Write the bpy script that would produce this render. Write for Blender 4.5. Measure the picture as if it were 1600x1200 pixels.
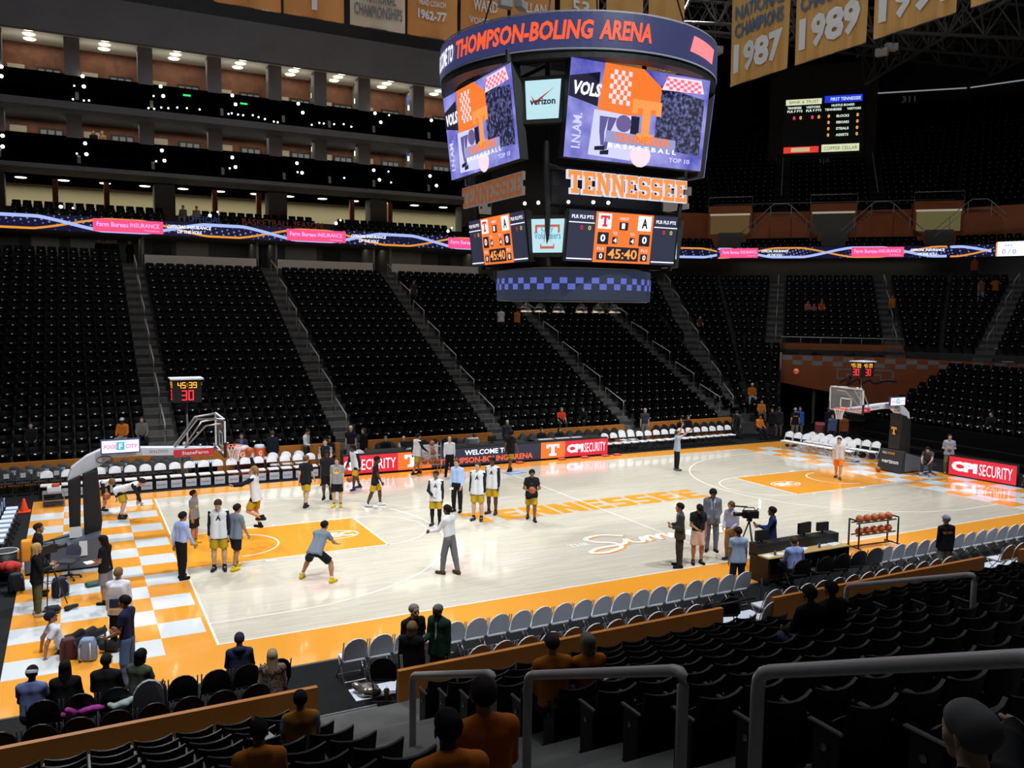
import bpy, bmesh, math, random
import numpy as np
from mathutils import Vector, Matrix
random.seed(7)
SC = bpy.context.scene
COL = SC.collection
for o in list(bpy.data.objects): bpy.data.objects.remove(o)
R = math.radians
L, W = 28.65, 15.24          # court length (x) and width (y), metres

# ------------------------------------------------------------------ camera
CAMP = np.array([-2.6152, -18.4673, 7.2192]); YAW, PIT, ROL, FPX = .4790, -.0883, .0123, 1326.62
_d = np.array([math.cos(PIT)*math.sin(YAW), math.cos(PIT)*math.cos(YAW), math.sin(PIT)])
_r = np.array([math.cos(YAW), -math.sin(YAW), 0.]); _u = np.cross(_r, _d)
_r2 = _r*math.cos(ROL)+_u*math.sin(ROL); _u2 = -_r*math.sin(ROL)+_u*math.cos(ROL)
cd = bpy.data.cameras.new('camera'); cam = bpy.data.objects.new('camera', cd); COL.objects.link(cam)
cd.sensor_width = 36; cd.sensor_fit = 'HORIZONTAL'; cd.lens = FPX*36/1600; cd.clip_end = 300; cd.clip_start = .05
m = Matrix.Identity(4)
for i in range(3):
    m[i][0] = _r2[i]; m[i][1] = _u2[i]; m[i][2] = -_d[i]; m[i][3] = CAMP[i]
cam.matrix_world = m; SC.camera = cam
def ray(a, b): return _d+_r2*(a-800)/FPX-_u2*(b-600)/FPX
def G(a, b, h=0.):            # pixel -> point on the level z = h
    v = ray(a, b); return CAMP+v*((h-CAMP[2])/v[2])
def PL(a, b, ax, val):        # pixel -> point on the plane x or y = val
    v = ray(a, b); return CAMP+v*((val-CAMP[ax])/v[ax])
def depth(p): return float((np.array(p)-CAMP)@_d)
def proj(p):
    V = np.array(p, float)-CAMP; D = V@_d
    return 800+FPX*(V@_r2)/D, 600-FPX*(V@_u2)/D, D

# ------------------------------------------------------------------ world, lights, exposure
wd = bpy.data.worlds.new('world'); SC.world = wd; wd.use_nodes = True
wd.node_tree.nodes['Background'].inputs[0].default_value = (.55, .6, .7, 1)
wd.node_tree.nodes['Background'].inputs[1].default_value = .012
SC.view_settings.view_transform = 'Standard'; SC.view_settings.look = 'None'
SC.view_settings.gamma = 1; SC.view_settings.use_curve_mapping = False
SC.view_settings.exposure = 0.
def spot(loc, tgt, power, size, blend=.55, rad=.5, col=(.95, .98, 1.)):
    l = bpy.data.lights.new('court_light', 'SPOT'); l.energy = power; l.spot_size = R(size); l.spot_blend = blend
    l.shadow_soft_size = rad; l.color = col
    o = bpy.data.objects.new('court_light', l); COL.objects.link(o); o.location = loc
    o.rotation_euler = (Vector(tgt)-Vector(loc)).to_track_quat('-Z', 'Y').to_euler(); return o
for lx, gain in ((-4, 1.), (4, 1.), (12.5, .97), (21, 1.05), (29.5, 1.3)):
    spot((lx, -7.5, 25.5), (lx*.9+1., 6.6, 0), 12400*gain, 57)
    spot((lx, 22.7, 25.5), (lx*.9+1., 7.6, 0), 13400*gain, 54)
def area(name, loc, rot, sx, sy, power, col=(1, 1, 1), spread=180):
    l = bpy.data.lights.new(name, 'AREA'); l.shape = 'RECTANGLE'; l.size = sx; l.size_y = sy; l.energy = power; l.color = col
    l.spread = R(spread)
    o = bpy.data.objects.new(name, l); COL.objects.link(o); o.location = loc; o.rotation_euler = rot; return o
area('house_light', (14, 8, 31), (0, 0, 0), 50, 44, 5000, (.86, .92, 1.))

# ------------------------------------------------------------------ materials
def lin(h):
    if isinstance(h, str):
        h = h.lstrip('#'); h = [int(h[i:i+2], 16)/255 for i in (0, 2, 4)]
    return tuple((c/12.92 if c <= .04045 else ((c+.055)/1.055)**2.4) for c in h)+(1.,)
MATS = {}
def mat(c, rough=.6, metal=0., emit=0., spec=.5, name=None, coat=0., alpha=1., trans=0.):
    k = (c, rough, metal, emit, spec, coat, alpha, trans)
    if k in MATS: return MATS[k]
    M = bpy.data.materials.new(name or 'mat_'+str(c).lstrip('#')); M.use_nodes = True
    b = M.node_tree.nodes['Principled BSDF']; b.inputs['Base Color'].default_value = lin(c)
    b.inputs['Roughness'].default_value = rough; b.inputs['Metallic'].default_value = metal
    b.inputs['Specular IOR Level'].default_value = spec; b.inputs['Coat Weight'].default_value = coat
    b.inputs['Coat Roughness'].default_value = .05
    if emit:
        b.inputs['Emission Color'].default_value = lin(c); b.inputs['Emission Strength'].default_value = emit
        b.inputs['Base Color'].default_value = (0.01, .01, .01, 1)
    if alpha < 1: b.inputs['Alpha'].default_value = alpha
    if trans: b.inputs['Transmission Weight'].default_value = trans
    MATS[k] = M; return M
def noisy(name, c1, c2, scale, rough=.6, detail=3, bump=0., stretch=(1, 1, 1), spec=.5):
    M = bpy.data.materials.new(name); M.use_nodes = True; N = M.node_tree; b = N.nodes['Principled BSDF']
    tc = N.nodes.new('ShaderNodeTexCoord'); mp = N.nodes.new('ShaderNodeMapping'); mp.inputs['Scale'].default_value = stretch
    n = N.nodes.new('ShaderNodeTexNoise'); n.inputs['Scale'].default_value = scale; n.inputs['Detail'].default_value = detail
    r = N.nodes.new('ShaderNodeValToRGB'); r.color_ramp.elements[0].color = lin(c1); r.color_ramp.elements[1].color = lin(c2)
    r.color_ramp.elements[0].position = .35; r.color_ramp.elements[1].position = .65
    N.links.new(tc.outputs['Object'], mp.inputs[0]); N.links.new(mp.outputs[0], n.inputs['Vector'])
    N.links.new(n.outputs['Fac'], r.inputs[0]); N.links.new(r.outputs[0], b.inputs['Base Color'])
    b.inputs['Roughness'].default_value = rough; b.inputs['Specular IOR Level'].default_value = spec
    if bump:
        bp = N.nodes.new('ShaderNodeBump'); bp.inputs['Strength'].default_value = bump
        N.links.new(n.outputs['Fac'], bp.inputs['Height']); N.links.new(bp.outputs[0], b.inputs['Normal'])
    return M
def wood_floor():
    M = bpy.data.materials.new('maple_court'); M.use_nodes = True; N = M.node_tree; b = N.nodes['Principled BSDF']
    tc = N.nodes.new('ShaderNodeTexCoord')
    br = N.nodes.new('ShaderNodeTexBrick'); br.inputs['Scale'].default_value = 1.; br.offset = .37
    br.inputs['Brick Width'].default_value = 1.3; br.inputs['Row Height'].default_value = .085; br.inputs['Mortar Size'].default_value = .0015
    br.inputs['Color1'].default_value = lin('#dfd8c8'); br.inputs['Color2'].default_value = lin('#d5ccba'); br.inputs['Mortar'].default_value = lin('#c2b8a4')
    mp = N.nodes.new('ShaderNodeMapping'); mp.inputs['Scale'].default_value = (.6, 9, 1)
    n = N.nodes.new('ShaderNodeTexNoise'); n.inputs['Scale'].default_value = 1.6; n.inputs['Detail'].default_value = 5
    mx = N.nodes.new('ShaderNodeMix'); mx.data_type = 'RGBA'; mx.blend_type = 'MULTIPLY'; mx.inputs[0].default_value = .38
    rp = N.nodes.new('ShaderNodeValToRGB'); rp.color_ramp.elements[0].color = (.78, .76, .72, 1); rp.color_ramp.elements[1].color = (1, 1, 1, 1)
    rp.color_ramp.elements[0].position = .35; rp.color_ramp.elements[1].position = .6
    N.links.new(tc.outputs['Object'], br.inputs['Vector']); N.links.new(tc.outputs['Object'], mp.inputs[0]); N.links.new(mp.outputs[0], n.inputs['Vector'])
    N.links.new(n.outputs['Fac'], rp.inputs[0]); N.links.new(br.outputs['Color'], mx.inputs[6]); N.links.new(rp.outputs[0], mx.inputs[7])
    N.links.new(mx.outputs[2], b.inputs['Base Color'])
    b.inputs['Roughness'].default_value = .16; b.inputs['Specular IOR Level'].default_value = .5; b.inputs['Coat Weight'].default_value = .55; b.inputs['Coat Roughness'].default_value = .05
    return M
M_WOOD = wood_floor()
M_ORPAINT = mat('#f8a636', .16, name='orange_court_paint', coat=.55)
M_WHPAINT = mat('#e2e8ea', .16, name='white_court_paint', coat=.55)
M_LINE = mat('#f0efe6', .25, name='white_line_paint')
M_BLKFLOOR = noisy('black_floor', '#090a0d', '#0e1014', 3, .8, spec=.2)
M_CONC = noisy('concrete', '#5d5b57', '#6e6c67', 2.5, .8)
M_CONCD = noisy('dark_concrete', '#3c3c3b', '#484846', 2.5, .8)
M_BLACK = mat('#0b0b0c', .55); M_SEAT = mat('#030304', .42, spec=.09, name='seat_plastic'); M_SEATN = mat('#040404', .42, spec=.25, name='seat_plastic_near')
M_ORWALL = noisy('orange_wall', '#b87026', '#c4792c', 1.2, .55)
M_ORDARK = noisy('orange_wall_dark', '#a85a2c', '#b26231', 1.0, .6)
M_STEEL = mat('#a9a9ad', .35, .85, name='brushed_steel'); M_GSTEEL = mat('#c6c1c4', .3, 0., name='painted_steel')
M_WHITE = mat('#e9eaec', .5); M_GREY = mat('#6f7277', .6); M_DGREY = mat('#2b2d31', .6); M_CHROME = mat('#c8c8cc', .2, 1.)
M_RAILW = mat('#c2bfb9', .45, 0., name='grey_rail_paint')

# ------------------------------------------------------------------ mesh helpers
class MB:
    def __init__(s): s.v = []; s.f = []; s.m = []
    def add(s, vs, fs, mi=0):
        n = len(s.v); s.v += [tuple(p) for p in vs]; s.f += [tuple(i+n for i in f) for f in fs]; s.m += [mi]*len(fs); return s
    def box(s, x0, x1, y0, y1, z0, z1, mi=0):
        return s.add([(x, y, z) for z in (z0, z1) for y in (y0, y1) for x in (x0, x1)],
                     [(0, 2, 3, 1), (4, 5, 7, 6), (0, 1, 5, 4), (2, 6, 7, 3), (0, 4, 6, 2), (1, 3, 7, 5)], mi)
    def obox(s, c, ax, ay, az, mi=0):      # oriented box: centre and three half-axis vectors
        c, ax, ay, az = map(np.array, (c, ax, ay, az))
        return s.add([c+i*ax+j*ay+k*az for k in (-1, 1) for j in (-1, 1) for i in (-1, 1)],
                     [(0, 2, 3, 1), (4, 5, 7, 6), (0, 1, 5, 4), (2, 6, 7, 3), (0, 4, 6, 2), (1, 3, 7, 5)], mi)
    def tube(s, pts, r, n=8, mi=0, cap=True):
        pts = [np.array(p, float) for p in pts]; rs = r if hasattr(r, '__len__') else [r]*len(pts); base = len(s.v); up = np.array([.123, .31, .94])
        for i, p in enumerate(pts):
            t = pts[min(i+1, len(pts)-1)]-pts[max(i-1, 0)]; t = t/(np.linalg.norm(t)+1e-9)
            a = np.cross(t, up); la = np.linalg.norm(a)
            if la < .05: a = np.cross(t, [1, 0, 0]); la = np.linalg.norm(a)
            a /= la; b = np.cross(t, a)
            s.v += [tuple(p+rs[i]*(math.cos(2*math.pi*k/n)*a+math.sin(2*math.pi*k/n)*b)) for k in range(n)]
        for i in range(len(pts)-1):
            for k in range(n):
                k2 = (k+1) % n; s.f.append((base+i*n+k, base+(i+1)*n+k, base+(i+1)*n+k2, base+i*n+k2)); s.m.append(mi)
        if cap:
            s.f.append(tuple(base+k for k in range(n))); s.m.append(mi)
            e = base+(len(pts)-1)*n; s.f.append(tuple(e+k for k in reversed(range(n)))); s.m.append(mi)
        return s
    def lathe(s, prof, n=16, c=(0, 0, 0), mi=0, a0=0., a1=2*math.pi):
        base = len(s.v); full = abs(a1-a0-2*math.pi) < 1e-6; nn = n if full else n+1
        for r, z in prof:
            for k in range(nn):
                a = a0+(a1-a0)*k/n; s.v.append((c[0]+r*math.cos(a), c[1]+r*math.sin(a), c[2]+z))
        for i in range(len(prof)-1):
            for k in range(n):
                k2 = (k+1) % nn if full else k+1
                s.f.append((base+i*nn+k, base+i*nn+k2, base+(i+1)*nn+k2, base+(i+1)*nn+k)); s.m.append(mi)
        return s
    def prism(s, poly, t0, t1, fn, mi=0):      # extrude a 2D polygon; fn(u,v,t) -> point
        n = len(poly); s.add([fn(u, v, t) for t in (t0, t1) for u, v in poly],
              [tuple(reversed(range(n))), tuple(range(n, 2*n))]+[(i, (i+1) % n, n+(i+1) % n, n+i) for i in range(n)], mi); return s
    def sphere(s, c, r, n=10, mi=0, sc=(1, 1, 1)):
        pr = [(math.sin(math.pi*i/(n//2+1)), -math.cos(math.pi*i/(n//2+1))) for i in range(n//2+2)]; base = len(s.v)
        s.lathe([(max(a, .001), b) for a, b in pr], n, (0, 0, 0), mi)
        for i in range(base, len(s.v)): s.v[i] = tuple(c[k]+r*sc[k]*s.v[i][k] for k in range(3))
        return s
    def mesh(s, name, mats, smooth=False):
        me = bpy.data.meshes.new(name); me.from_pydata(s.v, [], s.f)
        for M in (mats if isinstance(mats, (list, tuple)) else [mats]): me.materials.append(M)
        if any(s.m): me.polygons.foreach_set('material_index', s.m)
        if smooth: me.polygons.foreach_set('use_smooth', [True]*len(s.f))
        me.update(); return me
    def build(s, name, mats, parent=None, smooth=False):
        return link(name, s.mesh(name, mats, smooth), parent)
def link(name, me, parent=None, loc=None, rz=None):
    o = bpy.data.objects.new(name, me); COL.objects.link(o)
    if parent is not None: o.parent = parent
    if loc is not None: o.location = loc
    if rz is not None: o.rotation_euler = (0, 0, rz)
    return o
def tag(o, label, cat, group=None, kind=None):
    o['label'] = label
    if cat: o['category'] = cat
    if group: o['group'] = group
    if kind: o['kind'] = kind
    return o
def thing(name, label, cat, loc=(0, 0, 0), rz=0., group=None):
    o = bpy.data.objects.new(name, None); COL.objects.link(o); o.location = loc; o.rotation_euler = (0, 0, rz); o.empty_display_size = .1
    return tag(o, label, cat, group)
def struct(o, label=None):
    o['kind'] = 'structure'
    if label: o['label'] = label
    return o
def copy_tree(o, parent=None, loc=None, rz=None, label=None, group=None):
    c = o.copy(); COL.objects.link(c); c.parent = parent
    if loc is not None: c.location = loc
    if rz is not None: c.rotation_euler = (0, 0, rz)
    if label: c['label'] = label
    if group: c['group'] = group
    for ch in KIDS(o): copy_tree(ch, c)
    return c
def KIDS(o): return [x for x in bpy.data.objects if x.parent == o] if False else list(o.children)
def bevel(me, w, seg=2):
    bm = bmesh.new(); bm.from_mesh(me); bmesh.ops.bevel(bm, geom=list(bm.edges), offset=w, segments=seg, profile=.6, affect='EDGES', clamp_overlap=True); bm.to_mesh(me); bm.free(); return me
def polymesh(polys, name, M, fn):     # flat polygons (concave allowed) mapped through fn(u,v)
    bm = bmesh.new()
    for p in polys:
        vs = [bm.verts.new(fn(u, v)) for u, v in p]; f = bm.faces.new(vs)
    bm.normal_update()
    bmesh.ops.triangulate(bm, faces=list(bm.faces)); me = bpy.data.meshes.new(name); bm.to_mesh(me); bm.free(); me.materials.append(M); return me
_TX = {}
def textmesh(t, off=0.):
    if (t, off) in _TX: return _TX[(t, off)]
    cu = bpy.data.curves.new('t', 'FONT'); cu.body = t; cu.resolution_u = 2; cu.offset = off; cu.align_x = 'LEFT'
    o = bpy.data.objects.new('t', cu); COL.objects.link(o); me = bpy.data.meshes.new_from_object(o); bpy.data.objects.remove(o)
    v = np.array([x.co[:] for x in me.vertices]); f = [tuple(p.vertices) for p in me.polygons]
    v[:, 0] -= v[:, 0].min(); v[:, 1] -= v[:, 1].min(); w, h = v[:, 0].max(), v[:, 1].max(); v[:, 0] /= w; v[:, 1] /= h
    _TX[(t, off)] = (v[:, :2], f, w/h); bpy.data.meshes.remove(me); return _TX[(t, off)]
def text_on(mb, t, fn, u0, v0, w, h, off=.02, mi=0, shear=0.):     # text filling the rectangle u0..u0+w, v0..v0+h
    v, f, _ = textmesh(t, off); mb.add([fn(u0+a*w+shear*b*h, v0+b*h) for a, b in v], f, mi); return mb
SLAB = {'T': [(0, 1), (.8, 1), (.8, .66), (.65, .66), (.65, .8), (.51, .8), (.51, .2), (.63, .2), (.63, 0), (.17, 0), (.17, .2), (.29, .2), (.29, .8), (.15, .8), (.15, .66), (0, .66)],
 'E': [(0, 1), (.74, 1), (.74, .68), (.58, .68), (.58, .81), (.31, .81), (.31, .6), (.5, .6), (.5, .4), (.31, .4), (.31, .19), (.58, .19), (.58, .32), (.74, .32), (.74, 0), (0, 0), (0, .19), (.1, .19), (.1, .81), (0, .81)],
 'N': [(0, 1), (.3, 1), (.58, .45), (.58, .81), (.5, .81), (.5, 1), (.84, 1), (.84, .81), (.76, .81), (.76, 0), (.58, 0), (.27, .6), (.27, .19), (.36, .19), (.36, 0), (0, 0), (0, .19), (.08, .19), (.08, .81), (0, .81)],
 'S': [(0, .88), (.12, 1), (.54, 1), (.58, .96), (.58, 1), (.74, 1), (.74, .66), (.54, .66), (.54, .74), (.46, .81), (.27, .81), (.2, .75), (.2, .66), (.27, .6), (.62, .6), (.74, .48), (.74, .12), (.62, 0), (.2, 0), (.16, .04), (.16, 0), (0, 0), (0, .34), (.2, .34), (.2, .26), (.28, .19), (.47, .19), (.54, .25), (.54, .34), (.47, .4), (.12, .4), (0, .52)]}
BLOCK = {'T': [(0, 1), (.8, 1), (.8, .7), (.55, .7), (.55, 0), (.25, 0), (.25, .7), (0, .7)], 'E': [(0, 1), (.72, 1), (.72, .76), (.3, .76), (.3, .61), (.62, .61), (.62, .39), (.3, .39), (.3, .24), (.72, .24), (.72, 0), (0, 0)], 'N': [(0, 1), (.28, 1), (.54, .5), (.54, 1), (.8, 1), (.8, 0), (.52, 0), (.26, .5), (.26, 0), (0, 0)], 'S': [(0, .9), (.1, 1), (.72, 1), (.72, .76), (.28, .76), (.28, .61), (.62, .61), (.72, .5), (.72, .1), (.62, 0), (0, 0), (0, .24), (.44, .24), (.44, .39), (.1, .39), (0, .5)]}
def slab_text(t, u0, v0, w, h, gap=.07, grow=0., SLAB=SLAB):
    ws = [max(x for x, _ in SLAB[c]) for c in t]; tot = sum(ws)+gap*(len(t)-1); x = 0; out = []
    for c, cw in zip(t, ws):
        P = [(u0+(x+a)*w/tot, v0+b*h) for a, b in SLAB[c]]
        if grow: P = grow_poly(P, grow)
        out.append(P); x += cw+gap
    return out
def grow_poly(P, g):
    P = [np.array(p) for p in P]; n = len(P); ar = sum(P[i][0]*P[(i+1) % n][1]-P[(i+1) % n][0]*P[i][1] for i in range(n)); s = 1 if ar > 0 else -1; out = []
    for i in range(n):
        a = P[i]-P[i-1]; b = P[(i+1) % n]-P[i]; na = s*np.array([a[1], -a[0]])/np.linalg.norm(a); nb = s*np.array([b[1], -b[0]])/np.linalg.norm(b)
        mm = na+nb; out.append(tuple(P[i]+g*mm/max(.35, (1+na@nb))))
    return out
SEG = {'0': 'abcdef', '1': 'bc', '2': 'abged', '3': 'abgcd', '4': 'fgbc', '5': 'afgcd', '6': 'afgedc', '7': 'abc', '8': 'abcdefg', '9': 'abcdfg'}
def seg7(mb, t, fn, u0, v0, w, h, mi=0, th=.17):
    n = sum(.5 if c in ':.' else 1 for c in t); cw = w/n; x = u0
    for c in t:
        if c == ':':
            for vv in (.28, .64): mb.add([fn(x+a*cw, v0+(vv+b)*h) for a, b in ((.17, 0), (.33, 0), (.33, .1), (.17, .1))], [(0, 1, 2, 3)], mi)
            x += cw*.5; continue
        a0, a1 = .1, .9; q = th; hh = th*cw/h if h else th
        S = {'a': (a0, a1, 1-hh, 1), 'd': (a0, a1, 0, hh), 'g': (a0, a1, .5-hh/2, .5+hh/2), 'f': (a0, a0+q, .5, 1), 'b': (a1-q, a1, .5, 1), 'e': (a0, a0+q, 0, .5), 'c': (a1-q, a1, 0, .5)}
        for sname in SEG[c]:
            p, r_, y0, y1 = S[sname]; mb.add([fn(x+p*cw, v0+y0*h), fn(x+r_*cw, v0+y0*h), fn(x+r_*cw, v0+y1*h), fn(x+p*cw, v0+y1*h)], [(0, 1, 2, 3)], mi)
        x += cw
    return mb
ORD = 'first second third fourth fifth sixth seventh eighth ninth tenth eleventh twelfth thirteenth fourteenth fifteenth sixteenth seventeenth eighteenth nineteenth twentieth twenty-first twenty-second twenty-third twenty-fourth'.split()
ORD += [t+'-'+u for t in ('twenty', 'thirty', 'forty') for u in ORD[:9]][4:]
ORD.insert(29, 'thirtieth'); ORD.insert(39, 'fortieth')
def rect(mb, fn, u0, u1, v0, v1, mi=0): return mb.add([fn(u0, v0), fn(u1, v0), fn(u1, v1), fn(u0, v1)], [(0, 1, 2, 3)], mi)
# ================================================================== floor and court paint
fl = struct(MB().box(-60, 90, -60, 70, -.4, -.03).build('floor', M_BLKFLOOR), 'black arena floor around the basketball court')
court = struct(MB().box(-4.02, 32.55, -1.8, 16.5, -.029, 0).build('floor', M_WOOD), 'pale maple basketball court with orange border')
def paint(name, polys, M, z, lab=None):
    o = link(name, polymesh(polys, name, M, lambda u, v: (u, v, z)), court)
    if lab: o['label'] = lab
    return o
def rc(x0, x1, y0, y1): return [(x0, y0), (x1, y0), (x1, y1), (x0, y1)]
paint('border_paint', [rc(-4.02, 32.55, -1.8, 0), rc(-4.02, 32.55, W, 16.5), rc(-4.02, 0, 0, W), rc(L, 32.55, 0, W)], M_ORPAINT, .0015, 'orange painted border')
CX4 = [-4.02, -3.03, -2.06, -1.08, -.15]
sqm = polymesh([rc(0, 1, 0, 1)], 'painted_square', M_WHPAINT, lambda u, v: (u, v, 0))
def square(x0, x1, y0, y1):
    o = link('painted_square', sqm, court, (x0, y0, .003)); o.scale = (x1-x0, y1-y0, 1)
for k in range(-1, 15):
    y0 = .84+.965*k
    for i in range(4):
        if (i+k) % 2 == 1 and not (i == 3 and k < 0): square(CX4[i], CX4[i+1], y0, min(y0+.965, 15.24))
for k in range(0, 16):
    y1 = W-.965*k
    for i in range(4):
        if (i+k) % 2 == 1: square(L+.03+.965*i, L+.995+.965*i, y1-.965, y1)
def arc(cx, cy, r, a0, a1, w, n=48):
    o = [(cx+(r+w/2)*math.cos(a0+(a1-a0)*i/n), cy+(r+w/2)*math.sin(a0+(a1-a0)*i/n)) for i in range(n+1)]
    q = [(cx+(r-w/2)*math.cos(a0+(a1-a0)*i/n), cy+(r-w/2)*math.sin(a0+(a1-a0)*i/n)) for i in range(n+1)]
    return [[o[i], o[i+1], q[i+1], q[i]] for i in range(n)]
lw = .055; lines = [rc(-lw, L+lw, -lw, 0), rc(-lw, L+lw, W, W+lw), rc(-lw, 0, 0, W), rc(L, L+lw, 0, W), rc(L/2-.025, L/2+.025, 0, W)]
for sgn, x0 in ((1, 0.), (-1, L)):
    X = lambda v: x0+sgn*v
    def rx(a, b, c, d): return rc(min(X(a), X(b)), max(X(a), X(b)), c, d)
    paint('lane_paint', [rx(0, 5.79, 7.62-1.83, 7.62+1.83)], M_ORPAINT, .003, 'orange painted free throw lane')
    for s2 in (-1, 1):
        yy = 7.62+s2*1.83; lines.append(rx(0, 5.82, yy-.03, yy+.03)); yy = 7.62+s2*6.32; lines.append(rx(0, 1.6, yy-.03, yy+.03))
        for q in (2.1, 3.1, 4.1, 5.): lines.append(rx(q, q+(.3 if q < 2.2 else .06), 7.62+s2*1.83+(0 if s2 > 0 else -.2), 7.62+s2*1.83+(.2 if s2 > 0 else 0)))
    lines.append(rx(5.76, 5.82, 7.62-1.83, 7.62+1.83))
    a0 = -math.pi/2 if sgn > 0 else math.pi/2
    lines += arc(X(5.79), 7.62, 1.83, a0, a0+math.pi, .05)+arc(X(1.6), 7.62, 6.32, a0, a0+math.pi, .055, 80)+arc(X(1.6), 7.62, 1.25, a0, a0+math.pi, .05)
    cx = X(4.68); em = MB(); fn = lambda u, v: (cx+u, 7.55+v, .0045)
    text_on(em, 'SEC', fn, -.52, -.26, 1.04, .52, .045)
    for q in arc(0, 0, 1, 0, 2*math.pi, .1, 40): em.add([fn(a*.68, b*.46) for a, b in q], [(0, 1, 2, 3)])
    em.build('lane_emblem', M_LINE, court)
paint('court_line', lines, M_LINE, .005)
paint('court_lettering', slab_text('TENNESSEE', 9.25, 6.98, 10.15, 1.42, .1, 0., BLOCK), M_ORPAINT, .004, 'orange block word TENNESSEE on centre court')
# script signature near the front sideline: white brush stroke with an orange edge
def stroke(pts, w, z=0):
    P = [np.array(p, float) for p in pts]; C_ = []
    for i in range(len(P)-1):
        p0 = P[max(i-1, 0)]; p1 = P[i]; p2 = P[i+1]; p3 = P[min(i+2, len(P)-1)]
        for t in np.linspace(0, 1, 7)[:-1]: C_.append(.5*((2*p1)+(-p0+p2)*t+(2*p0-5*p1+4*p2-p3)*t*t+(-p0+3*p1-3*p2+p3)*t**3))
    C_.append(P[-1]); q = []
    for i in range(len(C_)-1):
        d = C_[i+1]-C_[i]; d = d/(np.linalg.norm(d)+1e-9); nn = np.array([-d[1], d[0]])*w/2
        q.append([C_[i]+nn, C_[i+1]+nn+d*w*.2, C_[i+1]-nn+d*w*.2, C_[i]-nn])
    return q
SIG = [[(12.9, 3.55), (12.3, 3.95), (11.6, 3.75), (11.75, 3.3), (12.2, 2.95), (12.1, 2.5), (11.4, 2.25), (10.95, 2.4), (11.4, 2.7), (12.4, 2.8), (12.75, 3.2), (12.8, 2.85), (13.1, 2.75), (13.35, 3.2), (13.4, 2.75), (13.5, 3.15), (13.75, 3.2), (13.8, 2.75), (13.95, 3.15), (14.2, 3.2), (14.25, 2.75), (14.5, 3.2), (14.55, 2.7), (14.75, 3.15), (14.95, 3.15), (15., 2.7), (15.2, 3.15), (15.4, 3.15), (15.5, 2.7), (15.7, 3.1), (15.75, 2.65), (16.05, 3.5), (16., 2.65), (16.3, 2.8), (16.55, 3.5), (16.5, 2.6), (16.9, 2.75)], [(15.8, 3.3), (16.9, 3.35)]]
def script(name, off, w, M, z0):
    mb = MB(); k = 0
    for s in SIG:
        for q in stroke([(a+off, b-off) for a, b in s], w): mb.add([(u, v, z0+k*6e-6) for u, v in q], [(0, 1, 2, 3) if (q[1][0]-q[0][0])*(q[2][1]-q[1][1])-(q[1][1]-q[0][1])*(q[2][0]-q[1][0]) > 0 else (3, 2, 1, 0)]); k += 1
    return mb.build(name, M, court)
script('script_edge', .045, .2, M_ORPAINT, .0055); script('script_lettering', 0., .16, M_LINE, .0085)
text_on(MB(), 'THE', lambda u, v: (u, v, .005), 10.7, 3.15, .72, .28, .02).build('script_lettering', M_LINE, court)

# ================================================================== lower bowl: facets of terraces
TR, RI, Z0 = .82, .41, .62
def unit(a): return np.array([math.cos(R(a)), math.sin(R(a))])
FAC = []
V = np.array([32.9, 19.6])
for ang, w in ((90, 0.), (67.5, .4), (45, 9.5), (22.5, 5.), (0, 30.)):
    n = unit(ang); t = np.array([n[1], -n[0]]); FAC.append((V.copy(), n, t, w)); V = V+t*w
K = .199
def fp(k, s, t, z): V, n, tg, w = FAC[k]; p = V+tg*s+n*t; return (p[0], p[1], z)
def slo(k, t): return -60. if k == 0 else -K*t
def shi(k, t): return FAC[k][3]+(K*t if k < 4 else 0)
NR = 23
# aisles: facet, s at the centre, first row
AIS = [(0, a-32.9, 0) for a in (-7.15, .75, 8.75, 16.55, 24.65, 31.6)]+[(1, -.6, 0), (2, .95, 10), (2, 8.5, 10), (3, .95, 10)]
AW = 1.1
stand = MB(); stair = MB()
def terr(k, lo, hi, r0, r1):
    for i in range(r0, r1):
        t0, t1 = i*TR, (i+1)*TR; z = Z0+RI*i; zb = z-RI if i > r0 else (-.02 if r0 == 0 else z-RI)
        a0, b0, a1, b1 = lo(t0), hi(t0), lo(t1), hi(t1)
        stand.add([fp(k, a0, t0, zb), fp(k, b0, t0, zb), fp(k, b0, t0, z), fp(k, a0, t0, z), fp(k, b1, t1, z), fp(k, a1, t1, z)], [(0, 1, 2, 3), (3, 2, 4, 5)])
terr(0, lambda t: -47., lambda t: shi(0, t), 0, NR); terr(1, lambda t: slo(1, t), lambda t: shi(1, t), 0, NR)
terr(2, lambda t: slo(2, t), lambda t: 1.45, 0, 10); terr(2, lambda t: slo(2, t), lambda t: shi(2, t), 10, NR)
terr(3, lambda t: slo(3, t), lambda t: shi(3, t), 10, NR); terr(4, lambda t: slo(4, t), lambda t: 30, 10, NR)
struct(stand.build('stand_far', M_CONCD), 'dark concrete terraces of the lower bowl')
for k, s, r0 in AIS:
    for i in range(max(r0, 1), NR):
        t0 = i*TR; z = Z0+RI*i
        for (a, b, c) in ((t0-TR*.5, t0, z-RI*.5),):
            P = [fp(k, s+x, tt, zz) for zz in (z-RI+.002, c) for tt in (a, b) for x in (-AW/2, AW/2)]
            stair.add(P, [(4, 5, 7, 6), (0, 1, 5, 4), (0, 4, 6, 2), (1, 3, 7, 5)])
        P = [fp(k, s+x, tt, z+.003) for tt in (t0, t0+TR*.5) for x in (-AW/2, AW/2)]; stair.add(P, [(0, 1, 3, 2)])
struct(stair.build('stair_far', M_CONC), 'grey concrete aisle stairs of the lower bowl')
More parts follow.
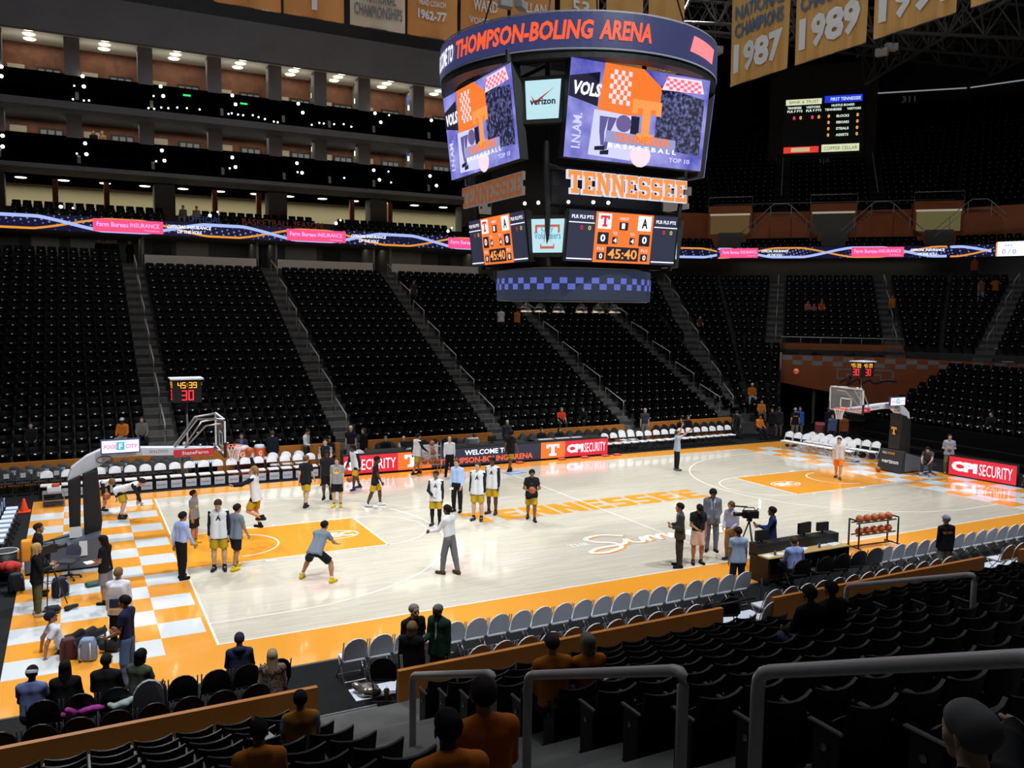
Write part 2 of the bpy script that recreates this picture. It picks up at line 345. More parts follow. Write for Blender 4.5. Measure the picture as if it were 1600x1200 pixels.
# retractable bleacher terraces at the right end
blr = MB()
for i in range(11):
    x0 = 36.+.85*i; z = .25+.355*i
    blr.add([(x0, 14.8, z-.355 if i else 0), (x0, -9, z-.355 if i else 0), (x0, -9, z), (x0, 14.8, z), (x0+.85, -9, z), (x0+.85, 14.8, z), (x0, 14.8, 0), (x0+.85, 14.8, 0)], [(0, 3, 2, 1), (3, 5, 4, 2), (6, 7, 5, 3)])
blr.box(37.3, 37.45, -9, 14.8, 0, 1.35)
struct(blr.build('stand_end', mat('#050505', .8, spec=.1)), 'dark retractable bleachers behind the right basket')
# ------------------------------------------------------------------ far seats (thousands, joined)
def seat_template():
    mb = MB(); w = .225
    for (x, b) in ((-w, 0), (0, 0), (w, 0)): pass
    bk = []                                        # curved back, three columns, four levels
    for (z, y) in ((.38, -.02), (.6, -.05), (.80, -.1), (.86, -.125)):
        for x, dy in ((-w, .035), (-w*.5, .006), (w*.5, .006), (w, .035)): bk.append((x*(.9 if z > .84 else 1), y+dy, z))
    nb = len(bk); mb.add(bk, [(i*4+j, i*4+j+1, i*4+j+5, i*4+j+4) for i in range(3) for j in range(3)])
    mb.add([(x, y-.04, z) for x, y, z in bk], [(i*4+j+4, i*4+j+5, i*4+j+1, i*4+j) for i in range(3) for j in range(3)])
    mb.add([bk[12], bk[15], (bk[15][0], bk[15][1]-.04, bk[15][2]), (bk[12][0], bk[12][1]-.04, bk[12][2])], [(0, 1, 2, 3)])
    pan = []                                       # tipped-up pan, domed toward the court
    for i, (z, y) in enumerate(((.36, .1), (.46, .155), (.56, .16), (.64, .125), (.66, .09))):
        for x, q in ((-.2, .03), (-.09, .0), (.09, .0), (.2, .03)): pan.append((x, y-q, z))
    mb.add(pan, [(i*4+j, i*4+j+1, i*4+j+5, i*4+j+4) for i in range(4) for j in range(3)])
    mb.add([(-.2, .02, .36), (.2, .02, .36), (.2, .02, .66), (-.2, .02, .66)], [(0, 3, 2, 1)])
    mb.box(-.26, -.23, -.05, .2, 0, .6)
    mb.add([(-.036, .168, .57), (.036, .168, .57), (.036, .147, .615), (-.036, .147, .615)], [(0, 1, 2, 3)], 1)  # pale quad painted on the pan as its highlight dot
    return np.array(mb.v), mb.f, mb.m
SV, SF, SM_ = seat_template(); M_GLINT = mat('#d5d8dc', .35, name='seat_glint')
SEATS = []       # (x, y, z, facing unit vector)
def seat_row(k, lo, hi, i, TRx=TR):
    t = i*TRx+.52; n_ = int((hi-lo)/.535)
    if n_ < 1: return
    st = (hi-lo)/n_
    for j in range(n_): p = fp(k, lo+(j+.5)*st, t, Z0+RI*i); SEATS.append((p, -FAC[k][1]))
for k in range(4):
    cuts = sorted(s for kk, s, r in AIS if kk == k); r00 = 0
    for i in range(0, NR-1 if k else NR):
        t = i*TR+.4; lo = slo(k, t) if k else -42.; hi = shi(k, t)
        cs = [c for c in cuts if True]
        if k == 2 and i < 10: seat_row(k, lo, 1.4, i); continue
        if k == 3 and i < 10: continue
        if k == 2 and i < 11:
            seat_row(k, lo, .35, i); seat_row(k, 9.1, hi, i); continue
        ed = [lo+.1]+sum([[c-AW/2-.05, c+AW/2+.05] for c in cs], [])+[hi-.1]
        for a, b in zip(ed[::2], ed[1::2]):
            if k == 0 and -32 < a < -14 and i >= NR-2: continue
            seat_row(k, a, b, i)
for i in range(2, 10):
    for j in range(42): SEATS.append(((36.+.85*i+.5, 14.5-.54*j, .25+.355*i), np.array([-1., 0])))
def join_seats(name, lst, M, V_=SV, F_=SF):
    n = len(V_); A = np.empty((len(lst)*n, 3)); F = []
    for i, (p, d) in enumerate(lst):
        rt = np.array([d[1], -d[0]])
        A[i*n:(i+1)*n, 0] = p[0]+V_[:, 0]*rt[0]+V_[:, 1]*d[0]; A[i*n:(i+1)*n, 1] = p[1]+V_[:, 0]*rt[1]+V_[:, 1]*d[1]; A[i*n:(i+1)*n, 2] = p[2]+V_[:, 2]
        F += [tuple(a+i*n for a in f) for f in F_]
    me = bpy.data.meshes.new(name); me.from_pydata(A.tolist(), [], F); me.materials.append(M); me.polygons.foreach_set('use_smooth', [True]*len(F))
    if F_ is SF: me.materials.append(M_GLINT); me.polygons.foreach_set('material_index', SM_*len(lst))
    me.update(); return link(name, me)
def inview(p, mx=60):
    a, b, D = proj(p); return D > .5 and -mx < a < 1600+mx and -mx < b < 1200+mx
SEATS = [s for s in SEATS if inview(s[0])]
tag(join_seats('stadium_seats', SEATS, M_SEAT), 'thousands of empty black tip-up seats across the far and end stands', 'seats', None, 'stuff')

# aisle handrails on the far stairs: one thing per rail
rl = MB(); q = TR*2.25
rl.tube([(0, 0, 0), (0, 0, 1.1), (0, q, .8+q*.5), (0, q, q*.5-.1)], .032, 6)
RAILM = rl.mesh('aisle_handrail', M_RAILW, True); AISN = {0: 'straight far stand', 1: 'corner wedge', 2: 'corner stand', 3: 'right corner'}
for ia, (k, s, r0) in enumerate(AIS):
    V, n, tg, w = FAC[k]
    for j, i in enumerate(range(max(r0, 1), NR-3, 3)):
        p = fp(k, s+.1, i*TR+.2, Z0+RI*i)
        if not inview(p): continue
        o = link('aisle_handrail', RAILM, None, p, math.atan2(n[1], n[0])-math.pi/2)
        tag(o, '%s handrail up on the %s aisle stairs of the far lower bowl' % (ORD[j], ['leftmost', 'far left', 'second', 'third', 'fourth', 'fifth', 'corner', 'vertical corner', 'right corner', 'rightmost'][ia]), 'handrail', 'aisle handrails of stair %d' % (ia+1))

# far front wall in orange pieces
for i, (a, b, z) in enumerate(((-14, .2, 1.), (1.35, 8.2, 1.), (9.3, 16.0, 1.02), (17.15, 24., 1.02), (25.3, 31.6, 1.05))):
    struct(MB().box(a, b, 19.42, 19.56, -.02, z).build('wall_far', M_ORWALL), 'low orange wall in front of the far stand')
# vomitory platform in the corner stand
D0 = 6.3
def vp(s, t, z): return fp(2, s, t, z)
vw = MB()
def quad(mb, a, b, c, d, mi=0): mb.add([a, b, c, d], [(0, 1, 2, 3)], mi)
top = 4.45
pts = [(1.5, 2.62), (5.7, 1.9), (8.5, 1.0), (17.5, .8), (17.5, 4.2), (8.5, top-.03), (1.5, top)]
vw.prism(pts, D0, D0+.2, lambda u, v, t: vp(u, t, v))
quad(vw, vp(1.5, D0, top-.6), vp(1.5, D0+2.6, top-.6), vp(9., D0+2.6, top-.6), vp(9., D0, top-.6), 1)
quad(vw, vp(1.5, D0+2.55, top-.6), vp(9.1, D0+2.55, top-.6), vp(9.1, D0+2.55, 5.12), vp(1.5, D0+2.55, 5.12))
quad(vw, vp(1.52, D0, top-.6), vp(1.52, D0+2.6, top-.6), vp(1.52, D0+2.6, 5.2), vp(1.52, D0, top+.5))
quad(vw, vp(9.05, D0, top-.6), vp(9.05, D0+2.6, top-.6), vp(9.05, D0+2.6, 5.2), vp(9.05, D0+.9, top+.1))
quad(vw, vp(1.5, 0, -.02), vp(1.5, 9, -.02), vp(1.5, 9, 4.9), vp(1.5, .3, 1.), 1)
quad(vw, vp(4.9, D0+2.2, 0), vp(7.6, D0+2.2, 0), vp(7.6, D0+2.2, 3), vp(4.9, D0+2.2, 3), 2)
quad(vw, vp(1.5, D0+6, 0), vp(15, D0+6, 0), vp(15, D0+6, 4), vp(1.5, D0+6, 4), 1)
vom = struct(vw.build('wall_corner', [M_ORDARK, M_BLACK, mat('#8d8672', .7)]), 'orange parapet wall over the corner tunnel')
sm = mat('#9b9ca0', .6)
for i in range(24):
    for j in (0, 1):
        s0 = 1.55+.62*i
        if (i+j) % 2 == 0:
            tz = top-.04-.008*i
            h_ = max(.03, min(.3, .3-max(0, s0-8.5)*.028))
            o = MB(); quad(o, vp(s0, D0-.012, tz-h_*(j+1)), vp(s0+.62, D0-.012, tz-h_*(j+1)), vp(s0+.62, D0-.012, tz-h_*j), vp(s0, D0-.012, tz-h_*j)); o.build('painted_square', sm, vom)
lg = MB(); fn = lambda u, v: vp(u, D0-.014, v)
for (a, b, c, d) in ((4.9, 8.3, 3.55, 3.65), (4.9, 5., 2.95, 3.65), (4.9, 5.6, 2.95, 3.05), (5.5, 5.6, 2.95, 3.3), (5.5, 7.6, 3.24, 3.34), (7.5, 7.6, 2.95, 3.3), (7.5, 8.3, 2.95, 3.05), (8.2, 8.3, 2.95, 3.65)): rect(lg, fn, a, b, c, d)
lg.build('wall_emblem', sm, vom)
lg = MB()
for q in stroke([(5.1, 2.7), (5.8, 3.15), (5.6, 2.6), (6.2, 3.), (6.4, 2.7), (6.9, 2.95), (7.2, 2.75), (7.9, 2.95), (8.5, 2.9)], .09): lg.add([vp(a, D0-.016, b) for a, b in q], [(0, 1, 2, 3)])
lg.build('wall_emblem', mat('#2d3055', .6), vom)
for s, z in ((1.45, 2.62),): struct(MB().tube([vp(s, D0-.06, -.02), vp(s, D0-.06, 4.6)], .07, 8).build('tunnel_post', M_RAILW), 'pale post at the tunnel edge')
struct(MB().tube([vp(3.6, D0+.3, -.02), vp(3.6, D0+.3, 2.3)], .1, 8).build('tunnel_post', mat('#6b6a55', .7)), 'olive post inside the tunnel')
rr = MB().tube([vp(1.4, D0+2.5, 4.9), vp(1.4, D0+2.5, 5.55), vp(9.1, D0+2.5, 5.55), vp(9.1, D0+2.5, 5.1)], .035, 6)
for i in range(1, 6): rr.tube([vp(1.4+i*1.28, D0+2.5, 5.1), vp(1.4+i*1.28, D0+2.5, 5.55)], .018, 5)
tag(rr.build('platform_rail', M_RAILW, None, True), 'grey pipe rail above the orange corner platform', 'railing')
rr = MB().tube([vp(14.2, D0+1.4, 4.3), vp(14.2, D0+1.4, 5.1), vp(17.5, D0+1.4, 5.1), vp(17.5, D0+1.4, 4.3)], .03, 6).tube([vp(14.4, D0+.3, 4.35), vp(22, D0+.3, 4.3)], .035, 6)
tag(rr.build('stair_foot_rail', M_RAILW, None, True), 'white rail at the foot of the rightmost corner stairs', 'railing')

# ================================================================== ribbon board, club level, suites on the far side
YR = 37.8
RT = 18.2; ZR0, ZR1 = 11.42, 12.28
def led_stars():
    M = bpy.data.materials.new('led_star_field'); M.use_nodes = True; N = M.node_tree; b = N.nodes['Principled BSDF']
    tc = N.nodes.new('ShaderNodeTexCoord'); vo = N.nodes.new('ShaderNodeTexVoronoi'); vo.inputs['Scale'].default_value = 4.2; vo.inputs['Randomness'].default_value = 0.
    mp = N.nodes.new('ShaderNodeMapping'); mp.inputs['Rotation'].default_value = (.2, .3, .78)
    rp = N.nodes.new('ShaderNodeValToRGB'); rp.color_ramp.elements[0].color = lin('#8f94c8'); rp.color_ramp.elements[1].color = lin('#0d0f38')
    rp.color_ramp.elements[0].position = .18; rp.color_ramp.elements[1].position = .32
    N.links.new(tc.outputs['Object'], mp.inputs[0]); N.links.new(mp.outputs[0], vo.inputs['Vector']); N.links.new(vo.outputs['Distance'], rp.inputs[0]); N.links.new(rp.outputs[0], b.inputs['Emission Color'])
    b.inputs['Emission Strength'].default_value = .8; b.inputs['Base Color'].default_value = (.01, .01, .01, 1); return M
M_STAR = led_stars(); E_LBLUE = mat('#a9bcff', .4, emit=1.05); E_OR = mat('#ef9a3a', .4, emit=.95); E_PINK = mat('#ff4f7d', .4, emit=1.15); E_LPINK = mat('#ffb4ff', .4, emit=1.2)
E_WHITE = mat('#e8f0ff', .4, emit=1.25); E_NAVY = mat('#30365c', .4, emit=.8); E_BLUE = mat('#3a49d8', .4, emit=.9)
def ribbon(k, s0, s1, label, boxes, texts):
    root = thing('ribbon_board', label, 'LED board', fp(k, s0, RT, ZR0))
    base = np.array(fp(k, s0, RT, ZR0)); tg = FAC[k][2]; nn = FAC[k][1]
    P = lambda s, z, o=0.: (tg[0]*(s-s0)-nn[0]*o, tg[1]*(s-s0)-nn[1]*o, z)
    H = ZR1-ZR0
    h = MB(); h.add([P(s, z, o) for o in (-.35, -.01) for z in (-.06, H+.05) for s in (s0, s1)], [(0, 2, 3, 1), (4, 5, 7, 6), (0, 1, 5, 4), (2, 6, 7, 3), (0, 4, 6, 2), (1, 3, 7, 5)]); h.build('housing', M_BLACK, root)
    sc = MB(); sc.add([P(s0, 0), P(s1, 0), P(s1, H), P(s0, H)], [(0, 1, 2, 3)]); sc.build('screen', M_STAR, root)
    def wave(ph, amp, off, w, M, o):
        mb = MB(); xs = np.arange(s0, s1+.01, .3); zc = H*.5+amp*np.sin((xs+ph)*2*math.pi/11.4); zc = np.clip(zc, w/2, H-w/2)
        for i in range(len(xs)-1): mb.add([P(xs[i], zc[i]-w/2, o), P(xs[i+1], zc[i+1]-w/2, o), P(xs[i+1], zc[i+1]+w/2, o), P(xs[i], zc[i]+w/2, o)], [(0, 1, 2, 3)])
        mb.build('screen_wave', M, root)
    wave(1.2, .42, 0, .13, E_OR, .01); wave(6.9, .42, 0, .19, E_LBLUE, .02)
    for a, b in boxes:
        mb = MB(); rect(mb, lambda u, v: P(u, v, .03), a, b, .06, H-.06); rect(mb, lambda u, v: P(u, v, .03), a, b, .06, H-.06)
        o = mb.build('screen_panel', E_PINK, root)
        t = MB(); fn = lambda u, v: P(u, v, .04); ww = b-a
        text_on(t, 'Farm Bureau', fn, a+.2, .36, ww*.44, .28, .015); text_on(t, 'INSURANCE', fn, a+.27+ww*.45, .38, ww*.42, .25, .01); text_on(t, 'Tennessee', fn, a+ww*.72, .17, ww*.22, .1, 0)
        t.build('screen_text', E_LPINK, root)
    for a, b in texts:
        t = MB(); fn = lambda u, v: P(u, v, .04); text_on(t, 'OFFICIAL INSURANCE', fn, a, .46, b-a, .2, .03, 0, .2); text_on(t, 'OF THE VOLS', fn, a+(b-a)*.22, .16, (b-a)*.56, .2, .03, 0, .2); t.build('screen_text', E_WHITE, root)
    return root
ribbon(0, -46., .199*RT, 'long LED ribbon board with blue and orange waves along the far balcony', [(-1.3-32.9, 2.54-32.9), (9.99-32.9, 13.9-32.9), (21.34-32.9, 25.2-32.9)], [(2.75-32.9, 5.3-32.9), (14.25-32.9, 16.7-32.9), (25.5-32.9, 28-32.9)])
ribbon(1, -.199*RT, .4+.199*RT, 'short angled LED ribbon board piece behind the hanging scoreboard', [], [])
rb = ribbon(2, -.199*RT, 9.5+.199*RT, 'LED ribbon board with red insurance panels above the corner stand', [(-3.5, -.6), (6.28, 9.96)], [(-.35, 1.65), (10.38, 12.7)])
SP3 = min((abs(proj(fp(3, s, RT, 12))[0]-1556), s) for s in np.arange(-3.6, 8, .02))[1]
ribbon(3, -.199*RT, SP3, 'short angled LED ribbon board piece left of the white scoring panel', [], [])
ribs = thing('ribbon_board', 'white lit scoring panel at the right end of the ribbon board', 'LED board', fp(3, SP3+.02, RT-.02, ZR0)); tg = FAC[3][2]; nn = FAC[3][1]
P2 = lambda u, v, o=.03: (tg[0]*u-nn[0]*o, tg[1]*u-nn[1]*o, v)
rect(MB(), P2, 0, .1, -.02, .98).build('screen_edge', E_OR, ribs); rect(MB(), P2, .1, 6, -.02, 1.0).build('screen_panel', mat('#dfeaff', .4, emit=1.6), ribs)
t = MB(); fn = lambda u, v: P2(u, v, .045); text_on(t, 'FPS', fn, .6, .62, .45, .2, .01); text_on(t, '0 / 0', fn, .4, .12, .9, .34, .01); t.build('screen_text', mat('#8fa0c8', .4, emit=.8), ribs)

M_SUITEGREY = noisy('grey_fascia', '#5c5d62', '#63646a', .5, .8); M_BEIGE = mat('#b3ac8e', .7); M_WOODW = noisy('wood_panel', '#5b3320', '#74452b', 2, .6); M_ORPOST = mat('#a9602a', .6)
M_CEIL = mat('#cfccc0', .8); E_LAMP = mat('#fff3d0', .5, emit=3.5); E_SPOT = mat('#fff6e2', .5, emit=10.); E_GREEN = mat('#27d060', .5, emit=1.5)
X0, X1 = -12., 37.
st = MB()
st.box(X0, X1, 41.2, 41.4, 9.5, 13.); st.box(X0, X1, YR+.36, 46, 11.3, 11.5)
struct(st.build('wall_concourse', mat('#57544f', .8)), 'grey concourse wall under the ribbon board')
o = MB()
for a, b in ((-4.6, -3.1), (-2.5, .1), (3.6, 5.6), (10.6, 12.8), (18.2, 20.6), (28, 31)): o.box(a, b, 41.12, 41.19, 10.1, 11.3)
struct(o.build('trim_1', mat('#8d8880', .7)), 'pale concourse panels')
o = MB()
for a, b in ((-5.2, -4.7), (2.2, 3.3), (8.2, 9.), (13.3, 14.5), (22., 23.)): o.box(a, b, 41.1, 41.19, 9.6, 11.2)
struct(o.build('door_1', M_BLACK), 'dark concourse doorways')
for a, b in ((1.4, 8.2), (9.4, 16.0), (17.2, 24.0)):
    struct(MB().box(a, b, 38.2, 38.34, 9.66, 10.24).build('trim_2', mat('#d8d3c4', .7)), 'pale parapet band above the seats')
    q = MB()
    for s in (a, b): q.box(s-.07, s+.07, 38.2, 41.1, 9.66, 11.4)
    struct(q.build('wall_vomitory', mat('#7c796d', .7)), 'stair side walls')
# club tier
ct = MB()
for i in range(3): ct.box(X0, X1, 38.2+.85*i, 42.2, 11.5+.32*i, 11.82+.32*i)
struct(ct.build('stand_club', M_BLACK), 'dark club seating terrace')
cs = []
for i in range(3):
    x = X0
    while x < 36:
        ph = (x+1.6) % 9.6
        if not (i >= 0 and 4.6 < ph < 5.9): cs.append(((x, 38.7+.85*i, 11.82+.32*i), np.array([0, -1.])))
        x += .56
cs = [s for s in cs if inview(s[0])]
tag(join_seats('club_seats', cs, M_SEAT), 'rows of black seats on the club level above the ribbon board', 'seats', None, 'stuff')
cb = MB(); cb.box(X0, X1, 46, 46.2, 11.5, 15.1); struct(cb.build('wall_club', M_BEIGE), 'lit beige back wall of the club lounge')
cb = MB(); cb.box(X0, X1, 41, 46, 14.95, 15.2); struct(cb.build('ceiling_club', M_CEIL), 'club lounge ceiling')
cb = MB()
for x in np.arange(-3.4, 36, 9.5):
    for dx in (0., 2.9): cb.box(x+dx, x+dx+.32, 42.4, 42.7, 11.8, 15)
struct(cb.build('trim_3', M_ORPOST), 'orange lounge posts')
cb = MB()
for x in np.arange(2.4, 36, 7.2): cb.box(x, x+1.25, 41.4, 42.6, 11.6, 15.0)
cb.box(-6.9, -5.9, 41.4, 42.6, 11.6, 15)
struct(cb.build('trim_4', M_SUITEGREY), 'grey columns between lounge bays')
disk = MB(); disk.lathe([(.001, -.03), (.3, -.03), (.34, 0)], 14); DISKM = disk.mesh('ceiling_lamp', E_LAMP)
for i, x in enumerate(np.arange(-5.1, 24, 2.35)):
    tag(link('ceiling_lamp', DISKM, None, (x, 42.9, 14.94)), '%s round ceiling lamp from the left in the club lounge' % ORD[i], 'lamp', 'club lounge ceiling lamps')
area('lounge_light', (10, 44.2, 14.8), (0, 0, 0), 40, 2.2, 620, (1, .93, .72))
# suites: slab edges, fascia, dividers, back walls
sb = MB(); sb.box(X0, X1, 38., 46.5, 14.95, 15.2); sb.box(X0, X1, 37.9, 46.5, 18.42, 18.82); sb.box(X0, X1, 37.95, 38.4, 22.62, 24.95); sb.box(X0, X1, 38.3, 46.5, 22.95, 23.1); struct(MB().box(X0, X1, 38.4, 42.2, 22.9, 22.94).build('ceiling_suite', M_CEIL), 'pale ceiling of the upper suites')
struct(sb.build('trim_5', M_SUITEGREY), 'grey slab edges and fascia of the suite levels')
COLX = [-6.1, -2.1, 1.9, 5.95, 9.75, 12.75, 15.8, 19.8, 23.8, 27.8, 31.8, 35.8]
for lv, (za, zb) in enumerate(((15.2, 18.42), (18.82, 22.9))):
    fr = MB(); fr.add([(X0, 38.05, za), (X1, 38.05, za), (X1, 38.25, za+.75), (X0, 38.25, za+.75), (X1, 39.7, za+1.95), (X0, 39.7, za+1.95)], [(0, 1, 2, 3), (3, 2, 4, 5)])
    struct(fr.build('balcony_front', mat('#020303', 1., spec=0.)), 'black sloping suite balcony front')
    cl = MB()
    for x in COLX: cl.box(x-.42, x+.42, 39.6, 40.4, za, zb)
    struct(cl.build('trim_6', M_SUITEGREY), 'grey suite columns')
    dv = MB()
    for x in COLX:
        dv.add([(x+.1, 38.1, za+.1), (x+.28, 38.1, za+.1), (x+.28, 40.6, za+2.2), (x+.1, 40.6, za+2.2), (x+.1, 38.1, za+.55), (x+.28, 38.1, za+.55), (x+.28, 40.6, za+2.5), (x+.1, 40.6, za+2.5)], [(4, 5, 6, 7), (0, 4, 7, 3), (1, 2, 6, 5), (0, 1, 5, 4)])
        dv.box(x-.08, x+.08, 40.4, 42.2, za, zb)
    struct(dv.build('wall_suite', mat('#77756c', .7)), 'low sloping walls between suites')
    bk = MB(); bk.box(X0, X1, 42.2, 42.4, za, zb); struct(bk.build('wall_suite_back', M_WOODW), 'brown wood suite back wall')
    for i, x in enumerate(COLX[:-1]):
        w_ = COLX[i+1]-x
        pn = MB(); pn.box(x+.55, x+1.45, 42.12, 42.19, za+1.1, za+2.75); struct(pn.build('trim_7', mat('#b5afa0', .7)), 'pale wall panel in a suite')
        dr = MB(); dr.box(x+w_*.52, x+w_*.52+1.35, 42.1, 42.19, za+.6, za+2.75); d_ = struct(dr.build('door_2', mat('#241a16', .5)), 'dark suite door with glass panes')
        for q in range(3): MB().box(x+w_*.52+.1+.42*q, x+w_*.52+.42+.42*q, 42.06, 42.09, za+1.2, za+2.6).build('pane', mat('#b5b6b0', .3, emit=.25), d_)
        if lv == 1:
            for q in range(3):
                if inview((x+w_*.45, 42, zb)): tag(link('ceiling_lamp', DISKM, None, (x+w_*.45, 39.1+1.05*q, zb-.02)), '%s ceiling lamp in the %s upper suite from the left' % (('front', 'middle', 'back')[q], ORD[i]), 'lamp', 'upper suite ceiling lamps')
        sc_ = MB(); sc_.box(-.06, .06, -.05, .05, -.16, .16); 
        if inview((x+w_-.3, 45, za+2.6)): tag(sc_.build('wall_lamp', E_LAMP), 'small wall lamp at the right of the %s %s suite from the left' % (ORD[i], ('lower', 'upper')[lv]), 'lamp', 'suite wall lamps').location = (x+w_-.16, 41.2, za+2.85)
    struct(MB().box(X0, X1, 39.8, 42.2, za+.85, za+.95).build('floor_suite', M_DGREY), 'suite floor'); area('suite_ceiling_fill', (12, 40.3, zb-.9), (math.pi, 0, 0), 46, .6, 120 if lv else 20, (1, .93, .8)); area('suite_light', (12, 40.9, zb-.12), (0, 0, 0), 46, 1.6, 520 if lv else 420, (1, .9, .74))  # upward area lamp is unseen fill, added to brighten the suite ceilings
sp = MB(); sp.sphere((0, 0, 0), .1, 8); SPM = sp.mesh('balcony_light', E_SPOT, True); sp2 = MB(); sp2.sphere((0, 0, 0), .05, 6); SPM2 = sp2.mesh('balcony_light', E_SPOT, True)
BL = [(2, 104), (2, 119), (129, 119), (131, 135), (251, 135), (255, 150), (363, 149), (368, 163), (466, 162), (473, 176), (586, 177), (595, 191), (674, 188), (684, 202), (4, 212), (4, 229), (133, 224), (135, 241), (253, 235), (257, 251), (363, 246), (368, 261), (464, 255), (472, 270), (584, 266), (593, 281), (672, 275), (682, 290), (95, 323), (328, 337), (525, 349), (700, 361)]
BS = [(116, 134), (114, 155), (131, 157), (139, 157), (240, 150), (232, 169), (241, 170), (252, 168), (263, 169), (277, 168), (292, 169), (312, 171), (357, 178), (362, 177), (372, 179), (380, 180), (395, 180), (404, 183), (414, 186), (428, 190), (434, 191), (487, 195), (499, 192), (506, 193), (522, 194), (537, 194), (549, 198), (594, 206), (612, 210), (608, 180), (120, 240), (244, 252), (359, 263), (465, 269), (538, 278), (611, 285), (607, 268), (114, 325), (340, 331), (532, 344), (706, 356)]
CNT = {}
for big, lst in ((1, BL), (0, BS)):
    for a, b in lst:
        kk_ = (big, (b > 200)+(b > 300)); CNT[kk_] = CNT.get(kk_, -1)+1
        za = 15.2 if b > 200 else 18.82
        y = 38.3 if b < 300 else 38.2
        if b > 300: p = PL(a, b, 1, 38.15)
        else:
            p = PL(a, b, 1, 39.2)
            for _ in range(8):
                tz = p[2]-za; yy = 38.05+.2*min(1, tz/.75)+max(0, tz-.75)*1.2; p = PL(a, b, 1, min(max(yy-.12, 37.8), 39.6))
        tag(link('balcony_light', SPM if big else SPM2, None, tuple(p)), ORD[CNT[kk_]]+(' bright spotlight' if big else ' small light')+' from the left on the '+('club terrace' if b > 300 else 'lower suite balcony' if b > 200 else 'upper suite balcony'), 'light', 'balcony lights %d %d' % (big, (b > 200)+(b > 300)))
for a, b in ((292, 149), (381, 162)):
    p = PL(a, b, 1, 38.5); tag(MB().box(-.22, .22, -.02, .02, -.05, .05).build('exit_light', E_GREEN), '%s small green lit strip on the upper suite balcony' % ('left' if a < 300 else 'right'), 'light', 'green balcony strips').location = tuple(p)
for a, b in ((645, 158), (645, 238)):
    p = PL(a, b, 1, 41.3); tv = thing('television', 'blue lit wall television in the %s suite near the scoreboard' % ('upper' if b < 200 else 'lower'), 'television', tuple(p), R(-35)); MB().box(-.5, .5, -.04, .04, -.36, .36).build('frame', M_BLACK, tv); MB().box(-.46, .46, -.05, -.042, -.32, .32).build('screen', mat('#2f5fae', .4, emit=.8), tv)
# text reflections painted as glowing letters below the club glass
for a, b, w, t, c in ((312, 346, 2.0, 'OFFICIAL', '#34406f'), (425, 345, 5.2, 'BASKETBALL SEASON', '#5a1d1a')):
    p = PL(a-w*9, b, 1, 38.06); tm = MB(); text_on(tm, t, lambda u, v: (u, 0, v), 0, 0, w, .42, .01); o = tm.build('lettering_reflection', mat(c, .4, emit=.5)); o.location = (p[0], p[1], 12.335); tag(o, ('dim red' if 'BASK' in t else 'dim blue')+' lettering on the dark strip above the ribbon board', 'lettering')

# ================================================================== upper bowl in the corner and end
def up(k, s, t, z): return fp(k, s, t, z)
ub = MB(); U0, UZ, UT, UR = 23., 15.55, .8, .52
M_UP = noisy('dark_upper', '#17181a', '#202124', 2, .8)
for k in (0, 1, 2, 3, 4):
    lo = (lambda t: 3.6) if k == 0 else (lambda t, k=k: slo(k, t)); hi = lambda t, k=k: shi(k, t)
    if k == 0: continue
    for i in range(23):
        t0, t1 = U0+UT*i, U0+UT*(i+1); z = UZ+UR*i
        ub.add([up(k, lo(t0), t0, z-UR), up(k, hi(t0), t0, z-UR), up(k, hi(t0), t0, z), up(k, lo(t0), t0, z), up(k, hi(t1), t1, z), up(k, lo(t1), t1, z)], [(0, 1, 2, 3), (3, 2, 4, 5)])
    for (a, b, c, d) in ((RT+.36, 20.8, 11.5, 11.5), ):
        ub.add([up(k, lo(a), a, c), up(k, hi(a), a, c), up(k, hi(b), b, d), up(k, lo(b), b, d)], [(0, 1, 2, 3)])
struct(ub.build('stand_upper', M_UP), 'dark upper bowl terraces')
us = []
for k in (1, 2, 3):
    for i in range(23):
        t = U0+UT*i+.5; lo, hi = slo(k, t)+.2, shi(k, t)-.2; ac = [c for c in ((.95, 8.5) if k == 2 else (.95,) if k == 3 else (-.6,))]
        ed = [lo]+sum([[c-.6, c+.6] for c in ac], [])+[hi]
        for a, b in zip(ed[::2], ed[1::2]):
            n_ = int((b-a)/.55)
            for j in range(max(n_, 0)): us.append((up(k, a+(j+.5)*(b-a)/n_, t, UZ+UR*i), -FAC[k][1]))
    for i in range(3):
        t = RT+.9+.85*i; lo, hi = slo(k, t)+.2, shi(k, t)-.2; n_ = int((hi-lo)/.55)
        for j in range(n_):
            s = lo+(j+.5)*(hi-lo)/n_
            if min(abs(s-(-3.)), abs(s-5.0), abs(s-12.5)) < 1.1 and k == 2: continue
            us.append((up(k, s, t, 11.6+.38*i), -FAC[k][1]))
us = [s for s in us if inview(s[0])]
tag(join_seats('upper_seats', us, mat('#040405', .6, spec=.04)), 'dark empty seats of the upper bowl above the corner ribbon board', 'seats', None, 'stuff')
cw = MB()
for k in (1, 2, 3):
    cw.add([up(k, slo(k, 20.4), 20.4, 9.), up(k, shi(k, 20.4), 20.4, 9.), up(k, shi(k, 20.4), 20.4, 11.5), up(k, slo(k, 20.4), 20.4, 11.5)], [(0, 1, 2, 3)])
struct(cw.build('wall_concourse', mat('#57544f', .8)), 'grey concourse wall under the corner ribbon board')
pc_ = up(2, 4.8, 19.6, 11.35); area('concourse_fill', pc_, (0, 0, R(-45)), 14, .5, 14, (1, .93, .85)); area('concourse_fill', (10, 39.9, 11.25), (0, 0, 0), 40, .6, 60, (1, .95, .88))  # unseen area fills added to lift the dark concourse walls
uw = MB()
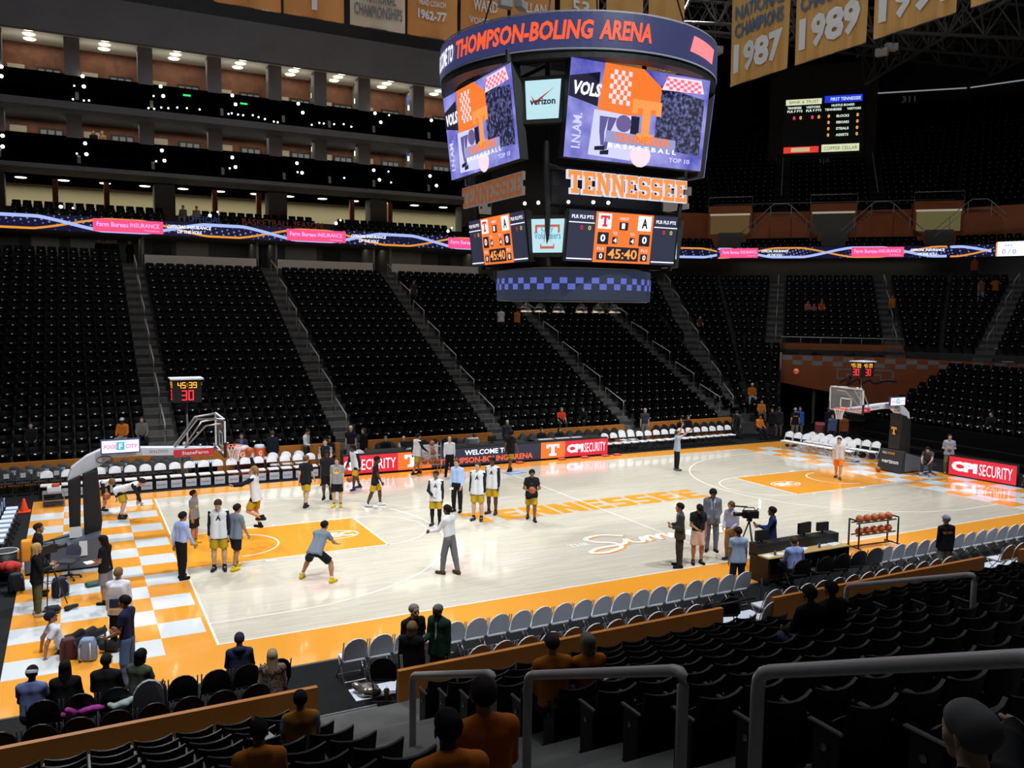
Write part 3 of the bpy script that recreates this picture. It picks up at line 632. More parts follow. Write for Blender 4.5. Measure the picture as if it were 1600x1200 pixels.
for k in (1, 2, 3):
    lo, hi = slo(k, 22), shi(k, 22)
    uw.add([up(k, lo, 22.2, 11.4), up(k, hi, 22.2, 11.4), up(k, hi, 22.2, 15.45), up(k, lo, 22.2, 15.45), up(k, hi, U0, 15.45), up(k, lo, U0, 15.45)], [(0, 1, 2, 3), (3, 2, 4, 5)])
upw = struct(uw.build('wall_upper', M_ORDARK), 'orange wall at the foot of the upper bowl')
mo = mat('#3a3833', .8)
for i, (s, lit) in enumerate(((-3.0, '#8a6b3f'), (5.0, '#5a554a'), (12.6, '#8f8657'))):
    v = MB(); f = lambda a, t, z: up(2, s+a, t, z)
    vm = struct(MB().prism([(-1.75, 11.5), (1.75, 11.5), (1.75, 15.9), (-1.75, 15.9)], 20.9, 22.5, lambda u, v, t: f(u, t, v)).build('wall_vomitory', M_ORDARK), 'orange vomitory block on the upper concourse')
    MB().add([f(-1.55, 20.88, 13.6), f(1.55, 20.88, 13.6), f(1.55, 20.88, 15.1), f(-1.55, 20.88, 15.1)], [(0, 1, 2, 3)]).build('opening', mat(lit, .7, emit=.35 if i != 1 else .12), vm)
    MB().add([f(-1.6, 20.86, 15.1), f(1.6, 20.86, 15.1), f(1.6, 20.86, 15.25), f(-1.6, 20.86, 15.25)], [(0, 1, 2, 3)]).build('lintel_light', mat('#cfc7b0', .6, emit=.5), vm)
    MB().add([f(-.9, 20.84, 11.6), f(1.1, 20.84, 11.6), f(1.1, 20.84, 13.7), f(-.9, 20.84, 13.7)], [(0, 1, 2, 3)]).build('stair_wall', mat('#66645f', .8), vm)
    r_ = MB().tube([f(-1.75, 20.95, 15.9), f(-1.75, 20.95, 16.6), f(1.75, 20.95, 16.6), f(1.75, 20.95, 15.9)], .03, 5)
    tag(r_.build('vomitory_rail', M_RAILW, None, True), 'grey pipe rail over the %s upper concourse opening' % ('left lit', 'middle dark', 'right lit')[i], 'railing')
for i, s in enumerate((1.0, 8.6, 15.4)):
    f = lambda a, t, z: up(2, s+a, t, z); stp = MB()
    for sd in (-1, 1):
        for j in range(7): stp.add([f(sd*(.8+.3*j), tt, zz) for zz in (13.2, 14.95-.24*j) for tt in (20.9, 22.2) for _ in (0,)]+[f(sd*(.8+.3*(j+1)), tt, zz) for zz in (13.2, 14.95-.24*j) for tt in (20.9, 22.2)], [(0, 1, 3, 2), (4, 6, 7, 5), (2, 3, 7, 6), (0, 2, 6, 4)])
    stp.add([f(-.85, 20.9, 13.2), f(.85, 20.9, 13.2), f(.85, 20.9, 14.95), f(-.85, 20.9, 14.95), f(.85, 22.2, 14.95), f(-.85, 22.2, 14.95)], [(0, 1, 2, 3), (3, 2, 4, 5)])
    struct(stp.build('stair_upper', M_ORDARK), 'orange double stair to the upper bowl')
    rr = MB()
    rr.tube([f(-3., 20.85, 13.7), f(-.8, 20.85, 15.75), f(-.5, 20.85, 15.95), f(.5, 20.85, 15.95), f(.8, 20.85, 15.75), f(3., 20.85, 13.7)], .035, 5)
    rr.tube([f(-3., 20.85, 13.2), f(-.8, 20.85, 15.25), f(.8, 20.85, 15.25), f(3., 20.85, 13.2)], .025, 5)
    for a, z in ((-.8, 15.75), (.8, 15.75), (-2., 14.65), (2., 14.65)): rr.tube([f(a, 20.85, z-1.1), f(a, 20.85, z)], .03, 5)
    tag(rr.build('stair_rail', M_RAILW, None, True), 'peaked grey rail over the %s orange double stair' % ('left', 'middle', 'right')[i], 'railing')
rr = MB(); rr.tube([up(2, slo(2, 22.2), 22.2, 16.15), up(2, shi(2, 22.2), 22.2, 16.15)], .025, 5); tag(rr.build('wall_rail', M_RAILW, None, True), 'long thin rail along the orange upper wall', 'railing')
for k, s in ((2, .95), (2, 8.5), (3, .95), (1, -.6)):
    q = MB()
    for i in range(1, 23):
        t0 = U0+UT*i; z = UZ+UR*i; q.add([up(k, s+x, tt, z+.01) for tt in (t0-.3, t0+.75) for x in (-.5, .5)], [(0, 1, 3, 2)])
    struct(q.build('stair_upper', mat('#4d4b48', .8)), 'dark upper bowl aisle stairs')
    q = MB().tube([up(k, s, U0+1, UZ+1.5), up(k, s, U0+17, UZ+1.5+16*UR/UT)], .03, 5); tag(q.build('aisle_handrail', M_RAILW, None, True), 'long handrail up the upper bowl aisle %s' % {(2, .95): 'above the left orange stair', (2, 8.5): 'above the middle orange stair', (3, .95): 'at the far right', (1, -.6): 'behind the scoreboard'}[(k, s)], 'handrail')
bw = MB()
for k in (1, 2, 3): bw.add([up(k, slo(k, 41.6), 41.6, 26.5), up(k, shi(k, 41.6), 41.6, 26.5), up(k, shi(k, 41.6), 41.6, 34), up(k, slo(k, 41.6), 41.6, 34)], [(0, 1, 2, 3)])
struct(bw.build('wall_end', mat('#1a1b1d', .8)), 'dark wall behind the upper bowl')
for k, s0, s1, nm in ((2, -11., -1.9, 'left'), (2, 8.2, 17.6, 'right'), (3, -8.1, 12, 'far right')):
    o = MB(); rect(o, lambda u, v: up(k, u, 41.5, v), s0, s1, 29.0, 29.12); tag(o.build('wall_wash_glow', mat('#aab0b8', .6, emit=.55)), 'thin dim light strip over the %s upper section' % nm, 'light')  # wall wash painted as an emissive strip along the wall top
for t, a, b in (('309', 1146, 171), ('311', 1420, 155)):
    v = ray(a, b); n = FAC[2][1]; D = FAC[2][0]@n+41.4; tt = (D-n@CAMP[:2])/(n@v[:2]); p = CAMP+v*tt; tm = MB(); tg = FAC[2][2]
    text_on(tm, t, lambda u, v: (tg[0]*u, tg[1]*u, v), -.6, -.3, 1.2, .6, .01); o = tm.build('section_sign', mat('#77787c', .6, emit=.12)); o.location = tuple(p); tag(o, '%s section number %s on the dark upper wall' % ('left' if t == '309' else 'right', t), 'sign')
# ceiling and roof steel
struct(MB().box(-40, 90, -45, 80, 37, 37.2).build('ceiling', M_BLACK), 'black arena ceiling')
struct(MB().box(-40, 90, 47.5, 47.7, 0, 37).build('wall_back', M_BLACK), 'black wall behind the suites')
struct(MB().box(X0, X1, 38.4, 47.5, 24.9, 37).build('wall_top', M_BLACK), 'black wall above the suite fascia')
def truss(a, b, hgt, n, r=.07):
    a, b = np.array(a, float), np.array(b, float); mb = MB(); d = (b-a)/n; side = np.cross(d, [0, 0, 1]); side = side/np.linalg.norm(side)*.8; up_ = np.array([0, 0, hgt])
    for o in (np.zeros(3), up_-side, up_+side): mb.tube([a+o, b+o], r*1.3, 5)
    for i in range(n):
        p = a+d*i; q = a+d*(i+1)
        for o in (up_-side, up_+side): mb.tube([p, (p+q)/2+o, q], r*.8, 4, 0, False)
        mb.tube([(p+q)/2+up_-side, (p+q)/2+up_+side], r*.7, 4, 0, False)
    return mb
M_TRUSS = mat('#4a4844', .6, .2)
for i, (a, b) in enumerate((((22, 24, 23.5), (52, 12, 23.5)), ((24, 30, 25.5), (60, 20, 25.5)), ((30, 34, 27.5), (66, 28, 27.5)), ((30, 6, 23.5), (44, 34, 25)), ((38, 2, 24), (56, 32, 26)), ((8, 26, 27.5), (36, 26, 27.5)), ((16, 20, 25), (22, 40, 27.5)), ((46, 0, 24.5), (66, 28, 27)))):
    tag(truss(a, b, 2.2, 14, .085).build('roof_truss', M_TRUSS), 'grey steel roof truss number %s from the banner row, partly hidden' % ('one', 'two', 'three', 'four', 'five', 'six', 'seven', 'eight')[i], 'truss')

# ================================================================== near stand
NT, NRI, NZ, NY = .81, .311, .45, -5.65
ns = MB()
for i in range(20):
    y0 = NY-NT*i if i else -5.12; z = NZ+NRI*i
    ns.add([(-16, y0, z-NRI if i else 0), (34, y0, z-NRI if i else 0), (34, y0, z), (-16, y0, z), (34, NY-NT*(i+1), z), (-16, NY-NT*(i+1), z)], [(0, 3, 2, 1), (3, 5, 4, 2)])
struct(ns.build('stand_near', noisy('grey_tread', '#5a5b58', '#6a6a66', 2, .75)), 'grey concrete terraces of the near stand')
nst = MB()
for xa, wa in ((1.15, 1.9), (10.1, 1.3), (18.85, 1.3)):
    for i in range(1, 20): nst.box(xa-wa/2, xa+wa/2, NY-NT*i-.001, NY-NT*i+NT*.45, NZ+NRI*(i-1), NZ+NRI*(i-.5))
struct(nst.build('stair_near', noisy('grey_step', '#64645f', '#72726d', 2, .75)), 'grey concrete steps of the near aisles')
for a, b in ((-16, .8), (2.2, 9.4), (10.83, 18.1), (19.65, 30)):
    struct(MB().box(a, b, -5.12, -5.02, -.02, 1.0).build('wall_near', M_ORWALL), 'low orange wall in front of the near stand')
# ================================================================== near tip-up seats: the 300 largest as things, the rest joined
def near_seat_parts():
    bk = MB(); w = .245; lev = ((.12, .0), (.4, -.05), (.66, -.1), (.78, -.135), (.815, -.145)); cols = (-1, -.6, -.2, .2, .6, 1)
    def pt(c, z, y, o): 
        zz = z+(.035*(c*c) if z > .77 else 0)
        return (c*w, y-.05*(1-c*c)+o, zz)
    A = [pt(c, z, y, 0) for z, y in lev for c in cols]; B = [pt(c, z, y, -.035) for z, y in lev for c in cols]; n = len(cols)
    bk.add(A, [(i*n+j, i*n+j+1, (i+1)*n+j+1, (i+1)*n+j) for i in range(4) for j in range(n-1)]); bk.add(B, [((i+1)*n+j, (i+1)*n+j+1, i*n+j+1, i*n+j) for i in range(4) for j in range(n-1)])
    o = 4*n; bk.add([A[o+j] for j in range(n)]+[B[o+j] for j in range(n)], [(j, j+1, n+j+1, n+j) for j in range(n-1)])
    for j in (0, n-1): bk.add([A[i*n+j] for i in range(5)]+[B[i*n+j] for i in range(5)], [(i, i+1, 5+i+1, 5+i) for i in range(4)])
    pan = MB(); P = []
    for z, y in ((.34, .02), (.38, .1), (.5, .12), (.62, .08), (.65, .03)):
        for x, q in ((-.2, .02), (-.1, 0), (.1, 0), (.2, .02)): P.append((x, y-q, z))
    pan.add(P, [(i*4+j, i*4+j+1, i*4+j+5, i*4+j+4) for i in range(4) for j in range(3)]); pan.add([(-.2, 0, .34), (.2, 0, .34), (.2, 0, .65), (-.2, 0, .65)], [(0, 3, 2, 1)])
    arm = MB().box(-.285, -.235, -.14, .2, .59, .62)
    leg = MB().box(-.275, -.245, -.1, .14, 0, .59).box(-.28, -.24, -.16, .16, 0, .03)
    return bk, pan, arm, leg
bk, pan, arm, leg = near_seat_parts()
NSM = (bk.mesh('backrest', M_SEATN, True), pan.mesh('seat_pan', M_SEATN, True), bevel(arm.mesh('armrest', mat('#202123', .4)), .01, 1), leg.mesh('side_frame', M_BLACK))
al = MB(); [al.add(q.v, q.f) for q in (bk, pan, arm, leg)]
dotm = MB(); dotm.lathe([(.001, 0), (.028, 0), (.03, -.006)], 10); DOTM = dotm.mesh('row_plate', mat('#8f9094', .4, .4))
nsl = []
for (a, n_, nm) in ((-7.93, 15, 'left'), (2.25, 13, 'middle'), (10.95, 13, 'right'), (19.7, 10, 'far right')):
    for i in range(18):
        for j in range(n_):
            p = (a+.535*(j+.5), NY-NT*i-.48, NZ+NRI*i)
            if inview((p[0], p[1], p[2]+.6), 40) and p[1] > CAMP[1]+.75 and depth((p[0], p[1], p[2]+.6)) > .9: nsl.append((depth(p), p, nm, i, j))
nsl.sort(key=lambda q: q[0]); tpl = {}
for D, p, nm, i, j in nsl[:300]:
    if nm == 'left': lab = 'black tip-up seat, %s row above the left orange wall, %s left of the aisle' % (ORD[i], ORD[14-j])
    else: lab = 'black tip-up seat, %s row above the %s orange wall, %s right of the aisle' % (ORD[i], {'middle': 'middle', 'right': 'right', 'far right': 'last'}[nm], ORD[j])
    r_ = thing('stadium_seat', lab, 'seat', p, 0, 'near %s seats' % nm)
    for q in NSM: link(q.name, q, r_)
    if j == 0 and nm != 'left':
        o = link('row_plate', DOTM, r_, (-.281, .03, .46)); o.rotation_euler = (0, R(90), 0)
tag(join_seats('stadium_seats', [(p, np.array([0, 1.])) for D, p, nm, i, j in nsl[300:]], M_SEATN, np.array(al.v), al.f), 'more distant rows of black tip-up seats in the near stand', 'seats', None, 'stuff')
# near handrails
def rail(pts, lab, r=.045):
    P = [np.array(p, float) for p in pts]; path = []
    for i, p in enumerate(P):
        if 0 < i < len(P)-1:
            a = P[i-1]-p; b = P[i+1]-p; a = a/np.linalg.norm(a)*.12; b = b/np.linalg.norm(b)*.12
            path += [p+a, p+a*.35+b*.12, p+a*.12+b*.35, p+b]
        else: path.append(p)
    tag(MB().tube(path, r, 10).build('handrail', M_GSTEEL, None, True), lab, 'handrail')
nf = lambda y: NZ+NRI*math.floor((NY-y)/NT)
def nrail(x, ya, yb, za, zb, lab): rail([(x, ya, nf(ya)), (x, ya, za), (x, yb, zb), (x, yb, nf(yb))], lab)
for xa, A_, B_, lab in ((1.2, (645, 1055), (770, 1052), 'short grey steel handrail lowest in the near aisle'), (1.2, (825, 1055), (1068, 1047), 'middle grey steel handrail in the near aisle by the orange-shirted couple'), (1.2, (1185, 1050), (1640, 1026), 'nearest large grey handrail running out of the picture at the right'), (10.1, (1323, 915), (1523, 897), 'dark grey handrail in the right-hand near aisle')):
    a, b = PL(*A_, 0, xa), PL(*B_, 0, xa); nrail(xa, a[1], b[1], a[2], b[2], lab)

# ================================================================== folding chairs
def rbox(name, M, x0, x1, y0, y1, z0, z1, r, seg=2): return bevel(MB().box(x0, x1, y0, y1, z0, z1).mesh(name, M), r, seg)
def curved_back(w, z0, z1, y0, y1, th, M, name, rnd=.6, M2=None):
    mb = MB(); n = 12; out = []
    zc = z0+(z1-z0)*(1-rnd)
    out += [(-w, z0), (w, z0), (w, zc)]
    for k in range(1, 8): a = math.pi*k/8; out.append((w*math.cos(a), zc+(z1-zc)*math.sin(a)))
    out.append((-w, zc))
    fy = lambda x, z: y0+(y1-y0)*(z-z0)/(z1-z0)-.04*(1-(x/w)**2)
    mb.prism(out, 0, th, lambda u, v, t: (u, fy(u, v)-t, v))
    if M2:
        mb.m[0] = 0; mb.m[1] = 1
        return mb.mesh(name, [M, M2])
    return mb.mesh(name, M)
M_PADW = mat('#dfe1e6', .45, name='white_vinyl'); M_PADG = mat('#b2b4ba', .5, name='grey_chair_shell'); M_PADB = mat('#0d0e10', .5, name='black_vinyl')
def folding_parts(kind):
    if kind in ('white', 'bench'): bm_, b2, sm_, fm = M_PADW, M_PADG, M_PADW, M_STEEL if kind == 'white' else M_BLACK
    elif kind == 'black': bm_, b2, sm_, fm = M_PADB, M_PADB, M_PADB, M_DGREY
    else: bm_, b2, sm_, fm = M_WHITE, M_WHITE, M_WHITE, mat('#c9ccd2', .4, .2)
    P = [curved_back(.238, .5, .95, -.19, -.29, .035, bm_, 'backrest', .62, b2) if kind in ('white', 'black') else curved_back(.215, .69 if kind == 'bench' else .64, .95, -.2, -.27, .04, bm_, 'backrest', .55, b2)]
    st = MB(); st.box(-.215, .215, -.17, .23, .42, .48); P.append(bevel(st.mesh('seat', sm_), .022, 2))
    for s in (-1, 1):
        P.append(MB().tube([(s*.235, -.27, .88), (s*.235, -.13, .46), (s*.235, .26, 0)], .012, 6).mesh('frame_leg', fm, True))
        P.append(MB().tube([(s*.215, .2, .44), (s*.215, -.26, 0)], .012, 6).mesh('rear_leg', fm, True))
    P.append(MB().tube([(-.235, .2, .07), (.235, .2, .07)], .008, 5).tube([(-.215, -.2, .06), (.215, -.2, .06)], .008, 5).mesh('crossbar', fm))
    return P
CHP = {k: folding_parts(k) for k in ('white', 'black', 'allwhite', 'bench')}
LOGO = MB().box(-.05, .05, -.2, -.196, .8, .815).mesh('chair_logo', mat('#c98a6a', .6))
def chair(kind, loc, heading, label, group, extra=()):
    o = thing({'white': 'padded_folding_chair', 'bench': 'bench_chair', 'black': 'black_folding_chair', 'allwhite': 'white_folding_chair'}[kind], label, 'chair', loc, -R(heading), group)
    for q in CHP[kind]: link(q.name, q, o)
    for q in extra: link(q.name, q, o)
    return o
CARD = MB().box(-.2, .2, .285, .295, .04, .34).mesh('sponsor_card', mat('#c9cbd6', .6)); 
ct_ = MB(); text_on(ct_, 'BasketBall', lambda u, v: (-u, .297, v), -.15, .16, .3, .07, .01); CARDT = ct_.mesh('card_print', mat('#5a5f86', .6))
CARDL = CARD
# near front row (backs to the camera)
FLATP = MB().box(-.26, .26, -.42, -.2, -.01, .004).mesh('floor_card', mat('#dfe6f2', .5))
for i in range(20):
    x = 2.05+.513*i
    if i in (3,): continue
    chair('white', (x, -2.86, -.03), random.uniform(-1, 1), '%s grey-backed white padded chair from the left on the near sideline' % ORD[i], 'near front row of padded chairs')
for i in range(18):
    x = 3.55+.513*i
    if 3.9 < x < 9.3: chair('white', (x, -4.16, -.03), random.uniform(-1, 1), '%s chair from the left showing its white rim above the middle orange wall' % ORD[i], 'second row padded chairs behind middle wall')
strip = struct(MB().box(1.85, 11.9, -3.8, -3.28, -.028, -.02).build('floor_strip', mat('#d7dfec', .5)), 'white floor strip behind the near chairs')
struct(MB().box(16.6, 24., -3.8, -3.28, -.028, -.02).build('floor_strip', mat('#d7dfec', .5)), 'white floor strip behind the right near chairs')
for i in range(15): chair('white', (16.95+.51*i, -2.8, -.03), random.uniform(-1, 1), '%s grey-backed padded chair rightward from the press table in the near row' % ORD[i], 'right near row of padded chairs')
for i in range(14):
    if i != 13: chair('white', (11.5+.51*i, -4.16, -.03), random.uniform(-1, 1), '%s chair from the left showing its white rim above the right orange wall' % ORD[i], 'second row padded chairs behind right wall')
for i in range(5): chair('white', (20.2+.51*i, -4.16, -.03), random.uniform(-1, 1), '%s padded chair from the left behind the last orange wall at right' % ORD[i], 'second row padded chairs at right edge')
chair('white', (10.9, -4.75, -.03), 4, 'lone padded chair peeking out left of the right orange wall', 'lone padded chair by right wall')
# black chairs behind the left baseline corner
for i in range(8): chair('black', (-3.2+.53*i, -3.15, -.03), random.uniform(-2, 2), '%s black folding chair from the left in the lower left front row' % ORD[i], 'front row black folding chairs at lower left')
for i in range(8): chair('black', (-3.75+.53*i, -4.02, -.03), random.uniform(-2, 2), '%s black folding chair from the left in the lower left back row' % ORD[i], 'back row black folding chairs at lower left')
chair('black', (2.35, -3.95, -.03), 25, 'single black folding chair with a grey seat beside the wrapped bundle', 'single black chair by bundle')
chair('black', (10.35, -4.15, -.03), 20, 'single black folding chair in the gap between the orange walls', 'single black chair in gap')
for i in range(4): chair('black', (14.75+.62*i, -2.8, -.03), 14, '%s black folding chair from the left behind the press table' % ORD[i], 'black folding chairs at press table')
# far sideline rows, facing the court
for i in range(22):
    x = -2.9+.545*i
    if 7.3 < x < 8.2: continue
    chair('bench', (x, 17.35, -.03), 180, '%s white bench chair with sponsor card from the left on the far sideline' % ORD[i], 'far left bench chairs', (CARD, CARDT))
for i in range(3): chair('bench', (4.95+.56*i, 18.15, -.03), 180, '%s white chair in the short second row left of the LED board' % ORD[i], 'far second row white chairs')
for i in range(16):
    chair('bench', (21.5+.545*i, 17.35, -.03), 180, '%s white padded chair rightward from the far LED board' % ORD[i], 'far right bench chairs')
for i in range(2): chair('bench', (23.0+.56*i, 18.0, -.03), 180, '%s white chair standing behind the far right bench row' % ('left', 'right')[i], 'far right second row chairs')
PAPER = MB().box(-.09, .09, -.165, -.155, .62, .8).mesh('paper_sheet', mat('#c9ced6', .6))
for r_ in range(2):
    for i in range(15): chair('black', (-7.2+.56*i+.2*r_, 18.2+.66*r_, -.03), 180+random.uniform(-3, 3), '%s black chair from the left in the %s row along the far left wall' % (ORD[i], ('front', 'back')[r_]), 'far left black chairs with papers', (PAPER,) if i < 12 else ())
for a, n_ in ((10., 9), (17.6, 11), (26., 11)):
    for i in range(n_): chair('black', (a+.56*i, 18.9, -.03), 180+random.uniform(-4, 4), ORD[i]+' black folding chair from the left at the far orange wall %s' % {10.: 'behind the LED board', 17.6: 'near its right end', 26.: 'behind the right bench'}[a], 'far black chairs %d' % a)
# right end block of white chairs
for r_ in range(2):
    for i in range(8): chair('allwhite', (30.9+.95*r_+.06*i, 14.4-.53*i+.1*r_-.75*r_, -.03), 262, '%s white folding chair from the left in the %s row behind the right baseline' % (ORD[i], ('front', 'back')[r_]), 'right end white chairs %d' % r_)
for i in range(3): chair('allwhite', (33.3+.1*i, 2.9-.56*i, -.03), 262, '%s white folding chair rightward from the red LED panel at right' % ORD[i], 'right edge white chairs')
for i in range(8):
    chair('black', (-4.55-.02*i, 13.4-.62*i, -.03), 90, '%s chair with programs from the back beyond the left baseline' % ORD[i], 'left edge chairs with programs', (MB().box(-.18, .18, -.14, .2, .485, .54).mesh('program_stack', mat('#c9d3ee', .6)), MB().box(-.16, .16, -.19, -.17, .6, .86).mesh('program_sheet', mat('#8fa3d8', .6))))
chair('bench', (-3.6, 17.35, -.03), 180, 'white chair standing alone left of the basket support', 'lone chair by basket support')

# ================================================================== LED boards at the court
def led_root(name, label, a, b, h=.78, z=.06):
    a, b = np.array(a, float), np.array(b, float); d = b-a; ln = np.linalg.norm(d); d /= ln
    root = thing(name, label, 'LED board', (a[0], a[1], 0), math.atan2(d[1], d[0]))
    MB().box(0, ln, .02, .22, 0, h+z+.05).build('housing', M_BLACK, root)
    return root, ln, (lambda u, v, o=0.: (u, .015-o, v))
root, ln, P = led_root('led_board', 'red LED board reading SECURITY with an orange T panel on the far sideline', (7.55, 16.62), (11.6, 16.62))
fn = lambda u, v: P(u, v, .0); fn2 = lambda u, v: P(u, v, .008)
E_RED = mat('#e8263c', .4, emit=1.); E_ORP = mat('#ff7a33', .4, emit=1.05); E_WB = mat('#f1f0ff', .4, emit=1.2); E_DN = mat('#2b3048', .4, emit=.9); E_ORT = mat('#ff6a3d', .4, emit=1.05)
rect(MB(), fn, 0, 2.45, .06, .84).build('screen_panel', E_RED, root); rect(MB(), fn, 2.45, ln, .06, .84).build('screen_panel', E_ORP, root)
t = MB(); text_on(t, 'CPI', fn2, -.0, .22, .55, .42, .06); text_on(t, 'SECURITY', fn2, .6, .2, 1.75, .46, .005); t.build('screen_text', E_WB, root)
link('screen_text', polymesh([[(2.75+a*.9, .17+b*.56) for a, b in SLAB['T']]], 'screen_text', E_WB, fn2), root)
root, ln, P = led_root('led_board', 'dark LED board reading WELCOME TO THOMPSON-BOLING ARENA', (11.62, 16.62), (17.2, 16.62)); fn = lambda u, v: P(u, v, .0); fn2 = lambda u, v: P(u, v, .008)
rect(MB(), fn, 0, ln, .06, .84).build('screen_panel', E_DN, root)
t = MB(); text_on(t, 'WELCOME TO', fn2, 1.6, .5, 2.3, .24, .03); t.build('screen_text', E_WB, root)
t = MB(); text_on(t, 'THOMPSON-BOLING ARENA', fn2, .35, .14, 4.8, .27, .03); t.build('screen_text', E_ORT, root)
root, ln, P = led_root('led_board', 'red LED board reading CPI SECURITY with an orange T panel right of the welcome board', (17.22, 16.62), (21.05, 16.62)); fn = lambda u, v: P(u, v, .0); fn2 = lambda u, v: P(u, v, .008)
rect(MB(), fn, 0, 1.35, .06, .84).build('screen_panel', E_ORP, root); rect(MB(), fn, 1.35, ln, .06, .84).build('screen_panel', E_RED, root)
link('screen_text', polymesh([[(.3+a*.9, .17+b*.56) for a, b in SLAB['T']]], 'screen_text', E_WB, fn2), root)
t = MB(); text_on(t, 'CPI', fn2, 1.45, .24, .95, .42, .07); text_on(t, 'SECURITY', fn2, 2.45, .22, 1.25, .46, .005); t.build('screen_text', E_WB, root)
pc = G(1484, 744); pd = G(1572, 758)
root, ln, P = led_root('led_board', 'red LED panel reading CPI SECURITY behind the right baseline', (32.25, 5.95), (32.55, 3.05), .82); fn = lambda u, v: P(u, v, .0); fn2 = lambda u, v: P(u, v, .008)
rect(MB(), fn, 0, ln, .06, .88).build('screen_panel', E_RED, root); t = MB(); text_on(t, 'CPI', fn2, .12, .26, 1.15, .44, .07); text_on(t, 'SECURITY', fn2, 1.35, .22, 1.4, .5, .005); t.build('screen_text', E_WB, root)
for i, x in enumerate((12.3, 15.9, 18.2, 19.5, 20.7, 21.4)): tag(bevel(MB().box(x-.17, x+.17, 16.2, 16.5, .006, .07).mesh('floor_pad', mat('#c2504a', .5)), .02) and link('floor_pad', bevel(MB().box(-.17, .17, -.14, .14, 0, .07).mesh('floor_pad', mat('#c2504a', .5)), .02), None, (x, 16.3, .006)), 'small red foot pad in front of the far LED boards', 'pad', 'red foot pads')

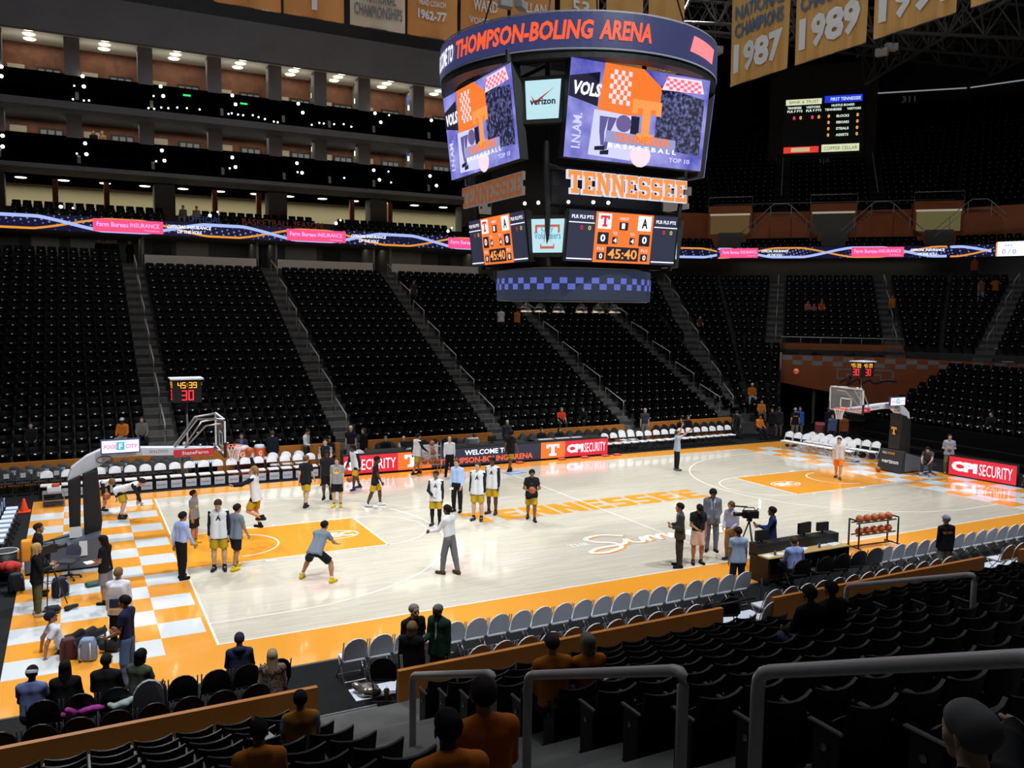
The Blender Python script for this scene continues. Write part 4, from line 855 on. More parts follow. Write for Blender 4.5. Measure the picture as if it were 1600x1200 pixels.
# ================================================================== basket units
def basket(sgn, x0, label, who):
    # local frame: +x points from behind the baseline toward the court, origin on the floor under the baseline centre
    rt = bpy.data.objects.new('basketball_goal', None); COL.objects.link(rt); rt.location = (x0, 7.62, 0); rt.rotation_euler = (0, 0, 0 if sgn > 0 else math.pi); tag(rt, label, 'basketball goal')
    PADB = mat('#1b1c1f', .55); PADW = mat('#c6cad2', .45); 
    b = MB(); b.prism([(-3.9, .05), (-2.05, .05), (-2.05, .95), (-3.3, .62), (-3.9, .5)], -.72, .62, lambda u, v, t: (u, t, v)); link('base', bevel(b.mesh('base', mat('#565c68', .55)), .04), rt)
    c = MB(); c.prism([(-2.46, .9), (-2.06, .75), (-2.0, 1.2), (-2.08, 2.66), (-2.46, 2.56)], -.3, .3, lambda u, v, t: (u, t, v)); col_ = link('front_column', bevel(c.mesh('front_column', PADB), .03), rt)
    c = MB(); c.prism([(-2.82, .55), (-2.56, .6), (-2.5, 2.5), (-2.82, 2.38)], -.24, .24, lambda u, v, t: (u, t, v)); link('rear_column', bevel(c.mesh('rear_column', PADB), .03), rt)
    h = MB(); h.prism([(-2.84, 2.36), (-2.06, 2.7), (-1.75, 2.93), (-1.0, 2.95), (1., 2.82), (1., 3.06), (-1., 3.18), (-1.95, 3.2), (-2.35, 3.02), (-2.74, 2.72)], -.17, .17, lambda u, v, t: (u, t, v)); ar = link('boom', bevel(h.mesh('boom', PADW), .03), rt)
    link('ring_mark', MB().tube([(-1.9+.2*math.cos(a), -sgn*.178, 2.9+.1*math.sin(a)) for a in np.linspace(0, 6.28, 14)], .01, 4).mesh('ring_mark', M_DGREY), ar)
    for s in (-1, 1):
        pd_ = MB().box(-.1, 1.0, s*.175, s*.195, 2.84, 3.05); link('sponsor_pad', pd_.mesh('sponsor_pad', mat('#c4343f', .5)), ar)
        t = MB(); text_on(t, 'StateFarm', lambda u, v: (u*(-s), s*.2, v), -.85 if s > 0 else .12, 2.9, .72, .1, .01); link('pad_print', t.mesh('pad_print', M_WHITE), ar)
        t = MB(); text_on(t, 'SPALDING', lambda u, v: (u*(-s), s*.176, v), .2 if s > 0 else -.75, 3.0, .5, .08, 0); link('pad_print', t.mesh('pad_print', mat('#6f7480', .6)), ar)
    sg = rt
    bx = MB().box(-2.0, -1.0, -sgn*.46-.04, -sgn*.46+.04, 3.1, 3.5).box(-1.9, -1.85, min(0, -sgn*.42), max(0, -sgn*.42), 3.14, 3.18).box(-1.15, -1.1, min(0, -sgn*.42), max(0, -sgn*.42), 3.14, 3.18); lb = link('sponsor_box', bx.mesh('sponsor_box', mat('#3a3f7a', .5)), rt)
    for s in (-sgn,):
        r_ = MB(); rect(r_, lambda u, v: (u, s*.505, v), -1.97, -1.03, 3.13, 3.47); link('lit_face', r_.mesh('lit_face', mat('#f0f2ff', .4, emit=1.15)), lb)
        t = MB(); f = lambda u, v: (-u*s-1.5, s*.51, v); text_on(t, 'FOOD', f, -.42, 3.24, .36, .11, .02, 0, .15); text_on(t, 'CITY', f, .12, 3.24, .3, .11, .02, 0, .15); link('face_print', t.mesh('face_print', mat('#f565b5', .4, emit=1.)), lb)
        r_ = MB(); rect(r_, f, -.1, .1, 3.2, 3.42); link('face_print', r_.mesh('face_print', mat('#43c4de', .4, emit=1.)), lb)
        t = MB(); text_on(t, 'F', lambda u, v: (-u*s-1.5, s*.515, v), -.04, 3.23, .09, .15, .03); link('face_print', t.mesh('face_print', E_WB), lb)
    tr = MB()
    for s in (-1, 1):
        tr.tube([(-.1, s*.12, 3.08), (.55, s*.25, 3.93), (1.05, s*.6, 3.95), (1.18, s*.8, 3.95)], .03, 6); tr.tube([(.2, s*.14, 3.08), (.75, s*.45, 3.75), (1.16, s*.55, 3.8)], .025, 6); tr.tube([(1.0, s*.15, 3.0), (1.16, s*.6, 3.0)], .03, 6)
    tr.tube([(.55, -.25, 3.93), (.55, .25, 3.93)], .025, 6); link('brace', tr.mesh('brace', M_STEEL, True), rt)
    # backboard: glass, frame, target square
    bb = MB().box(1.205, 1.22, -.9, .9, 2.93, 3.96); g = link('backboard', bb.mesh('backboard', mat('#c9d4dc', .05, alpha=.16, name='board_glass')), rt)
    fr = MB()
    for (a, b_, c_, d_) in ((-.915, .915, 2.9, 2.95), (-.915, .915, 3.92, 3.97), (-.915, -.865, 2.9, 3.97), (.865, .915, 2.9, 3.97)): fr.box(1.19, 1.235, a, b_, c_, d_)
    link('board_frame', fr.mesh('board_frame', mat('#dfe4ea', .35, .2)), g)
    tq = MB()
    for (a, b_, c_, d_) in ((-.305, .305, 3.05, 3.1), (-.305, .305, 3.455, 3.505), (-.305, -.255, 3.05, 3.5), (.255, .305, 3.05, 3.5)): tq.box(1.224, 1.23, a, b_, c_, d_)
    link('target_square', tq.mesh('target_square', mat('#f3f4f5', .4)), g)
    link('edge_pad', bevel(MB().box(1.17, 1.25, -.93, .93, 2.86, 2.92).box(1.17, 1.25, -.94, -.88, 2.86, 3.3).box(1.17, 1.25, .88, .94, 2.86, 3.3).mesh('edge_pad', mat('#1a1b1e', .6)), .008, 1), g)
    rm = MB().tube([(1.6+.23*math.cos(a), .23*math.sin(a), 3.05) for a in np.linspace(0, 2*math.pi, 25)], .012, 6).box(1.235, 1.4, -.1, .1, 2.98, 3.06); rim = link('rim', rm.mesh('rim', mat('#ff5a23', .4), True), rt)
    nt = MB()
    for k in range(12):
        a = 2*math.pi*k/12
        for s in (-1, 1): nt.tube([((1.6+rr*math.cos(a+s*o)), rr*math.sin(a+s*o), z) for rr, o, z in ((.225, 0, 3.04), (.19, .26, 2.92), (.15, .52, 2.8), (.13, .78, 2.68), (.125, 1.04, 2.6))], .006, 3, 0, False)
    link('net', nt.mesh('net', mat('#e6e6e6', .7)), rim)
    # shot clock on a pole
    pl = MB().tube([(.3, 0, 3.1), (.3, 0, 4.45)], .03, 8); link('clock_pole', pl.mesh('clock_pole', M_STEEL, True), rt)
    ck = MB().prism([(-.1, -.28), (.68, -.28), (.68, .3), (-.1, .3)], 4.42, 5.08, lambda u, v, t: (u, v, t)); k_ = link('shot_clock', ck.mesh('shot_clock', mat('#111214', .5)), rt)
    link('clock_cover', MB().box(-.16, .74, -.34, .36, 5.08, 5.12).mesh('clock_cover', mat('#c6c9d2', .4)), k_)
    FY = mat('#ffb03a', .4, emit=1.6); FR = mat('#ff2d38', .4, emit=1.8)
    ny = -1 if sgn > 0 else 1
    faces = [(lambda u, v: (.29+(u if ny < 0 else -u), ny*.31, v)), (lambda u, v: (.69, u, v)), (lambda u, v: (-.11, -u, v))]
    for f in faces:
        t = MB(); seg7(t, '45:39', f, -.27, 4.84, .54, .17); link('clock_digits', t.mesh('clock_digits', FY), k_); t = MB(); seg7(t, '30', f, -.17, 4.49, .36, .29); link('clock_digits', t.mesh('clock_digits', FR), k_)
    if sgn < 0:      # printed front of the right-hand unit
        f = lambda u, v, z=0: (-1.985+.02*0, -u, v)
        t = link('column_mark', polymesh([[(-.14+a*.35, 1.72+b*.34) for a, b in SLAB['T']]], 'column_mark', M_ORPAINT, lambda u, v: (-1.97, u, v)), rt)
        ba = MB().prism([(-2.0, .04), (-1.7, .04), (-1.95, 1.0), (-2.08, 1.0)], -.62, .62, lambda u, v, t: (u, t, v)); link('base_pad', bevel(ba.mesh('base_pad', mat('#26282c', .55)), .02), rt)
        fx = lambda u, v: (-1.69-(v-.04)*.26+.0, u, v)
        t = MB(); text_on(t, 'verizon', fx, -.45, .4, .9, .17, .02); link('base_print', t.mesh('base_print', M_WHITE), rt)
        t = MB(); text_on(t, 'ALL', fx, -.5, .8, .25, .1, .01); link('base_print', t.mesh('base_print', M_WHITE), rt); t = MB(); text_on(t, 'VOLS', fx, -.24, .8, .4, .1, .02); link('base_print', t.mesh('base_print', M_ORPAINT), rt)
    return rt
basket(1, 0., 'basketball goal with white boom and black padded columns at the left end', 'left')
basket(-1, L, 'basketball goal with black padded base and clear backboard at the right end', 'right')
for (loc, rz, nm) in (((-2.0, 7.0, .45), 8, 'white towel hung on the left goal base'),):
    tag(link('towel', bevel(MB().box(-.1, .1, -.012, .012, -.2, .2).mesh('towel', mat('#d9dce2', .8)), .006, 1), None, (-2.5, 6.88, .6), R(0)), nm, 'towel')
tag(link('paper_notice', MB().box(-.16, .16, -.005, .005, -.15, .15).mesh('paper_notice', M_WHITE), None, (-2.67, 7.36, .95), 0), 'white paper notice on the rear column of the left goal', 'paper')

# ================================================================== hanging centre scoreboard
SX, SY = 13.3, 7.55
sb = thing('scoreboard', 'large four-sided hanging scoreboard over centre court', 'scoreboard', (SX, SY, 0))
RS = 4.75
hs = MB(); hs.lathe([(RS-.04, 14.62), (RS-.04, 14.9), (RS-.04, 15.92), (RS-.5, 15.95), (RS-.5, 14.62), (RS-.04, 14.62)], 72); link('ring_housing', hs.mesh('ring_housing', M_BLACK, False), sb)
rg = MB(); rg.lathe([(RS, 14.9), (RS, 15.9)], 96); ringo = link('ring_screen', rg.mesh('ring_screen', mat('#3a3f72', .4, emit=.75)), sb)
rl_ = MB().lathe([(RS+.01, 14.84), (RS+.01, 14.89)], 96).lathe([(RS+.01, 15.91), (RS+.01, 15.96)], 96); link('ring_edge', rl_.mesh('ring_edge', mat('#8a8d9c', .4)), ringo)
def ringfn(px0):     # angle from the camera-facing direction
    a0 = math.atan2(CAMP[1]-SY, CAMP[0]-SX)
    return lambda u, v, o=.02: ((RS+o)*math.cos(a0+u/RS), (RS+o)*math.sin(a0+u/RS), v)
rf = ringfn(0)
def uang(px):        # ring arc position seen at a pixel column
    best = min((abs(proj((SX+RS*math.cos(a), SY+RS*math.sin(a), 15.4))[0]-px), a) for a in np.linspace(math.atan2(CAMP[1]-SY, CAMP[0]-SX)-1.5, math.atan2(CAMP[1]-SY, CAMP[0]-SX)+1.5, 1500))[1]
    return (best-math.atan2(CAMP[1]-SY, CAMP[0]-SX))*RS
def bent(t, pa, pb, v0, v1, M, off, shear=.12):
    ua, ub = uang(pa), uang(pb); v, f, _ = textmesh(t, off); w = ub-ua; mb = MB(); mb.add([rf(ua+a*w+shear*b*(v1-v0), v0+b*(v1-v0)) for a, b in v], f); link('ring_text', mb.mesh('ring_text', M), ringo)
bent('THOMPSON-BOLING', 712, 925, 15.12, 15.68, mat('#ff5a2e', .4, emit=1.15), .035); bent('ARENA', 936, 1018, 15.12, 15.68, mat('#ff5a2e', .4, emit=1.15), .035)
bent('WELCOME TO', 660, 708, 15.12, 15.68, E_WB, .03)
ua, ub = uang(1078), uang(1113); mb = MB(); mb.add([rf(ua+(ub-ua)*(a/8*(.95-.0)+.12*b), 15.18+.5*b-.06*a/8) for a in range(9) for b in (0, 1)], [(2*i, 2*i+2, 2*i+3, 2*i+1) for i in range(8)]); link('ring_text', mb.mesh('ring_text', mat('#ff8a90', .4, emit=1.1)), ringo)
E_PURP = None
def screen_mat():
    M = bpy.data.materials.new('video_screen'); M.use_nodes = True; N = M.node_tree; b = N.nodes['Principled BSDF']
    tc = N.nodes.new('ShaderNodeTexCoord'); n = N.nodes.new('ShaderNodeTexNoise'); n.inputs['Scale'].default_value = 1.1; n.inputs['Detail'].default_value = 4
    rp = N.nodes.new('ShaderNodeValToRGB'); rp.color_ramp.elements[0].color = lin('#4b4bb4'); rp.color_ramp.elements[1].color = lin('#a9a8f0'); rp.color_ramp.elements[0].position = .3; rp.color_ramp.elements[1].position = .72
    N.links.new(tc.outputs['Object'], n.inputs['Vector']); N.links.new(n.outputs['Fac'], rp.inputs[0]); N.links.new(rp.outputs[0], b.inputs['Emission Color']); b.inputs['Emission Strength'].default_value = 1.; b.inputs['Base Color'].default_value = (.01, .01, .01, 1); return M
def crowd_mat():
    M = bpy.data.materials.new('video_crowd'); M.use_nodes = True; N = M.node_tree; b = N.nodes['Principled BSDF']
    tc = N.nodes.new('ShaderNodeTexCoord'); n = N.nodes.new('ShaderNodeTexNoise'); n.inputs['Scale'].default_value = 9.; n.inputs['Detail'].default_value = 5
    rp = N.nodes.new('ShaderNodeValToRGB'); rp.color_ramp.elements[0].color = lin('#141632'); rp.color_ramp.elements[1].color = lin('#8a90d8'); rp.color_ramp.elements[0].position = .45; rp.color_ramp.elements[1].position = .8
    N.links.new(tc.outputs['Object'], n.inputs['Vector']); N.links.new(n.outputs['Fac'], rp.inputs[0]); N.links.new(rp.outputs[0], b.inputs['Emission Color']); b.inputs['Emission Strength'].default_value = .9; b.inputs['Base Color'].default_value = (.01, .01, .01, 1); return M
M_VID, M_CROWD = screen_mat(), crowd_mat()
E_VOR = mat('#ff7a32', .4, emit=1.1); E_VOL = mat('#ff9a4e', .4, emit=1.1); E_PKW = mat('#ffd7e4', .4, emit=1.15); E_DK = mat('#1a1838', .4, emit=.8); E_LAV = mat('#cfd0ff', .4, emit=1.1); E_PK = mat('#ff6f8a', .4, emit=1.1); E_SKIN = mat('#6d64a8', .4, emit=.8)
TOPZ, BOTZ = 14.62, 11.8
def face_frame(i):     # i: 0 front(-y) 1 left(-x) 2 back 3 right
    a = -math.pi/2*i; c, s = math.cos(a), math.sin(a)
    return lambda x, y, z: (c*x-s*y, s*x+c*y, z)
def main_screen(i):
    F = face_frame(i); w = 2.62
    def f(u, v, o=0.): d = 3.94-.35*(1-v)+o; return F((u-.5)*2*w, -d, BOTZ+(TOPZ-BOTZ)*v)
    q = MB(); q.add([f(0, 0, -.02), f(1, 0, -.02), f(1, 1, -.02), f(0, 1, -.02), f(0, 0, -.3), f(1, 0, -.3), f(1, 1, -.3), f(0, 1, -.3)], [(0, 1, 2, 3), (4, 7, 6, 5), (0, 4, 5, 1), (2, 6, 7, 3), (0, 3, 7, 4), (1, 5, 6, 2)]); link('screen_housing', q.mesh('screen_housing', M_BLACK), sb)
    sc = MB(); rect(sc, lambda u, v: f(u, v), 0, 1, 0, 1); S = link('video_screen', sc.mesh('video_screen', M_VID), sb)
    def poly(P, M, o, nm='screen_art'): link(nm, polymesh([P], nm, M, lambda u, v: f(u, v, o)), S)
    poly([(0, .62), (.2, .55), (.2, .9), (0, .82)], E_DK, .012)
    poly([(.2, .52), (.42, .5), (.64, .55), (.64, .84), (.5, 1.), (.23, 1.)], E_VOR, .016)
    for a in range(6):
        for b in range(7):
            if (a+b) % 2: poly([(.27+.025*a, .6+.05*b), (.295+.025*a, .6+.05*b), (.295+.025*a, .65+.05*b), (.27+.025*a, .65+.05*b)], E_PKW, .02)
    poly([(.62, .2), (.97, .16), (.97, .78), (.62, .86)], M_CROWD, .014)
    poly([(.66, .5), (.9, .46), (.9, .6), (.66, .64)], E_LAV if False else M_CROWD, .018)
    poly([(.64, .82), (.96, .84), (.93, .98), (.68, .97)], E_PKW, .02)
    for a in range(10):
        for b in range(4):
            if (a+b) % 2: poly([(.665+.027*a, .835+.03*b), (.692+.027*a, .835+.03*b), (.692+.027*a, .865+.03*b), (.665+.027*a, .865+.03*b)], E_PK, .024)
    poly([(.16, .05), (.46, .03), (.46, .5), (.18, .52)], E_LAV, .012)
    poly([(.22, .46), (.28, .46), (.26, .3), (.265, .16), (.24, .16), (.225, .3)], E_SKIN, .02); poly([(.28, .46), (.34, .46), (.3, .3), (.285, .12), (.26, .12), (.275, .3)], E_SKIN, .02)
    poly([(.2, .14), (.27, .16), (.27, .11), (.2, .1)], E_DK, .022); poly([(.24, .1), (.3, .12), (.3, .07), (.24, .06)], E_DK, .022)
    poly([(.39+.055*math.cos(a), .41+.09*math.sin(a)) for a in np.linspace(0, 6.28, 15)[:-1]], mat('#7a6aa6', .4, emit=.8), .02)
    poly([(.53+.075*math.cos(a), .1+.13*math.sin(a)) for a in np.linspace(0, 6.28, 15)[:-1]], E_PKW, .018)
    poly([(.44, .28), (.5, .28), (.5, .5), (.44, .5)], E_DK, .018)
    poly([(.44+a*.265, .24+b*.44) for a, b in SLAB['T']], E_VOL, .03)
    poly([(.27, .2), (.78, .16), (.78, .3), (.27, .32)], mat('#a3a6d8', .4, emit=.9), .028)
    t = MB(); fo = lambda u, v: f(u, v, .036); text_on(t, 'TENNESSEE', fo, .33, .215, .4, .085, .03); link('screen_text', t.mesh('screen_text', E_VOR), S)
    t = MB(); text_on(t, 'B A S K E T B A L L', fo, .29, .145, .5, .05, .03); text_on(t, 'VOLS', fo, .015, .64, .19, .14, .04, 0, .1); link('screen_text', t.mesh('screen_text', E_WB), S)
    t = MB(); text_on(t, 'I.N.AM.', lambda u, v: f(.1-v, u, .036), .1, 0, .36, .06, .02); link('screen_text', t.mesh('screen_text', E_LAV), S)
    t = MB(); text_on(t, 'TOP 10', fo, .74, .06, .16, .05, .02); link('screen_text', t.mesh('screen_text', E_LAV), S)
def sign_tenn(i):
    F = face_frame(i); w = 2.28
    lit = (i == 0)
    P = lambda u, v, o=0: F(u, -(3.22+o), v)
    g = slab_text('TENNESSEE', -w, 10.79, 2*w, .68, .05)
    A = MB()
    for p in g: A.prism(grow_poly(p, .024), 0, .1, lambda u, v, t: P(u, v, .1-t))
    S = link('letter_sign', A.mesh('letter_sign', mat('#e8ebff', .4, emit=.9) if lit else mat('#c3b7ae', .5, emit=.25)), sb)
    link('letter_face', polymesh(g, 'letter_face', mat('#ff9a4a', .4, emit=.95) if lit else mat('#b8693a', .5, emit=.45), lambda u, v: P(u, v, .115)), S)
def low_screen(i):
    F = face_frame(i); w = 2.1; z0, z1 = 8.74, 10.31
    def f(u, v, o=0.): return F((u-.5)*2*w, -(3.15-.2*(1-v)+o), z0+(z1-z0)*v)
    q = MB(); q.add([f(-.02, -.02, -.02), f(1.02, -.02, -.02), f(1.02, 1.02, -.02), f(-.02, 1.02, -.02), f(0, 0, -.3), f(1, 0, -.3), f(1, 1, -.3), f(0, 1, -.3)], [(0, 1, 2, 3), (4, 7, 6, 5), (0, 4, 5, 1), (2, 6, 7, 3), (0, 3, 7, 4), (1, 5, 6, 2)]); link('screen_housing', q.mesh('screen_housing', M_BLACK), sb)
    S = link('score_screen', rect(MB(), f, 0, 1, 0, 1).mesh('score_screen', mat('#343a52', .4, emit=.75)), sb)
    g = lambda o: (lambda u, v: f(u, v, o))
    def R4(a, b, c, d, M, o): link('screen_art', rect(MB(), g(o), a, b, c, d).mesh('screen_art', M), S)
    R4(.235, .765, 0, 1, E_VOR, .01); ED = mat('#2a2a3c', .4, emit=.5)
    R4(.255, .375, .67, .97, E_WB, .02); R4(.62, .745, .67, .97, E_WB, .02)
    for a, b, c, d in ((.45, .53, .66, .82), (.26, .36, .36, .6), (.64, .745, .36, .6), (.395, .44, .38, .52), (.555, .6, .38, .52), (.265, .335, .05, .2), (.67, .735, .05, .2), (.35, .65, .04, .32)): R4(a, b, c, d, ED, .02)
    for a, b in ((0, .225), (.775, 1)): R4(a, b, .755, .775, E_WB, .02); R4(a, b, .04, .065, E_WB, .02)
    t = MB(); fo = g(.03)
    for a in (.02, .79): text_on(t, 'PLR FLS PTS', fo, a, .84, .19, .07, .03)
    text_on(t, '1', fo, .47, .69, .03, .11, .03)
    for a, b, w_, h_ in ((.285, .41, .045, .15), (.67, .41, .045, .15), (.405, .4, .03, .1), (.565, .4, .03, .1), (.287, .07, .03, .11), (.69, .07, .03, .11)): text_on(t, '4' if w_ == .03 and b == .4 else '0', fo, a, b, w_, h_, .03)
    link('screen_text', t.mesh('screen_text', E_WB), S)
    t = MB(); text_on(t, 'HALF', fo, .45, .86, .08, .06, .02); text_on(t, 'TOL', fo, .395, .56, .045, .06, .01); text_on(t, 'TOL', fo, .555, .56, .045, .06, .01); text_on(t, 'FLS', fo, .265, .24, .06, .06, .01); text_on(t, 'FLS', fo, .67, .24, .06, .06, .01); link('screen_text', t.mesh('screen_text', E_PKW), S)
    t = MB(); text_on(t, '45:40', fo, .365, .08, .27, .2, .02); link('screen_text', t.mesh('screen_text', mat('#ffa04a', .4, emit=1.2)), S)
    link('screen_text', polymesh([[(.275+a*.1, .71+b*.22) for a, b in SLAB['T']]], 'screen_text', E_RED, g(.03)), S)
    t = MB(); text_on(t, 'A', fo, .655, .72, .055, .2, .04); link('screen_text', t.mesh('screen_text', mat('#26262a', .4, emit=.2)), S)
    for a in (.1, .86):
        t = MB(); text_on(t, '0', fo, a, .62, .025, .09, .02); link('screen_text', t.mesh('screen_text', E_RED), S); t = MB(); text_on(t, '0', fo, a+.07, .62, .025, .09, .02); link('screen_text', t.mesh('screen_text', mat('#d8e04a', .4, emit=1.)), S)
for i in range(4): main_screen(i); sign_tenn(i); low_screen(i)
def corner_sign(i, d, z0, z1, w, kind):
    a = -math.pi/2*i-math.pi/4; c, s = math.cos(a), math.sin(a); F = lambda u, o, v: (c*u+s*(d+o), s*u-c*(d+o), v)
    q = MB().prism([(-w-.12, z0-.12), (w+.12, z0-.12), (w+.2, z1+.12), (-w-.2, z1+.12)], -.3, -.02, lambda u, v, t: F(u, t, v)); link('corner_housing', q.mesh('corner_housing', M_BLACK), sb)
    tw = 1.13
    S = link('corner_sign', polymesh([[(-w, z0), (w, z0), (w*tw, z1), (-w*tw, z1)]], 'corner_sign', mat('#bfe6f0', .4, emit=1.), lambda u, v: F(u, 0, v)), sb)
    if kind:
        t = MB(); text_on(t, 'verizon', lambda u, v: F(u, .012, v), -w*.8, z0+.42, w*1.6, .2, .03); link('sign_print', t.mesh('sign_print', mat('#202028', .4)), S)
        link('sign_print', polymesh([[(-w*.75, z1-.42), (-w*.5, z1-.72), (w*.75, z1-.22), (-w*.48, z1-.62)]], 'sign_print', mat('#d8342c', .4, emit=.6), lambda u, v: F(u, .012, v)), S)
    else:
        link('sign_print', polymesh([[(-w*.85+a_*w*2.1, z0+.12+b*(z1-z0-.3)) for a_, b in SLAB['T']]], 'sign_print', mat('#e2795c', .4, emit=.7), lambda u, v: F(u, .012, v)), S)
        link('sign_print', polymesh([[(-w*.7+a_*w*1.75, z0+.2+b*(z1-z0-.46)) for a_, b in SLAB['T']]], 'sign_print', mat('#bfe6f0', .4, emit=1.), lambda u, v: F(u, .018, v)), S)
        t = MB(); text_on(t, 'Lady', lambda u, v: F(u, .025, v), -w*.4, z0+.62, w*.8, .2, .01); text_on(t, 'Volunteers', lambda u, v: F(u, .025, v), -w*.9, z0+.42, w*1.8, .22, .01); link('sign_print', t.mesh('sign_print', mat('#3aa6d8', .4, emit=.8)), S)
for i in range(4): corner_sign(i, 4.35, 12.95, 14.1, .5, True); corner_sign(i, 3.55, 9.0, 10.05, .48, False)
br = MB(); rb_ = 2.72; br.lathe([(rb_, 7.52), (rb_, 8.52)], 64); bo = link('lower_ring', br.mesh('lower_ring', mat('#46506a', .4, emit=.4)), sb)
link('lower_ring_cap', MB().lathe([(rb_-.02, 8.54), (rb_-.3, 8.54), (rb_-.3, 7.5), (rb_-.02, 7.5)], 48).mesh('lower_ring_cap', mat('#77797e', .5)), bo)
ac = math.atan2(CAMP[1]-SY, CAMP[0]-SX)
for k in range(34):
    a = ac-1.6+k*.096
    for j in (0, 1):
        if (k+j) % 2 == 0: link('ring_square', MB().add([((rb_+.01)*math.cos(q), (rb_+.01)*math.sin(q), z) for q, z in ((a, 7.87+.2*j), (a+.09, 7.87+.2*j), (a+.09, 8.06+.2*j), (a, 8.06+.2*j))], [(0, 1, 2, 3)]).mesh('ring_square', mat('#6a77d8', .4, emit=.8)), bo)
def rfn2(u, v): a = ac+u/rb_; return ((rb_+.012)*math.cos(a), (rb_+.012)*math.sin(a), v)
# central frame, hangers, speakers, lamps
fr = MB()
for s in (-1, 1):
    for q in (-1, 1):
        fr.tube([(s*2.4, q*2.4, 8.6), (s*2.7, q*2.7, 11.8), (s*2.7, q*2.7, 16.2)], .09, 6); fr.tube([(s*2.7, q*2.7, 11.6), (-s*2.7, q*2.7, 11.6)], .07, 6); fr.tube([(s*2.7, q*2.7, 14.7), (s*2.7, -q*2.7, 14.7)], .07, 6); fr.tube([(s*2.5, q*2.5, 10.5), (-s*2.5, q*2.5, 10.5)], .06, 6); fr.tube([(s*2.7, q*2.7, 16.2), (s*1.2, q*1.2, 23)], .03, 5)
        fr.tube([(s*2.7, q*2.7, 15.5), (s*3.2, q*3.2, 15.5)], .06, 5); fr.tube([(s*2.7, q*2.7, 11.7), (s*.2, q*2.9, 11.2), (-s*2.7, q*2.7, 11.7)], .05, 5)
link('frame', fr.mesh('frame', mat('#2a2b2e', .5, .4)), sb)
link('core', MB().box(-2.2, 2.2, -2.2, 2.2, 8.6, 14.4).mesh('core', M_BLACK), sb)
for i, u in enumerate((-1.9, -1.2, -.5, .3, .9, 1.6)):
    a = ac+u/2.2; x, y = 2.1*math.cos(a), 2.1*math.sin(a); h_ = MB().lathe([(.05, .3), (.14, .22), (.24, .0), (.22, .0), (.1, .18)], 10, (x, y, 7.12)); link('floodlight', h_.mesh('floodlight', M_CHROME, True), sb)
for u in (-1.7, -1.2, -.2, .6, 1.1):
    a = ac+u/3.3; link('small_lamp', MB().sphere((3.25*math.cos(a), 3.25*math.sin(a), 10.6), .06, 8).mesh('small_lamp', mat('#fff0d8', .5, emit=4. if abs(u) > .5 else 2.)), sb)
link('speaker', bevel(MB().box(-4.05, -3.55, -2.6, -2.2, 14.6, 15.0).mesh('speaker', mat('#222326', .5)), .03), sb)
# small end scoreboard
v = ray(1287, 195); n = FAC[2][1]; D = FAC[2][0]@n+30.5; p = CAMP+v*((D-n@CAMP[:2])/(n@v[:2]))
es = thing('end_scoreboard', 'small lit two-panel scoreboard high on the dark end wall', 'scoreboard', tuple(p)); tg = FAC[2][2]
f = lambda u, v, o=0.: (tg[0]*u-n[0]*o, tg[1]*u-n[1]*o, v)
struct(MB().prism([(-4.7, -4.2), (4.4, -4.2), (4.4, 5.4), (-4.7, 5.4)], -.6, -.3, lambda u, v, t: tuple(np.array(f(u, v, t))+p)).build('wall_press', mat('#2b2a28', .8)), 'dark brown housing wall around the end scoreboard')
link('housing', MB().prism([(-3.5, -2.65), (3.4, -2.65), (3.4, 2.65), (-3.5, 2.65)], -.28, -.02, lambda u, v, t: f(u, v, t)).mesh('housing', M_BLACK), es)
def er(a, b, c, d, M, o=.02): link('screen_panel', rect(MB(), lambda u, v: f(u, v, o), a, b, c, d).mesh('screen_panel', M), es)
CRM = mat('#dfe3b8', .4, emit=.95)
er(-3.3, -.25, 1.85, 2.35, CRM); er(0, 3.15, 1.9, 2.5, mat('#2238d8', .4, emit=1.)); er(-3.35, -.35, -2.4, -1.85, mat('#e8382a', .4, emit=1.)); er(-.1, 3.05, -2.4, -1.75, CRM); er(-2.7, -1.1, -2.3, -1.93, mat('#d8c79a', .4, emit=.8), .03)
t = MB(); fo = lambda u, v: f(u, v, .04)
text_on(t, 'FIRST TENNESSEE', fo, .5, 2.05, 2.5, .28, .01); 
for a, w_, tx in ((-3.15, 1.2, 'TENNESSEE'), (-1.55, 1.2, 'VISITORS')): text_on(t, tx, fo, a, 1.5, w_, .2, .02); text_on(t, 'PLR F PTS', fo, a, 1.2, w_+.1, .2, .02)
text_on(t, 'HUSTLE BOARD', fo, .6, 1.55, 1.9, .2, .02); text_on(t, 'TENNESSEE', fo, .05, 1.2, 1.4, .2, .02); text_on(t, 'VISITORS', fo, 1.9, 1.2, 1.15, .2, .02)
for j, tx in enumerate(('BLOCKS', 'REBOUNDS', 'STEALS', 'ASSISTS')): text_on(t, tx, fo, 1.05, .6-.55*j, 1.05, .22, .02)
link('screen_text', t.mesh('screen_text', mat('#e4f5e6', .4, emit=1.1)), es)
t = MB()
for j in range(4):
    for a in (.3, 2.7): text_on(t, '0', fo, a, .58-.55*j, .2, .3, .05)
for a in (-2.1, -.55): text_on(t, '0', fo, a, .55, .22, .32, .05)
link('screen_text', t.mesh('screen_text', mat('#f5b04a', .4, emit=1.1)), es)
t = MB()
for a in (-2.65, -1.1): text_on(t, '0', fo, a, .55, .22, .32, .05)
link('screen_text', t.mesh('screen_text', mat('#ff3a6a', .4, emit=1.1)), es)
t = MB(); text_on(t, 'COPPER CELLAR', fo, .1, -2.25, 2.8, .3, .0); text_on(t, 'BANK & TRUST', fo, -3., 1.98, 2.5, .25, .0); link('screen_text', t.mesh('screen_text', mat('#6b6a55', .5, emit=.3)), es)
t = MB(); text_on(t, '310', fo, -.3, -3.5, .9, .5, .01); link('section_number', t.mesh('section_number', mat('#6d6e72', .6, emit=.1)), es)

